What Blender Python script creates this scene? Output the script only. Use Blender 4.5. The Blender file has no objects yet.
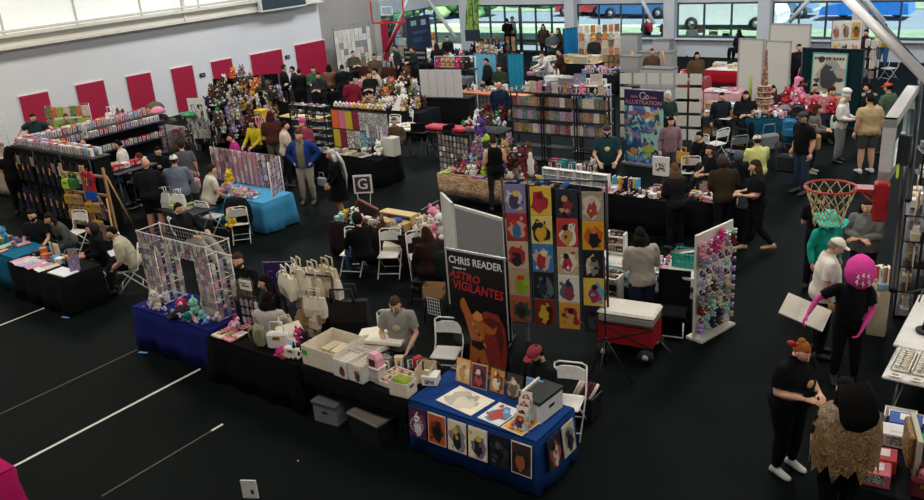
import bpy, bmesh, math, random
import numpy as np
from mathutils import Vector, Matrix
rnd = random.Random(7)
S = bpy.context.scene
COL = S.collection
PI = math.pi
# ------------------------------------------------------------ camera solved from the photograph's vanishing points
HC = 6.3
FPX = 849.55
_P = (462.0, 250.0)
def _n(v): return v.normalized()
_Y = _n(Vector((1140-462, -122-250, FPX)))
_D = _n(Vector((632-462, 2500-250, FPX)))
_Zc = -_D
_X = _Y.cross(_Zc)
R = Matrix((_X, _Y, _Zc))          # camera coords (x right, y down, z forward) -> world
def W(px, py, z=0.0):
    d = R @ Vector((px-_P[0], py-_P[1], FPX))
    t = (z-HC)/d.z
    return Vector((d.x*t, d.y*t, z))
def WX(px, py, x):
    d = R @ Vector((px-_P[0], py-_P[1], FPX)); t = x/d.x
    return Vector((x, d.y*t, HC+d.z*t))
def WY(px, py, y):
    d = R @ Vector((px-_P[0], py-_P[1], FPX)); t = y/d.y
    return Vector((d.x*t, y, HC+d.z*t))
def setup_camera():
    cd = bpy.data.cameras.new('camera'); cd.sensor_width = 36; cd.lens = 36*FPX/924
    cd.clip_end = 500; cd.clip_start = .1
    c = bpy.data.objects.new('camera', cd); COL.objects.link(c)
    RT = R  # columns: cam axes in world
    xw = RT @ Vector((1,0,0)); yw = RT @ Vector((0,-1,0)); zw = RT @ Vector((0,0,-1))
    m = Matrix((xw, yw, zw)).transposed().to_4x4(); m.translation = Vector((0,0,HC))
    c.matrix_world = m; S.camera = c
setup_camera()
# ------------------------------------------------------------ colours
CN = dict(black='0b0b0d', charcoal='1d1f22', navy='14204a', blue='1f4fa8', teal='12767c', sky='58a9d8', green='2e7a3a', lime='a6cf3a',
    yellow='e8c22c', orange='d9722a', red='b8202c', maroon='5e1520', pink='e48ba6', magenta='c42a7c', purple='5b3a8c', lilac='a893cc', brown='5a3a26',
    tan='b08a5e', beige='cdbd9e', cream='e6dcc6', white='e6e4de', grey='7e8083', silver='b6b9bc', olive='4d5236', mauve='8a6d80', gold='b98f35', mint='8fd0bb')
def lin(h):
    h = CN.get(h, h)
    v = [int(h[i:i+2], 16)/255 for i in (0, 2, 4)]
    return tuple([x/12.92 if x <= .04045 else ((x+.055)/1.055)**2.4 for x in v]+[1.0])
_mats = {}
def _new(name):
    m = bpy.data.materials.new(name); m.use_nodes = True
    return m, m.node_tree.nodes, m.node_tree.links, m.node_tree.nodes['Principled BSDF']
def M(col, rough=.7, metal=0.0, var=.12, scale=18, emit=0, bump=0):
    k = ('m', col, rough, metal, var, scale, emit, bump)
    if k in _mats: return _mats[k]
    m, N, L, b = _new('mat_%s' % col)
    c = lin(col)
    if var:
        tc = N.new('ShaderNodeTexCoord'); no = N.new('ShaderNodeTexNoise'); no.inputs['Scale'].default_value = scale; no.inputs['Detail'].default_value = 3
        L.new(tc.outputs['Object'], no.inputs['Vector'])
        mx = N.new('ShaderNodeMix'); mx.data_type = 'RGBA'
        mx.inputs[6].default_value = tuple(x*(1-var) for x in c[:3])+(1,); mx.inputs[7].default_value = tuple(min(1, x*(1+var)) for x in c[:3])+(1,)
        L.new(no.outputs['Fac'], mx.inputs[0]); L.new(mx.outputs[2], b.inputs['Base Color'])
        if bump:
            bp = N.new('ShaderNodeBump'); bp.inputs['Strength'].default_value = bump; bp.inputs['Distance'].default_value = .02
            L.new(no.outputs['Fac'], bp.inputs['Height']); L.new(bp.outputs['Normal'], b.inputs['Normal'])
    else: b.inputs['Base Color'].default_value = c
    b.inputs['Roughness'].default_value = rough; b.inputs['Metallic'].default_value = metal
    if rough > .84: b.inputs['Specular IOR Level'].default_value = .12
    if emit:
        b.inputs['Emission Color'].default_value = c; b.inputs['Emission Strength'].default_value = emit
    _mats[k] = m; return m
def OC(kind='plain'):
    """materials that take the thing's own colour (object colour)"""
    k = ('oc', kind)
    if k in _mats: return _mats[k]
    m, N, L, b = _new('coloured_'+kind)
    oi = N.new('ShaderNodeObjectInfo'); tc = N.new('ShaderNodeTexCoord')
    no = N.new('ShaderNodeTexNoise'); no.inputs['Scale'].default_value = 14 if kind != 'plush' else 40
    L.new(tc.outputs['Object'], no.inputs['Vector'])
    mr = N.new('ShaderNodeMapRange'); mr.inputs[3].default_value = .78; mr.inputs[4].default_value = 1.15
    L.new(no.outputs['Fac'], mr.inputs[0])
    vm = N.new('ShaderNodeVectorMath'); vm.operation = 'SCALE'
    L.new(oi.outputs['Color'], vm.inputs[0]); L.new(mr.outputs[0], vm.inputs['Scale'])
    L.new(vm.outputs[0], b.inputs['Base Color'])
    b.inputs['Roughness'].default_value = {'plain': .6, 'cloth': .9, 'plush': .95, 'gloss': .3, 'paper': .75}[kind]
    if kind in ('plush', 'cloth'):
        bp = N.new('ShaderNodeBump'); bp.inputs['Strength'].default_value = .3; bp.inputs['Distance'].default_value = .02
        L.new(no.outputs['Fac'], bp.inputs['Height']); L.new(bp.outputs['Normal'], b.inputs['Normal'])
    _mats[k] = m; return m
def PR(pal, scale=3.0, base=None):
    """printed picture: patches of the palette, different on every object"""
    k = ('pr', tuple(pal), scale, base)
    if k in _mats: return _mats[k]
    m, N, L, b = _new('printed_picture')
    tc = N.new('ShaderNodeTexCoord'); oi = N.new('ShaderNodeObjectInfo')
    cb = N.new('ShaderNodeCombineXYZ'); mu = N.new('ShaderNodeMath'); mu.operation = 'MULTIPLY'; mu.inputs[1].default_value = 40
    L.new(oi.outputs['Random'], mu.inputs[0]); L.new(mu.outputs[0], cb.inputs[0]); L.new(mu.outputs[0], cb.inputs[2])
    ad = N.new('ShaderNodeVectorMath'); ad.operation = 'ADD'; L.new(tc.outputs['Generated'], ad.inputs[0]); L.new(cb.outputs[0], ad.inputs[1])
    no = N.new('ShaderNodeTexNoise'); no.inputs['Scale'].default_value = scale; no.inputs['Detail'].default_value = 2; no.inputs['Distortion'].default_value = 1.2
    L.new(ad.outputs[0], no.inputs['Vector'])
    r = N.new('ShaderNodeValToRGB'); r.color_ramp.interpolation = 'CONSTANT'
    n = len(pal); e = r.color_ramp.elements
    for i, c in enumerate(pal):
        p = 0 if i == 0 else .34+.32*(i-1)/max(1, n-1)
        el = e[i] if i < 2 else e.new(p)
        el.position = p; el.color = lin(c)
    L.new(no.outputs['Fac'], r.inputs['Fac']); out = r.outputs[0]
    if base:
        mx = N.new('ShaderNodeMix'); mx.data_type = 'RGBA'; mx.inputs[0].default_value = .6
        L.new(out, mx.inputs[6]); L.new(oi.outputs['Color'], mx.inputs[7]); out = mx.outputs[2]
    L.new(out, b.inputs['Base Color']); b.inputs['Roughness'].default_value = .5
    _mats[k] = m; return m
PAL = {'comic': ('cream', 'c0392b', '27408b', 'e8c22c', '222222'), 'pastel': ('f2e3e6', 'e7a7c0', 'a9c7e8', 'cfb6e2', 'f4ecd0'),
       'dark': ('141416', '5e1520', '2b2b40', '8c8c90', '0b0b0d'), 'warm': ('e9d8b8', 'c97a3a', '8c3b22', 'e8c22c', '3a2a20'),
       'cool': ('dfe8ee', '4f8bc0', '2c4f7c', '9fd0c8', '26303a'), 'mono': ('e6e4de', '9a9a98', '3a3a3c', 'e6e4de', '101012'),
       'purple': ('d8cbe8', '7a56a8', '3b2a66', 'e48ba6', '2c6fa8')}
def MP(p, s=3.0, base=None): return PR(PAL[p], s, base)
# ------------------------------------------------------------ mesh builder
class MB:
    def __init__(s): s.v = []; s.f = []; s.m = []; s.mats = []; s.smooth = []
    def mi(s, mat):
        if mat not in s.mats: s.mats.append(mat)
        return s.mats.index(mat)
    def add(s, vs, fs, mat, smooth=False, mtx=None):
        o = len(s.v); i = s.mi(mat)
        s.v += [tuple(mtx @ Vector(v)) if mtx else tuple(v) for v in vs]
        for f in fs: s.f.append(tuple(a+o for a in f)); s.m.append(i); s.smooth.append(smooth)
        return s
    def box(s, c, d, mat, rz=0, mtx=None, bev=0):
        x, y, z = d[0]/2, d[1]/2, d[2]/2
        m = Matrix.Translation(c) @ Matrix.Rotation(rz, 4, 'Z')
        if mtx: m = mtx @ m
        if bev:
            b = min(bev, x*.9, y*.9, z*.9); rings = []
            for zz, k in ((-z, b), (-z+b, 0), (z-b, 0), (z, b)):
                X, Y = x-k, y-k
                q = b if k == 0 else b*.4
                rings.append([(-X+q, -Y, zz), (X-q, -Y, zz), (X, -Y+q, zz), (X, Y-q, zz), (X-q, Y, zz), (-X+q, Y, zz), (-X, Y-q, zz), (-X, -Y+q, zz)])
            return s.loft(rings, mat, smooth=False, mtx=m)
        vs = [(-x, -y, -z), (x, -y, -z), (x, y, -z), (-x, y, -z), (-x, -y, z), (x, -y, z), (x, y, z), (-x, y, z)]
        return s.add(vs, [(0, 3, 2, 1), (4, 5, 6, 7), (0, 1, 5, 4), (1, 2, 6, 5), (2, 3, 7, 6), (3, 0, 4, 7)], mat, mtx=m)
    def loft(s, rings, mat, smooth=True, mtx=None, caps=True):
        n = len(rings[0]); vs = [p for r in rings for p in r]; fs = []
        for i in range(len(rings)-1):
            for j in range(n):
                k = (j+1) % n; fs.append((i*n+j, i*n+k, (i+1)*n+k, (i+1)*n+j))
        if caps: fs.append(tuple(range(n-1, -1, -1))); fs.append(tuple((len(rings)-1)*n+j for j in range(n)))
        return s.add(vs, fs, mat, smooth, mtx)
    def tube(s, path, r, mat, n=8, mtx=None, flat=1.0):
        P_ = [Vector(p) for p in path]; rs = r if isinstance(r, (list, tuple)) else [r]*len(P_)
        rings = []; t0 = (P_[1]-P_[0]).normalized(); u = t0.orthogonal().normalized()
        if flat != 1.0: 
            u = Vector((1, 0, 0)); u = (u-u.dot(t0)*t0)
            u = u.normalized() if u.length > .1 else t0.orthogonal().normalized()
        for i, p in enumerate(P_):
            t = (P_[min(i+1, len(P_)-1)]-P_[max(i-1, 0)]).normalized()
            u = (u-u.dot(t)*t).normalized(); w = t.cross(u)
            rings.append([tuple(p+(u*math.cos(2*PI*j/n)+w*flat*math.sin(2*PI*j/n))*rs[i]) for j in range(n)])
        return s.loft(rings, mat, mtx=mtx)
    def ball(s, c, r, mat, n=10, m=7, mtx=None, fn=None):
        if not isinstance(r, (tuple, list)): r = (r, r, r)
        rings = []
        vs = [(0, 0, -1)]
        for i in range(1, m):
            a = PI*i/m
            vs += [(math.sin(a)*math.cos(2*PI*j/n), math.sin(a)*math.sin(2*PI*j/n), -math.cos(a)) for j in range(n)]
        vs.append((0, 0, 1)); fs = []
        for j in range(n): fs.append((0, 1+(j+1) % n, 1+j))
        for i in range(m-2):
            for j in range(n):
                a = 1+i*n; k = (j+1) % n; fs.append((a+j, a+k, a+n+k, a+n+j))
        a = 1+(m-2)*n; t = len(vs)-1
        for j in range(n): fs.append((a+j, a+(j+1) % n, t))
        if fn: vs = [fn(v) for v in vs]
        vs = [(c[0]+v[0]*r[0], c[1]+v[1]*r[1], c[2]+v[2]*r[2]) for v in vs]
        return s.add(vs, fs, mat, True, mtx)
    def quad(s, a, b, c, d, mat): return s.add([a, b, c, d], [(0, 1, 2, 3)], mat)
    def prism(s, pts, z0, z1, mat, mtx=None):
        return s.loft([[(x, y, z0) for x, y in pts], [(x, y, z1) for x, y in pts]], mat, False, mtx)
    def mesh(s, name):
        me = bpy.data.meshes.new(name); me.from_pydata(s.v, [], s.f)
        for m in s.mats: me.materials.append(m)
        me.polygons.foreach_set('material_index', s.m); me.polygons.foreach_set('use_smooth', s.smooth)
        me.update(); return me
    def build(s, name, parent=None, loc=None, col=None):
        o = bpy.data.objects.new(name, s.mesh(name)); COL.objects.link(o)
        if parent: o.parent = parent
        if loc is not None: o.location = loc
        if col: o.color = lin(col)
        elif parent: o.color = parent.color
        return o
_labels = {}
def tag(o, label, cat, group=None, kind=None):
    if label: o['label'] = label
    if cat: o['category'] = cat
    if group: o['group'] = group
    if kind: o['kind'] = kind
    return o
def struct(o): o['kind'] = 'structure'; return o
def thing(name, label, cat, loc=(0, 0, 0), rz=0, group=None, col=None):
    o = bpy.data.objects.new(name, None); o.empty_display_size = .1; COL.objects.link(o)
    o.location = loc; o.rotation_euler = (0, 0, rz)
    if col: o.color = lin(col)
    return tag(o, label, cat, group)
def kids(o): return [c for c in o.children]
def dup(root, loc=None, rz=None, label=None, group=None, col=None, scale=None):
    r = root.copy(); COL.objects.link(r)
    if loc is not None: r.location = loc
    if rz is not None: r.rotation_euler = (r.rotation_euler[0], r.rotation_euler[1], rz)
    if label: r['label'] = label
    if group: r['group'] = group
    if scale: r.scale = scale if not isinstance(scale, (int, float)) else (scale,)*3
    for ch in root.children:
        c = ch.copy(); COL.objects.link(c); c.parent = r
        for g in ch.children:
            d = g.copy(); COL.objects.link(d); d.parent = c
            if col: d.color = lin(col)
        if col: c.color = lin(col)
    if col: r.color = lin(col)
    return r
def simple(name, mb, label, cat, loc, rz=0, group=None, col=None, rx=0, ry=0):
    o = mb.build(name, None, loc, col); o.rotation_euler = (rx, ry, rz)
    return tag(o, label, cat, group)
def text_mb(txt, size, mat, extrude=.002, align='CENTER', sx=1.0, shear=0):
    cu = bpy.data.curves.new('lettering', 'FONT'); cu.body = txt; cu.size = size; cu.extrude = extrude; cu.align_x = align; cu.align_y = 'CENTER'; cu.resolution_u = 2
    cu.shear = shear; cu.offset = size*.012
    o = bpy.data.objects.new('lettering', cu); COL.objects.link(o)
    dg = bpy.context.evaluated_depsgraph_get(); me = bpy.data.meshes.new_from_object(o.evaluated_get(dg))
    mb = MB(); mb.add([(v.co.x*sx, v.co.y, v.co.z) for v in me.vertices], [tuple(p.vertices) for p in me.polygons], mat)
    bpy.data.objects.remove(o); bpy.data.curves.remove(cu); bpy.data.meshes.remove(me)
    return mb
UP = Matrix.Rotation(PI/2, 4, 'X')      # xy drawing stood up on the xz plane, facing -Y
def yaw_screen(a): return math.radians(a+36.3)   # a: 0 = to the right in the photo, 90 = away, 270 = to the camera
# ------------------------------------------------------------ people
def _rot(v, a, o):      # lean forward (towards +Y) by a about the x axis through o
    v = Vector(v)-o; return Vector((v.x, v.y*math.cos(a)+v.z*math.sin(a), -v.y*math.sin(a)+v.z*math.cos(a)))+o
SKIN = {'light': 'd9a98c', 'pale': 'e6bfa6', 'tan': 'b27f5d', 'brown': '7a4e36', 'dark': '4a2f22'}
def person(px, py, face, pose='stand', arms='down', h=1.72, girth=1.0, shirt='black', sleeve='short', legs='charcoal', shorts=False,
           hair='short', hc='2a1d16', hat=None, label='person', group=None, lean=4, nod=8, skin='light', shoe='black', beard=None, skirt=None,
           coat=None, glasses=False, near=False, seat=.45, logo=None, split=None, turn=0, at=None, fuzz=0):
    h *= 1.05; s = h/1.75
    vox = .022 if near else .034
    hip = Vector((0, 0, .93 if pose != 'sit' else seat/s+.1))
    if pose == 'lean': lean = max(lean, 25)
    la = math.radians(lean)
    U = lambda x, y, z: _rot((x, y, z+hip.z), la, hip)
    g = girth
    headc = _rot(U(0, .0, .585)+Vector((0, .018, .085)), math.radians(nod), U(0, 0, .56))
    J = {}
    for sd, k in (('L', -1), ('R', 1)):
        J['hip'+sd] = hip+Vector((k*.088*g**.5, 0, -.03))
        if pose == 'sit':
            J['kne'+sd] = hip+Vector((k*.13, .43, .0)); J['ank'+sd] = Vector((k*.13, .46, .09))
            if split == 'stretch': J['kne'+sd] = hip+Vector((k*.11, .44, .05)); J['ank'+sd] = Vector((k*.12, .82, .12))
        elif pose == 'walk':
            J['kne'+sd] = Vector((k*.095, .10 if k > 0 else -.02, .5)); J['ank'+sd] = Vector((k*.09, .2 if k > 0 else -.28, .09 if k > 0 else .16))
        else:
            J['kne'+sd] = Vector((k*.105, .02, .5)); J['ank'+sd] = Vector((k*.13, -.02, .09))
        J['sho'+sd] = U(k*(.185+.03*(g-1)), 0, .475)
        a = arms if isinstance(arms, str) else arms[0 if k < 0 else 1]
        w = k*(g-1)*.08
        if a == 'down': e, r_ = U(k*.245+w, -.03, .2), U(k*.25+w, .06, -.04)
        elif a == 'fwd': e, r_ = U(k*.24+w, .02, .2), U(k*.1, .29, .2)
        elif a == 'table': e, r_ = U(k*.25+w, .12, .2), U(k*.17, .38, .1)
        elif a == 'cross': e, r_ = U(k*.24+w, .06, .22), U(-k*.04, .2+.06*g, .22)
        elif a == 'hips': e, r_ = U(k*.36+w, -.06, .24), U(k*.18+w, .07, .06)
        elif a == 'reach': e, r_ = U(k*.23, .2, .33), U(k*.2, .46, .4)
        elif a == 'wide': e, r_ = U(k*.42+w, .05, .33), U(k*.56, .2, .15)
        elif a == 'face': e, r_ = U(k*.25, .14, .24), U(k*.06, .2, .5)
        elif a == 'low': e, r_ = U(k*.25+w, .05, .2), U(k*.12, .22, -.02)
        elif a == 'pocket': e, r_ = U(k*.3+w, -.08, .2), U(k*.2+w, .04, -.02)
        J['elb'+sd], J['wri'+sd] = e, r_
    mb = MB(); skm = M(SKIN.get(skin, skin), .55, var=.05)
    def ring(z, rx, ry, yo=0):
        n = 14; return [tuple(U(rx*math.cos(2*PI*j/n), yo+ry*math.sin(2*PI*j/n), z)) for j in range(n)]
    gy = g**1.4
    T = [(-.10, .10, .09, 0), (-.05, .155*g, .115*g, -.005), (.02, .165*g, .12*gy, -.005), (.12, .15*g, .108*gy, .01*gy), (.22, .15*g, .108*gy, .012*gy), (.34, .168*g**.7, .12*g**.8, .006),
         (.43, .175*g**.5, .11, -.004), (.485, .155, .09, -.012), (.52, .09, .066, -.01), (.55, .058, .058, 0), (.62, .052, .055, .01)]
    mb.loft([ring(*t) for t in T], skm)
    for sd in 'LR':
        tg = g**.7
        H_, K_, A_ = J['hip'+sd], J['kne'+sd], J['ank'+sd]
        mb.tube([H_+(H_-K_)*.08, H_.lerp(K_, .12), H_.lerp(K_, .5), K_, K_.lerp(A_, .3), K_.lerp(A_, .65), A_], [.07*tg, .094*tg, .08*tg, .058*tg, .06*tg, .047*tg, .04], skm, 12)
        So, E_, Wr = J['sho'+sd], J['elb'+sd], J['wri'+sd]
        k = -1 if sd == 'L' else 1
        mb.tube([So+Vector((-k*.05, 0, -.01)), So, So.lerp(E_, .3), So.lerp(E_, .7), E_, E_.lerp(Wr, .35), Wr], [.05, .06, .052*tg, .045*tg, .041, .042, .028], skm, 10)
    me = mb.mesh('body'); o = bpy.data.objects.new('body', me); COL.objects.link(o)
    md = o.modifiers.new('r', 'REMESH'); md.mode = 'VOXEL'; md.voxel_size = vox
    ms = o.modifiers.new('s', 'SMOOTH'); ms.factor = .5; ms.iterations = 2
    bm_ = bpy.data.meshes.new_from_object(o.evaluated_get(bpy.context.evaluated_depsgraph_get()))
    nv = len(bm_.vertices); co = np.empty(nv*3); bm_.vertices.foreach_get('co', co); co = co.reshape(-1, 3)
    no = np.empty(nv*3); bm_.vertices.foreach_get('normal', no); no = no.reshape(-1, 3)
    faces = [tuple(p.vertices) for p in bm_.polygons]
    bpy.data.objects.remove(o); bpy.data.meshes.remove(me); bpy.data.meshes.remove(bm_)
    segs = [('torso', U(0, 0, 0), U(0, 0, .45), .16*g), ('neck', U(0, 0, .5), U(0, 0, .62), .075)]
    for sd in 'LR':
        segs += [('thigh', J['hip'+sd], J['kne'+sd], .09), ('shin', J['kne'+sd], J['ank'+sd], .06),
                 ('uarm', J['sho'+sd], J['elb'+sd], .06), ('farm', J['elb'+sd], J['wri'+sd], .045)]
    best = np.full(nv, 1e9); lab = np.zeros(nv, int); par = np.zeros(nv)
    for i, (nm, a, b, rr) in enumerate(segs):
        a = np.array(a); b = np.array(b); ab = b-a; t = ((co-a)@ab)/ab.dot(ab); tc = np.clip(t, 0, 1)
        d = np.linalg.norm(co-(a+tc[:, None]*ab), axis=1)/rr
        q = d < best; best[q] = d[q]; lab[q] = i; par[q] = t[q]
    names = np.array([x[0] for x in segs])[lab]
    ax = np.array(U(0, 0, 1)-U(0, 0, 0)); u = (co-np.array(hip))@ax
    slv = {'short': .75, 'long': 9, 'none': -1, 'half': 1.2}[sleeve]
    isS = ((names == 'torso') & (u > -.07)) | ((names == 'uarm') & (par < slv)) | ((names == 'neck') & (par < .05)) | ((names == 'thigh') & (u > -.04) & (pose != 'sit'))
    if sleeve == 'long': isS |= (names == 'farm') & (par < .93)
    isT = ((names == 'torso') & (u < .05)) | ((names == 'thigh') & ((par < .85) if shorts else True)) | ((names == 'shin') & ((par < -.2) if shorts else (par < .97)))
    def wear(name, mask, off, mat, wr=.004):
        idx = {}; vs = []; fs = []
        for f in faces:
            if sum(mask[a] for a in f) >= len(f)*.6:
                nf = []
                for a in f:
                    if a not in idx:
                        idx[a] = len(vs); p = co[a]
                        k = off+wr*math.sin(p[0]*41+p[2]*23)*math.cos(p[1]*37+p[2]*17)
                        vs.append(tuple(p+no[a]*k))
                    nf.append(idx[a])
                fs.append(nf)
        m_ = MB(); 
        if fs: m_.add(vs, fs, mat, True)
        return m_
    # ---- head added to the same mesh
    bd = MB(); bd.add([tuple(c) for c in co], faces, skm, True)
    hm = Matrix.Translation(headc) @ Matrix.Rotation(-math.radians(nod+lean*.5), 4, 'X') @ Matrix.Rotation(math.radians(turn), 4, 'Z')
    def skull(v):
        x, y, z = v
        if z < 0: x *= 1+.28*z; y = y*(1+.22*z) if y < 0 else y*(1+.05*z)
        if y > .6 and -.3 < z < .35: y *= .97
        return (x, y, z)
    bd.ball((0, 0, 0), (.075, .095, .115), skm, 14, 10, hm, skull)
    bd.tube([(0, .088, .028), (0, .104, -.008), (0, .108, -.02), (0, .09, -.034)], [.008, .012, .016, .008], skm, 6, hm)
    for k in (-1, 1):
        bd.ball((k*.03, .078, .018), (.014, .012, .008), M('white', .3, var=0), 6, 4, hm); bd.ball((k*.03, .087, .018), (.006, .005, .006), M('1a1410', .3, var=0), 5, 4, hm)
        bd.ball((k*.076, -.004, -.005), (.009, .02, .03), skm, 6, 5, hm)
        bd.ball((k*.03, .084, .036), (.018, .006, .004), M(hc, .8, var=0), 6, 4, hm)
    bd.ball((0, .083, -.055), (.022, .009, .007), M('8c4a42', .5, var=0), 6, 4, hm)
    # ---- hands: palm, four unequal fingers and a thumb from the palm's side
    for sd, k in (('L', -1), ('R', 1)):
        E_, Wr = J['elb'+sd], J['wri'+sd]; d = (Wr-E_).normalized()
        side = Vector((k, 0, 0)); side = (side-side.dot(d)*d).normalized(); pn = d.cross(side)*k
        if pn.z > 0 and abs(d.z) < .8: pn = -pn
        th = Vector((0, 1, .2)) if abs(d.z) > .7 else Vector((-k, 0, .2)); th = (th-th.dot(d)*d).normalized()
        wd = th; pn = d.cross(wd).normalized()
        if pn.dot(Vector((-k, 0, -.6))) < 0: pn = -pn
        c = Wr+d*.045
        bd.tube([Wr-d*.02, Wr+d*.02, Wr+d*.06, Wr+d*.09], [.026, .036, .04, .034], skm, 8, None) if not near else None
        if near:
            r_ = []
            for t, a, b in ((-.02, .026, .022), (.02, .034, .017), (.06, .041, .016), (.09, .038, .013)):
                r_.append([tuple(Wr+d*t+wd*a*math.cos(2*PI*j/10)+pn*b*math.sin(2*PI*j/10)) for j in range(10)])
            bd.loft(r_, skm)
        for q, (o_, ln) in enumerate(((.027, .072), (.009, .08), (-.009, .074), (-.027, .058))):
            b0 = Wr+d*.082+wd*o_; b1 = b0+d*ln*.45+pn*.012; b2 = b1+d*ln*.3+pn*.022; b3 = b2+d*ln*.12+pn*.02
            bd.tube([b0, b1, b2, b3], [.0095, .009, .008, .005], skm, 6)
        t0 = Wr+d*.025+wd*.028; t1 = t0+wd*.03+d*.025+pn*.008; t2 = t1+d*.034+wd*.006+pn*.008
        bd.tube([t0, t1, t2], [.013, .011, .007], skm, 6)
    # ---- assemble
    ztop = (headc.z+.11)*s
    fd = yaw_screen(face)-PI/2
    if at is None:
        hw = W(px, py, headc.z*s); off = Matrix.Rotation(fd, 3, 'Z') @ Vector((headc.x*s, headc.y*s, 0))
        base = Vector((hw.x-off.x, hw.y-off.y, 0))
    else: base = Vector((at[0], at[1], 0))
    root = thing('person', label, 'person', base, fd, group); root.scale = (s, s, s)
    bd.build('body', root)
    clm = lambda c: M(c, .88, var=.18, scale=9, bump=.25)
    if legs: wear('trousers', isT, .012, clm(legs)).build('shorts' if shorts else 'trousers', root)
    sm = clm(shirt); wear('shirt', isS, .02, sm, .007).build('shirt' if sleeve != 'long' else 'sweater', root)
    if coat:
        isC = isS & ~((names == 'torso') & (np.abs(co[:, 0]) < .07) & (no@np.array((0, 1, 0)) > .3))
        wear('jacket', isC, .034, clm(coat), .008).build('jacket', root)
    if skirt:
        z0, sc = skirt; hz = hip.z+.08
        rr = [[tuple(Vector(((.165*g+.02+(z_t*(.1)))*math.cos(2*PI*j/20)*(1+.03*math.sin(5*j)*z_t), (.13*gy+.02+z_t*.1)*math.sin(2*PI*j/20), hz+(z0-hz)*z_t))) for j in range(20)] for z_t in (0, .3, .7, 1)]
        MB().loft(rr, clm(sc), caps=False).build('skirt', root)
    for sd in 'LR':
        A_, K_ = J['ank'+sd], J['kne'+sd]; fz = A_.z-.09
        m_ = MB(); sm_ = M(shoe, .6, var=.1)
        rr = []
        for y, w, hh in ((-.075, .03, .06), (-.05, .042, .1), (.0, .044, .11), (.06, .046, .075), (.13, .05, .055), (.18, .045, .045), (.205, .02, .03)):
            rr.append([(A_.x+w*math.cos(2*PI*j/10), A_.y+y, fz+max(0.0, hh*.5*(1+1.15*math.sin(2*PI*j/10)))) for j in range(10)])
        m_.loft(rr, sm_); m_.build('shoe', root)
    hmat = M(hc, .85, var=.35, scale=60, bump=.4)
    if hair != 'bald':
        hb = MB(); big = {'short': 1.08, 'long': 1.13, 'bob': 1.15, 'bun': 1.07, 'curly': 1.32}[hair]
        def hf(v):
            x, y, z = v; k = 1+.05*math.sin(9*x+7*y)*math.cos(8*z+3*x)
            if y > .35 and z < .38: k *= .78 if hair != 'curly' else .7     # tucks in behind the face
            if z < -.35: k *= .8
            return (x*k, (y-.1)*k if not (y > .35 and z < .38) else y*k*.8, (z+.05)*k)
        hb.ball((0, -.004, .006), (.075*big, .095*big, .115*big), hmat, 16, 12, hm, hf)
        if hair in ('long', 'bob'):
            ln = .42 if hair == 'long' else .16
            for k in range(-3, 4):
                x0 = k*.024; yb = -.075+.012*k*k*.6
                p = [hm @ Vector((x0, yb, .02)), hm @ Vector((x0*1.25, yb-.02, -.08))]
                e = p[1]; p += [e+Vector((x0*.3, -.02, -ln*.5)), e+Vector((x0*.4, -.01, -ln))]
                hb.tube(p, [.035, .036, .03, .012], hmat, 7)
        if hair == 'bun': hb.ball((0, -.07, .1), .045, hmat, 8, 6, hm)
        hb.build('hair', root)
    if beard:
        bb = MB()
        def bf(v):
            x, y, z = v; return skull((x, max(y, -.1), min(z, -.05)))
        bb.ball((0, .004, -.01), (.079, .1, .124), M(beard, .9, var=.3, scale=60), 12, 9, hm, bf); bb.build('beard', root)
    if glasses:
        gb = MB(); gm = M('black', .3, var=0)
        for k in (-1, 1): gb.tube([(k*.032+.022*math.cos(a*PI/4), .1, .016+.018*math.sin(a*PI/4)) for a in range(9)], .003, gm, 4, hm); gb.tube([(k*.055, .1, .02), (k*.076, 0, .015)], .003, gm, 4, hm)
        gb.tube([(-.012, .102, .018), (.012, .102, .018)], .003, gm, 4, hm); gb.build('glasses', root)
    if hat:
        kind, hcol = hat; hb = MB(); m2 = M(hcol, .8, var=.1, bump=.2)
        dome = lambda v: (v[0], v[1], max(v[2], 0.02))
        if kind == 'cap' or kind == 'capback':
            sg = 1 if kind == 'cap' else -1
            hb.ball((0, -.004, .045), (.09, .108, .092), m2, 14, 10, hm, dome)
            hb.prism([(-.068, .06*sg), (-.06, .13*sg), (-.03, .165*sg), (.03, .165*sg), (.06, .13*sg), (.068, .06*sg)][::sg], .042, .052, m2, hm)
            hb.ball((0, 0, .137), .009, m2, 6, 4, hm)
        elif kind == 'beanie': hb.ball((0, -.008, .035), (.092, .108, .105), m2, 12, 9, hm, dome); hb.ball((0, -.02, .145), .03, m2, 7, 5, hm)
        elif kind == 'bucket':
            rr = [[(r1*math.cos(2*PI*j/18)*(1+wv*math.sin(3*2*PI*j/18)), r1*1.12*math.sin(2*PI*j/18), z1+wv*.15*math.cos(5*2*PI*j/18)) for j in range(18)] for r1, z1, wv in ((.25, .0, .16), (.24, .012, .16), (.11, .06, .0), (.1, .14, 0), (.05, .16, 0))]
            hb.loft(rr, m2, mtx=hm)
        elif kind == 'hood':
            def hd(v):
                x, y, z = v
                if y > .3: k = .6; return (x, .3+(y-.3)*.2, z)
                return (x, y*1.15, z)
            hb.ball((0, -.02, .0), (.105, .125, .14), m2, 14, 10, hm, hd)
        elif kind == 'tall': hb.ball((0, -.01, .05), (.095, .11, .1), m2, 12, 9, hm, dome); hb.ball((0, -.02, .17), (.11, .12, .08), m2, 10, 7, hm)
        hb.build('hat' if kind != 'hood' else 'hood', root)
    if logo:
        lb = MB(); m3 = M(logo, .8); c0 = U(0, .16*gy**.7+.0, .33)
        mt = Matrix.Translation(c0) @ Matrix.Rotation(-la, 4, 'X')
        lb.ball((0, -.012, 0), (.055, .012, .05), m3, 10, 6, mt); lb.build('shirt_emblem', root)
    if fuzz: pass
    return root
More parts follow.
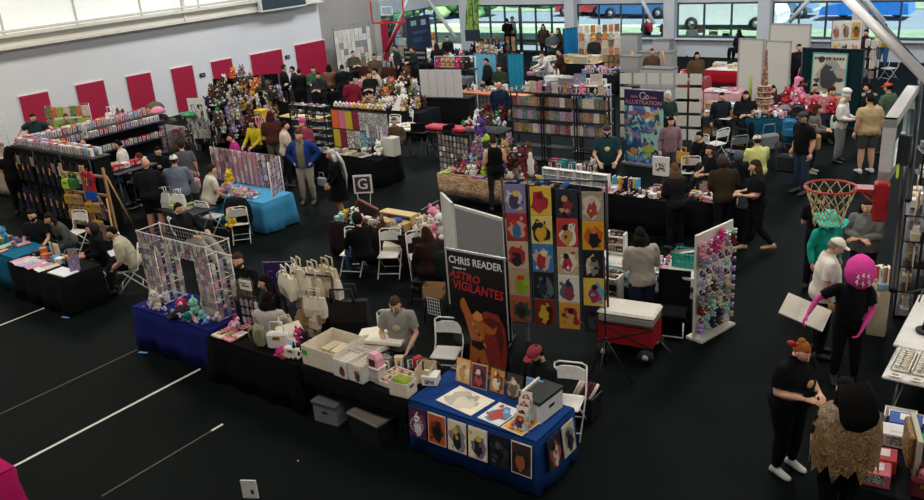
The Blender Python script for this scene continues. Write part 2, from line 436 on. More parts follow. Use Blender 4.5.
# ------------------------------------------------------------ the hall
XL, YB, XR, YF, ZC = -30.3, 38.5, 13.0, -5.0, 8.6
def floor_mat():
    m, N, L, b = _new('rubber_floor')
    tc = N.new('ShaderNodeTexCoord'); n1 = N.new('ShaderNodeTexNoise'); n1.inputs['Scale'].default_value = .5; n1.inputs['Detail'].default_value = 6
    n2 = N.new('ShaderNodeTexNoise'); n2.inputs['Scale'].default_value = 120
    L.new(tc.outputs['Object'], n1.inputs['Vector']); L.new(tc.outputs['Object'], n2.inputs['Vector'])
    r = N.new('ShaderNodeValToRGB'); r.color_ramp.elements[0].position = .3; r.color_ramp.elements[0].color = (.0018, .004, .0037, 1); r.color_ramp.elements[1].position = .7; r.color_ramp.elements[1].color = (.0035, .006, .0056, 1)
    L.new(n1.outputs['Fac'], r.inputs['Fac']); L.new(r.outputs[0], b.inputs['Base Color'])
    mr = N.new('ShaderNodeMapRange'); mr.inputs[3].default_value = .55; mr.inputs[4].default_value = .75; L.new(n1.outputs['Fac'], mr.inputs[0]); L.new(mr.outputs[0], b.inputs['Roughness'])
    bp = N.new('ShaderNodeBump'); bp.inputs['Strength'].default_value = .15; bp.inputs['Distance'].default_value = .004; L.new(n2.outputs['Fac'], bp.inputs['Height']); L.new(bp.outputs['Normal'], b.inputs['Normal'])
    b.inputs['Specular IOR Level'].default_value = .045
    return m
struct(MB().box(((XL+XR)/2, (YB+YF)/2, -.1), (XR-XL+.6, YB-YF+.6, .2), floor_mat()).build('floor'))
wl = M('d9dadb', .75, var=.05, scale=.6)
gw = M('9b9893', .8, var=.06, scale=1)
ww = M('c9cdd0', .8, var=.04, scale=1)
struct(MB().box((XL-.15, (YF+29.4)/2, 1.81), (.3, 29.4-YF, 3.62), wl).build('wall_left'))
struct(MB().box((XL-.2, 31.45, 3.5), (.3, 4.1, 7), gw).box((XL-.05, 33.35, 3.5), (.3, .55, 7), M('b5b1a8', .8)).build('wall_left_recess'))
# beam along the wall and the clerestory above it
bm = MB(); bmat = M('d9d5c8', .6, var=.05, scale=2)
bm.box((XL+.05, 12.2, 3.8), (.5, 34.4, .36), bmat, bev=.02).box((XL+.12, 12.2, 4.0), (.75, 34.4, .07), bmat).box((XL+.12, 12.2, 3.6), (.66, 34.4, .05), bmat)
struct(bm.build('trim_1'))
kal = M('eef0ea', .5, var=.06, scale=3, emit=.34)
struct(MB().box((XL-.1, 12.2, 5.6), (.1, 34.4, 3.1), kal).build('window_1'))
for i, y in enumerate((14.6, 17.3, 20.0, 22.7, 25.4, 28.1)):
    struct(MB().box((XL-.03, y, 5.6), (.06, .07, 3.1), M('c9ccc2', .6)).build('trim_%d' % (i+2)))
p = MB(); p.tube([(XL+.3, 5, 4.16), (XL+.3, 29.2, 4.16)], .05, bmat, 8); tag(p.build('conduit'), 'long pale conduit pipe running on top of the cream wall beam', 'pipe')
p = MB(); p.box((XL+.3, 21.7, 4.2), (.14, .12, 1.1), bmat); tag(p.build('bracket'), 'cream upright bracket fixed over the wall beam above the red pads', 'bracket')
sb = thing('scoreboard', 'dark framed scoreboard fixed high on the cream beam', 'scoreboard', (XL+.55, 26.75, 4.08))
MB().box((0, 0, 0), (.2, 2.7, 1.05), M('d9dcda', .5)).build('frame', sb); MB().box((.105, 0, 0), (.03, 2.56, .9), M('2f4048', .4)).build('panel', sb)
# crimson wall pads
padm = M('a31038', .55, var=.08, scale=3)
for i, (a, b, ta) in enumerate(((18, 48, 96), (75, 104, 86), (125, 150, 75), (170, 192, 68), (210, 231, 60), (249, 281, 51), (294, 324, 44))):
    y0, y1 = WX(a, ta, XL).y, WX(b, ta, XL).y; zt = WX((a+b)/2, {18: 94, 75: 82.5, 125: 74.5, 170: 67, 210: 60, 249: 52, 294: 42.5}[a], XL).z
    nm = ['leftmost crimson wall pad, behind the wire rack of magazines', 'crimson wall pad behind the right end of the boxed comics booth', 'crimson wall pad above the tables of hats, third along the wall',
          'crimson wall pad beside the white portrait poster', 'crimson wall pad above the left end of the plush heap', 'wide crimson wall pad directly behind the plush heap', 'wide crimson wall pad behind the waiting queue, next to the wall corner'][i]
    t = thing('wall_pad', nm, 'wall pad', (XL, (y0+y1)/2, 0), 0, 'crimson wall pads')
    MB().box((.04, 0, zt/2+.05), (.06, y1-y0, zt-.1), padm, bev=.02).build('pad', t)
    MB().box((.02, 0, zt+.005), (.05, y1-y0+.06, .04), M('e5e2dc', .6)).build('edge_strip', t)
for y, z in ((WX(202, 75, XL).y, WX(202, 75, XL).z), (WX(287, 57, XL).y, WX(287, 57, XL).z)):
    t = MB().box((0, 0, 0), (.04, .28, .16), M('26282c', .5), bev=.01).box((.03, 0, 0), (.02, .1, .06), M('8a8c8e', .4)).build('wall_socket', None, (XL+.03, y, z))
    tag(t, 'small dark wall plate between two crimson pads, '+('left of the plush heap' if y < 24 else 'left of the waiting queue'), 'socket')
t = thing('wall_pad', 'narrow crimson pad at the corner beside the far windows', 'wall pad', (XL+.12, 33.75, 0)); MB().box((.04, 0, 1.05), (.08, .5, 2.1), padm, bev=.02).build('pad', t)
# back wall: piers and glazing
glass = bpy.data.materials.new('window_glass'); glass.use_nodes = True
N = glass.node_tree.nodes; L = glass.node_tree.links; N.remove(N['Principled BSDF'])
tr = N.new('ShaderNodeBsdfTransparent'); tr.inputs[0].default_value = (.86, .95, .97, 1); gl = N.new('ShaderNodeBsdfGlossy'); gl.inputs['Roughness'].default_value = .03
mx = N.new('ShaderNodeMixShader'); mx.inputs[0].default_value = .07; L.new(tr.outputs[0], mx.inputs[1]); L.new(gl.outputs[0], mx.inputs[2]); L.new(mx.outputs[0], N['Material Output'].inputs[0])
struct(MB().box(((XL+XR)/2, YB+.15, (2.44+ZC)/2), (XR-XL, .3, ZC-2.44), ww).build('wall_back'))
struct(MB().box(((-21.9+XR)/2, YB+.15, .41), (XR+21.9, .3, .82), ww).box(((-21.9+XR)/2, YB-.02, .84), (XR+21.9, .5, .06), M('dfe3e4', .5)).build('wall_back_lower'))
piers = [-28.15, -21.75, -16.5, -12.15, -8.3, -4.2, 0, 4.5, 9]
for i, x in enumerate(piers):
    struct(MB().box((x, YB-.15, 2.2), (.55 if i else .8, .5, 4.4), ww, bev=.03).build('wall_pier_%d' % (i+1)))
alum = M('3b4a56', .5, .3)
wn = 2
for i in range(len(piers)-1):
    a, b = piers[i]+(.28 if i else .4), piers[i+1]-.28; z0 = .87 if i else .05
    n = 6 if i == 0 else 4 if i == 1 else 3
    fr = MB()
    for k in range(n+1):
        fr.box((a+(b-a)*k/n, YB+.02, (z0+2.44)/2), (.07, .1, 2.44-z0), alum)
    for z in ((z0+.03, 2.4) if i else (z0+.03, 2.4, 1.55, .62)):
        fr.box(((a+b)/2, YB+.02, z), (b-a, .08, .07 if z != .62 else .1), alum if i else M('1b2124', .5))
    w = fr.build('window_%d' % wn); struct(w)
    g_ = MB().box(((a+b)/2, YB+.02, (z0+2.44)/2), (b-a, .012, 2.44-z0), glass).build('pane', w); wn += 1
# glazing on the far end of the left wall
fr = MB(); n = 5
for k in range(n+1): fr.box((XL, 33.7+(4.5)*k/n, 1.3), (.1, .07, 2.4), alum)
for z in (.1, 2.45): fr.box((XL, 35.95, z), (.1, 4.5, .08), alum)
w = fr.build('window_%d' % wn); struct(w); MB().box((XL, 35.95, 1.3), (.012, 4.5, 2.4), glass).build('pane', w)
struct(MB().box((XL-.1, 36.1, 5.5), (.4, 5.0, 6.1), ww).build('wall_left_far'))
struct(MB().box((XR+.1, (YF+YB)/2, ZC/2), (.2, YB-YF, ZC), ww).build('wall_right'))
struct(MB().box(((XL+XR)/2, YF-.1, ZC/2), (XR-XL, .2, ZC), ww).build('wall_front'))
struct(MB().box(((XL+XR)/2, (YF+YB)/2, ZC+.1), (XR-XL+.6, YB-YF+.6, .2), M('b9bbb8', .9)).build('ceiling'))
struct(MB().box((XL-.15, 12.2, 7.9), (.3, 34.4, 1.6), ww).build('wall_left_upper'))
# slanting roof struts in front of the glazing
strm = M('d3d8da', .5, var=.03)
def strut(a, b, r, label, name='roof_strut'):
    t = MB().tube([a, b], r, strm, 10); o = t.build(name); tag(o, label, 'strut'); return o
strut(WY(421, -10, 37.6), WY(456, 38, 37.6), .1, 'pale slanting roof strut by the far left corner windows')
strut(WY(636, -12, 37.6), WY(654, 24, 37.6), .09, 'pale slanting roof strut in front of the window behind the bench seats')
strut(WY(816, -8, 37.6), WY(789, 22, 37.6), .09, 'pale slanting roof strut between the white van and the blue car')
strut(WY(858, -10, 37.6), WY(885, 22, 37.6), .08, 'pale slanting roof strut in front of the blue car')
# painted court lines
lm = M('d9d6cc', .6, var=.1)
def fline(a, b, w, m, label):
    d = (b-a); n = Vector((-d.y, d.x, 0)).normalized()*w/2; z = Vector((0, 0, .002))
    MB_ = MB().loft([[tuple(a-n+z), tuple(a+n+z), tuple(a+n-z*0), tuple(a-n-z*0)], [tuple(b-n+z), tuple(b+n+z), tuple(b+n), tuple(b-n)]], m, False)
    o = MB_.build('floor_line'); struct(o)
fm = M('4a4c4a', .7, var=.3)
fline(Vector((-10.92, 3.9, 0)), Vector((-10.92, 7.0, 0)), .05, lm, '')
fline(Vector((-15.83, 5.5, 0)), Vector((-15.83, 7.06, 0)), .04, lm, '')
fline(Vector((-12.5, 3.5, 0)), Vector((-12.5, 6.9, 0)), .025, fm, '')
fline(Vector((-9.24, 4.2, 0)), Vector((-9.24, 5.9, 0)), .025, fm, ''); fline(Vector((-9.24, 5.9, 0)), Vector((-9.24, 6.1, 0)), .04, lm, '')
fline(W(421, 210), W(439, 200), .03, M('8a8c8a'), ''); fline(W(276, 190), W(288, 182), .04, fm, '')
fline(Vector((-2.2, 30, 0)), Vector((-5, 33, 0)), .04, fm, '')
for k, (x, y) in enumerate(((62, 317), (139, 352))):
    w_ = W(x, y); fline(w_, w_+Vector((.16, .05, 0)), .05, M('6fa8e0', .5), '')
# ------------------------------------------------------------ outside
ext = MB(); grass = M('9fb394', .95, var=.35, scale=1.2); road = M('8f9ca6', .9, var=.1, scale=.8)
struct(MB().box((-10, 41.5, .45), (90, 5.6, .2), grass).build('ground_lawn'))
struct(MB().box((-10, 48.5, .42), (90, 8.4, .2), road).build('road'))
struct(MB().box((-10, 75, .5), (140, 45, .2), grass).build('ground_far_lawn'))
struct(MB().box((-50, 36, .4), (38, 30, .2), grass).build('ground_side_lawn'))
struct(MB().box((-25, 44.9, .52), (22, 1.4, .1), M('c9c4b4', .9)).build('path'))
def car(name, label, c, L_, Wd, H_, col, van=False, rz=0):
    t = thing(name, label, 'van' if van else 'car', c, rz); bm = M(col, .3, var=.03)
    hb = H_*.55 if not van else H_*.5
    prof = [(-L_/2, .3), (-L_/2+.05, hb), (-L_*.42, hb+.04)] + ([(-L_*.46, H_*.95), (-L_*.44, H_), (L_*.27, H_), (L_*.33, H_*.93), (L_*.42, hb)] if van else [(-L_*.3, H_*.97), (-L_*.22, H_), (L_*.08, H_), (L_*.24, hb+.06)]) + [(L_*.47, hb*.86), (L_/2, hb*.6), (L_/2, .3)]
    n = len(prof)
    MB().loft([[(x, -Wd/2, z) for x, z in prof], [(x, Wd/2, z) for x, z in prof]], bm, False).build('body', t)
    gm = M('2a3a48', .15, var=0)
    xs = ([(-.4, -.2), (-.18, .02), (.04, .24)] if van else [(-.24, -.06), (-.04, .12)])
    for a, b in xs:
        MB().box((L_*(a+b)/2, -Wd/2-.01, (hb+H_)/2), (L_*(b-a)*.9, .03, (H_-hb)*.62), gm).build('side_window', t)
    for x in (-L_*.31, L_*.31):
        m = Matrix.Translation((x, -Wd/2+.05, .34)) @ Matrix.Rotation(PI/2, 4, 'X')
        w = MB().tube([(0, 0, -.1), (0, 0, .12)], .34, M('17181a', .8), 18, m).build('wheel', t)
        MB().tube([(0, 0, .1), (0, 0, .14)], .15, M('8f9296', .5), 12, m).build('hub_cap', w)
    MB().box((L_/2, 0, hb*.62), (.04, Wd*.8, .12), M('d9d9d0', .3)).build('headlight', t)
    return t
car('van', 'white passenger van parked outside the windows', tuple(W(730, 28, .52)), 5.4, 2.1, 2.5, 'e4e6e8', True)
car('car', 'bright blue car driving on the road outside the right-hand windows', tuple(W(866, 19, .52)), 4.2, 1.8, 1.5, '1672c9', False, PI)
car('pickup_truck', 'pale blue tall vehicle outside, left of the white van', tuple(W(641, 17, .52)), 5.0, 2.0, 1.9, '3d74a8', True)
car('car', 'small red car parked outside beyond the white wire display', tuple(W(588, 15, .52)), 3.9, 1.8, 1.4, 'b0383a')
car('car', 'dark car parked outside beside the small red one', tuple(W(608, 13, .52)), 3.9, 1.8, 1.4, '30343c')
car('car', 'blue grey hatchback parked just outside the second right window', tuple(W(786, 17, .52)), 3.2, 1.7, 1.2, '6a8aa8')
def tree(c, h, r, label, col='4f7f4a', n=110, seed=1):
    rr = random.Random(seed); t = thing('tree', label, 'tree', c, 0, 'trees beyond the glass')
    MB().tube([(0, 0, 0), (.1, 0, h*.35), (0, .1, h*.65)], [.2, .15, .08], M('5a4a3a', .9)).build('trunk', t)
    cr = MB(); ml = [M(col, .95, var=.4, scale=3), M('86a878', .95, var=.3, scale=3), M('35603c', .95, var=.4, scale=3)]
    for i in range(n):
        a = rr.random()*2*PI; q = rr.random()**.5*r; z = h*(.06+.9*rr.random()); k = rr.uniform(.14, .28)*r
        cr.ball((math.cos(a)*q, math.sin(a)*q, z), (k, k, k*.7), rr.choice(ml), 9, 6, fn=lambda v: tuple(c_*(1+.3*math.sin(7*v[0]+9*v[1])*math.cos(8*v[2]+3*v[0])) for c_ in v))
    cr.build('crown', t)
for i, (x, y, h, r, lb) in enumerate(((-36, 38, 5, 1.9, 'leafy tree right outside the left corner glazing'), (-38, 45.5, 6, 2.2, 'leafy tree further out beyond the left corner glazing'), (-43, 39, 6, 2.6, 'broad tree furthest left outside the corner glazing'),
        (-33, 57, 5, 3, 'round tree across the road behind the lounging area'), (-40, 62, 6, 3.2, 'tall tree across the road at the far left'), (-36.5, 50, 4, 2, 'smaller tree near the kerb behind the door frames'))):
    tree((x, y, .5), h, r, lb, seed=i)
# ------------------------------------------------------------ light
def area(loc, rot, sx, sy, power, col):
    l = bpy.data.lights.new('lamp', 'AREA'); l.shape = 'RECTANGLE'; l.size = sx; l.size_y = sy; l.energy = power; l.color = col
    o = bpy.data.objects.new('ceiling_lamp', l); COL.objects.link(o); o.location = loc; o.rotation_euler = rot; return o
for x in (-25, -15, -5, 5):
    for y in (4, 13, 22, 31):
        e = 330 if y < 10 else 360 if y < 18 else 430 if y < 25 else 500
        if x == -5 and y < 10: e *= .85
        if x == -25: e *= 1.15
        area((x, y, ZC-.15), (0, 0, 0), 1.6, 3.2, e, (1, .93, .83) if y < 20 else (.95, .97, 1))
for a, b, z0 in ((-27.7, -22.1, .1), (-21.4, -.3, .9), (-.3, 12, .9)):
    l = area(((a+b)/2, YB+.3, (z0+2.4)/2), (-PI/2, 0, 0), b-a, 2.4-z0, 1, (1, 1, 1)); l.name = 'window_portal'; l.data.cycles.is_portal = True
l = area((XL-.3, 36, 1.3), (0, -PI/2, 0), 2.4, 4.5, 1, (1, 1, 1)); l.name = 'window_portal'; l.data.cycles.is_portal = True
sn = bpy.data.lights.new('sun', 'SUN'); sn.energy = 9; sn.angle = .02; sn.color = (1, .96, .88)
so = bpy.data.objects.new('sun', sn); COL.objects.link(so); so.rotation_euler = Vector((-.55, .28, -.8)).to_track_quat('-Z', 'Y').to_euler()
wd = bpy.data.worlds.new('world'); S.world = wd; wd.use_nodes = True
N = wd.node_tree.nodes; L = wd.node_tree.links
sk = N.new('ShaderNodeTexSky'); sk.sky_type = 'HOSEK_WILKIE'; sk.turbidity = 3.5; sk.sun_direction = (.2, -.6, .75)
L.new(sk.outputs[0], N['Background'].inputs[0]); N['Background'].inputs[1].default_value = 4.0
S.view_settings.view_transform = 'Standard'; S.view_settings.look = 'None'; S.view_settings.gamma = 1; S.view_settings.use_curve_mapping = False
S.view_settings.exposure = 0.0
S.cycles.use_denoising = True
S.cycles.max_bounces = 5; S.cycles.diffuse_bounces = 3; S.cycles.glossy_bounces = 2; S.cycles.transparent_max_bounces = 8
S.cycles.sample_clamp_indirect = 6
# ------------------------------------------------------------ furniture
WOOD = lambda: M('b08a5e', .6, var=.25, scale=6)
def chair_proto():
    t = thing('folding_chair', 'x', 'chair'); wm = OC('gloss')
    MB().box((0, 0, .44), (.40, .40, .03), wm, bev=.012).build('seat', t)
    b = MB(); rr = []
    for z in (.66, .72, .80, .84):
        rr.append([(x, -.23-.12*(z-.66)-.02*(1-(x/.2)**2)+d, z-(.03*(abs(x)/.2)**4 if z > .8 else 0)) for x, d in ((-.2, 0), (-.1, 0), (0, 0), (.1, 0), (.2, 0), (.2, .02), (.1, .02), (0, .02), (-.1, .02), (-.2, .02))])
    b.loft(rr, wm, False); b.build('backrest', t)
    for k in (-1, 1):
        MB().tube([(k*.215, -.26, .86), (k*.215, -.2, .5), (k*.215, .24, .01)], .013, wm, 6).build('leg', t)
        MB().tube([(k*.19, .1, .43), (k*.19, -.3, .01)], .012, wm, 6).build('leg', t)
    MB().tube([(-.215, -.26, .86), (-.15, -.27, .89), (.15, -.27, .89), (.215, -.26, .86)], .013, wm, 6).build('top_rail', t)
    MB().tube([(-.19, -.22, .1), (.19, -.22, .1)], .009, wm, 6).build('stretcher', t)
    MB().tube([(-.215, .17, .1), (.215, .17, .1)], .009, wm, 6).build('stretcher', t)
    return t
_ch = [chair_proto(), False]
def chair(px, py, face, label, col='white', z=.45, group=None):
    p = W(px, py, z); p.z = 0; r = _ch[0]
    if _ch[1]: r = dup(r)
    _ch[1] = True; r.location = p; r.rotation_euler = (0, 0, yaw_screen(face)-PI/2); r['label'] = label; r.color = lin(col)
    for c in r.children: c.color = lin(col)
    if group: r['group'] = group
    return r
def table(x0, y0, x1, y1, label, col='white', z=.74, group=None, rz=0):
    """folding table with bare top; world rectangle"""
    cx, cy = (x0+x1)/2, (y0+y1)/2; a, b = abs(x1-x0), abs(y1-y0)
    t = thing('folding_table', label, 'table', (cx, cy, 0), rz, group, col)
    MB().box((0, 0, z-.02), (a, b, .04), OC('plain'), bev=.012).build('tabletop', t, col=col)
    for i in (-1, 1):
        for j in (-1, 1):
            MB().tube([(i*(a/2-.18), j*(b/2-.12), z-.04), (i*(a/2-.12), j*(b/2-.12), 0)], .014, M('6c6e70', .4, .5), 6).build('leg', t)
        MB().tube([(i*(a/2-.15), -(b/2-.12), .25), (i*(a/2-.15), (b/2-.12), .25)], .01, M('6c6e70', .4, .5), 6).build('stretcher', t)
    return t
def cloth(x0, y0, x1, y1, col, label, z=.76, drop=.72, mat=None, rz=0, sides=(1, 1, 1, 1), group=None, flare=.05, name='tablecloth'):
    """cloth lying on a table and falling on all sides in folds"""
    cx, cy = (x0+x1)/2, (y0+y1)/2; a, b = abs(x1-x0)/2, abs(y1-y0)/2
    per = []; st = .11
    def seg(p, q):
        n = max(2, int(math.dist(p, q)/st)); return [(p[0]+(q[0]-p[0])*i/n, p[1]+(q[1]-p[1])*i/n) for i in range(n)]
    per = seg((-a, -b), (a, -b))+seg((a, -b), (a, b))+seg((a, b), (-a, b))+seg((-a, b), (-a, -b))
    n = len(per); rings = []; q = rnd.random()*9
    for t in (0, .02, .3, .65, 1):
        r = []
        for i, (x, y) in enumerate(per):
            l = math.hypot(x/a, y/b); w = flare*t*(.5+.6*math.sin(i*1.15+q)+.35*math.sin(i*2.7+q*2))+(.012 if t > 0 else 0)
            nx = (1 if x >= a-.001 else -1 if x <= -a+.001 else 0); ny = (1 if y >= b-.001 else -1 if y <= -b+.001 else 0)
            sd = 0 if ny < 0 else 2 if ny > 0 else 1 if nx > 0 else 3
            dd = drop if sides[sd] else .06
            r.append((x+nx*w, y+ny*w, z-t*dd-(.0 if t == 0 else .012)))
        rings.append(r)
    m = mat or M(col, .92, var=.18, scale=5, bump=.2)
    mb = MB(); mb.loft(rings, m, True, caps=False); k = len(mb.v)
    mb.f.append(tuple(range(n))); mb.m.append(0); mb.smooth.append(False)
    o = mb.build(name, None, (cx, cy, 0)); o.rotation_euler = (0, 0, rz); tag(o, label, 'tablecloth', group)
    md = o.modifiers.new('t', 'SOLIDIFY'); md.thickness = .006; md.offset = -1
    return o
# ------------------------------------------------------------ small wares, one mesh per kind, coloured per object
_cache = {}
def proto(kind):
    if kind in _cache: return _cache[kind]
    m = MB(); P0 = OC('paper'); C0 = OC('cloth'); PL = OC('plush'); G0 = OC('gloss')
    if kind == 'art_print': m.box((0, 0, .002), (.2, .28, .004), P0).box((0, 0, .0045), (.175, .25, .002), MP('comic', 2.5, 1))
    elif kind == 'pale_print': m.box((0, 0, .002), (.2, .28, .004), P0).box((0, 0, .0045), (.17, .24, .002), MP('pastel', 3, 1))
    elif kind == 'comic_book': m.box((0, 0, .004), (.17, .26, .008), MP('comic', 3, 1)).box((0, .1, .0085), (.15, .035, .002), P0)
    elif kind == 'sticker_sheet':
        m.box((0, 0, .001), (.15, .2, .003), P0)
        for i in range(3):
            for j in range(3): m.ball((-.045+.045*i, -.06+.06*j, .003), (.017, .022, .003), MP('pastel', 5), 7, 4)
    elif kind == 'pin_card': m.box((0, 0, .002), (.06, .08, .004), P0).ball((0, 0, .006), (.02, .02, .006), MP('comic', 2), 7, 5)
    elif kind == 'book':
        m.box((0, 0, 0), (.13, .025, .2), G0).box((.003, 0, 0), (.127, .019, .204), M('e6dcc6', .8)).box((-.0655, 0, .03), (.002, .016, .08), MP('mono', 4))
    elif kind == 'boxed_figure':
        m.box((0, 0, .09), (.12, .09, .18), G0, bev=.004).box((0, -.046, .1), (.09, .004, .11), M('dfe6e8', .2)).ball((0, -.05, .12), (.028, .01, .028), MP('comic', 2), 8, 6).box((0, -.05, .075), (.035, .01, .05), MP('dark', 2)).box((0, -.047, .03), (.1, .004, .03), MP('mono', 4))
    elif kind == 'plush_toy':
        m.ball((0, 0, .09), (.085, .075, .09), PL, 10, 8).ball((0, -.01, .22), (.08, .075, .072), PL, 10, 8)
        for k in (-1, 1):
            m.ball((k*.055, 0, .29), (.025, .018, .035), PL, 7, 5).ball((k*.09, -.03, .13), (.03, .03, .05), PL, 7, 5).ball((k*.05, -.08, .035), (.035, .05, .035), PL, 7, 5).ball((k*.03, -.08, .235), (.011, .008, .013), M('101014', .3, var=0), 6, 4)
        m.ball((0, -.075, .205), (.03, .018, .02), M('efe8dc', .9), 7, 5)
    elif kind == 'crochet_octopus':
        m.ball((0, 0, .08), (.06, .06, .06), PL, 10, 8)
        for k in range(7): a = k*2*PI/7; m.tube([(0, 0, .05), (.06*math.cos(a), .06*math.sin(a), .02), (.1*math.cos(a+.2), .1*math.sin(a+.2), .025)], [.018, .016, .01], PL, 6)
        for k in (-1, 1): m.ball((k*.022, -.054, .085), (.009, .006, .01), M('101014', .3, var=0), 6, 4)
    elif kind == 'folded_shirt':
        m.box((0, 0, .02), (.26, .32, .04), C0, bev=.012).box((0, -.02, .042), (.13, .14, .003), MP('comic', 3)).tube([(-.05, .15, .042), (0, .11, .046), (.05, .15, .042)], .008, C0, 5)
    elif kind == 'storage_bin':
        rr = [[(x*k, y*k, z) for x, y in ((-.2, -.14), (.2, -.14), (.2, .14), (-.2, .14))] for z, k in ((0, .88), (.16, 1), (.175, 1.04), (.175, .97), (.02, .84))]
        m.loft(rr, G0, False)
        m.box((0, 0, .1), (.3, .19, .1), P0)
    elif kind == 'small_box': m.box((0, 0, .05), (.16, .12, .1), P0, bev=.004).box((0, 0, .1), (.165, .125, .02), P0).box((0, -.061, .05), (.1, .003, .05), MP('mono', 3))
    elif kind == 'cup': m.loft([[(r*math.cos(j*PI/5), r*math.sin(j*PI/5), z) for j in range(10)] for r, z in ((.028, 0), (.038, .11), (.041, .115), (.034, .112), (.026, .02))], G0)
    elif kind == 'bottle': m.loft([[(r*math.cos(j*PI/5), r*math.sin(j*PI/5), z) for j in range(10)] for r, z in ((.032, 0), (.034, .01), (.034, .13), (.014, .17), (.014, .2), (.0, .202))], G0)
    elif kind == 'figurine':
        m.box((0, 0, .008), (.08, .06, .016), M('1d1f22')).loft([[(r*math.cos(j*PI/4), r*.7*math.sin(j*PI/4), z) for j in range(8)] for r, z in ((.03, .016), (.022, .06), (.03, .1), (.012, .125))], G0).ball((0, 0, .145), .024, M('d9a98c')).ball((0, .006, .155), .026, MP('warm', 2), 8, 5)
        m.tube([(-.03, 0, .1), (-.05, -.02, .07)], .008, G0, 5).tube([(.03, 0, .1), (.055, -.02, .12)], .008, G0, 5)
    elif kind == 'standing_print':
        m.box((0, 0, .15), (.2, .012, .3), P0).box((0, -.008, .15), (.18, .003, .27), MP('comic', 2.2, 1)).tube([(0, .01, .2), (0, .08, 0)], .005, M('303234'), 4)
    elif kind == 'tote_bag':
        m.loft([[(-.18, -.05, 0), (.18, -.05, 0), (.18, .05, 0), (-.18, .05, 0)], [(-.19, -.07, .15), (.19, -.06, .15), (.19, .06, .15), (-.19, .07, .15)], [(-.19, -.03, .34), (.19, -.03, .35), (.18, .03, .34), (-.18, .03, .35)]], C0, False)
        for k in (-1, 1): m.tube([(-.09, k*.03, .34), (-.08, k*.04, .48), (.08, k*.04, .48), (.09, k*.03, .34)], .011, C0, 5)
    elif kind == 'hanging_shirt':
        o_ = [(-.12, .62), (-.3, .5), (-.24, .36), (-.18, .42), (-.2, 0), (.2, 0), (.18, .42), (.24, .36), (.3, .5), (.12, .62), (.05, .57), (-.05, .57)]
        m.loft([[(x, -.025-.02*math.cos(x*8), z) for x, z in o_], [(x, .025+.02*math.cos(x*8), z) for x, z in o_]], C0, False)
        m.box((0, -.05, .36), (.18, .006, .18), MP('comic', 2)).tube([(0, 0, .57), (0, 0, .66), (.03, 0, .68)], .006, M('8a8c8e'), 5)
    elif kind == 'keychain': m.box((0, 0, 0), (.055, .006, .07), MP('mono', 3, 1)).tube([(0, 0, .035), (0, 0, .05)], .004, M('b6b9bc'), 4)
    elif kind == 'charm_card': m.box((0, 0, 0), (.055, .006, .07), MP('mono', 3, 1)).box((0, -.001, .04), (.02, .004, .012), P0)
    elif kind == 'photo_print': m.box((0, 0, .15), (.2, .012, .3), P0).box((0, -.007, .15), (.16, .003, .24), MP('mono', 3.5, 1))
    elif kind == 'hat_ware': m.ball((0, 0, .02), (.11, .12, .1), C0, 12, 8, fn=lambda v: (v[0], v[1], max(v[2], 0))).box((0, -.13, .025), (.14, .1, .01), C0, bev=.004)
    elif kind == 'poster_tube': m.tube([(-.3, 0, .03), (.3, 0, .03)], .03, P0, 10)
    elif kind == 'handbag': m.box((0, 0, .12), (.3, .12, .24), C0, bev=.03).tube([(-.1, 0, .24), (-.08, 0, .38), (.08, 0, .38), (.1, 0, .24)], .01, C0, 5).box((0, -.065, .17), (.1, .01, .04), M('b98f35', .3, .6))
    elif kind == 'dice_tray': m.box((0, 0, .01), (.2, .14, .02), G0, bev=.003); [m.box((-.07+.035*i, -.04+.04*j, .03), (.02, .02, .02), MP('comic', 1), rz=i+j) for i in range(5) for j in range(3)]
    elif kind == 'crochet_bunch':
        [m.ball((.06*math.cos(i*2.4)*(i % 3)*.6, .06*math.sin(i*2.4)*(i % 3)*.6, .04+.018*i), .035, MP('pastel', 2) if i % 2 else PL, 8, 6) for i in range(7)]
    _cache[kind] = m.mesh(kind); return _cache[kind]
CAT = dict(art_print='print', pale_print='print', comic_book='comic book', sticker_sheet='sticker sheet', pin_card='pin', book='book', boxed_figure='boxed toy', plush_toy='plush toy', crochet_octopus='soft toy',
    folded_shirt='shirt', storage_bin='bin', small_box='box', cup='cup', bottle='bottle', figurine='figurine', standing_print='print', tote_bag='bag', hanging_shirt='shirt', keychain='keychain', hat_ware='hat', charm_card='charm', photo_print='print',
    poster_tube='tube', handbag='bag', dice_tray='tray', crochet_bunch='soft toy')
PHR = dict(art_print='art print lying flat', pale_print='soft toned art print lying flat', comic_book='comic book lying flat', sticker_sheet='sheet of stickers', pin_card='small pin card', book='book', boxed_figure='boxed toy figure', plush_toy='plush toy',
    crochet_octopus='crocheted octopus toy', folded_shirt='folded printed shirt', storage_bin='open bin', small_box='lidded box', cup='cup', bottle='bottle', figurine='small figurine', standing_print='upright art print', tote_bag='tote bag',
    hanging_shirt='hanging shirt', keychain='small charm', hat_ware='cap', charm_card='carded charm', photo_print='small printed picture', poster_tube='poster tube', handbag='handbag', dice_tray='tray of trinkets', crochet_bunch='soft toy bundle')
HEX = {v: k for k, v in CN.items()}
def item(kind, loc, where, col='white', rz=0, sc=1, rx=0, ry=0, group=None, label=None):
    o = bpy.data.objects.new(kind, proto(kind)); COL.objects.link(o)
    o.location = loc; o.rotation_euler = (rx, ry, rz); o.scale = (sc,)*3 if not isinstance(sc, tuple) else sc
    c = lin(col); j = rnd.uniform(.85, 1.1); o.color = (min(1, c[0]*j), min(1, c[1]*j), min(1, c[2]*j), 1)
    cn = col if col in CN else ''
    return tag(o, label or ('%s %s %s' % (cn, PHR[kind], where)).strip(), CAT[kind], group or '%ss %s' % (PHR[kind].split(' lying')[0], where))
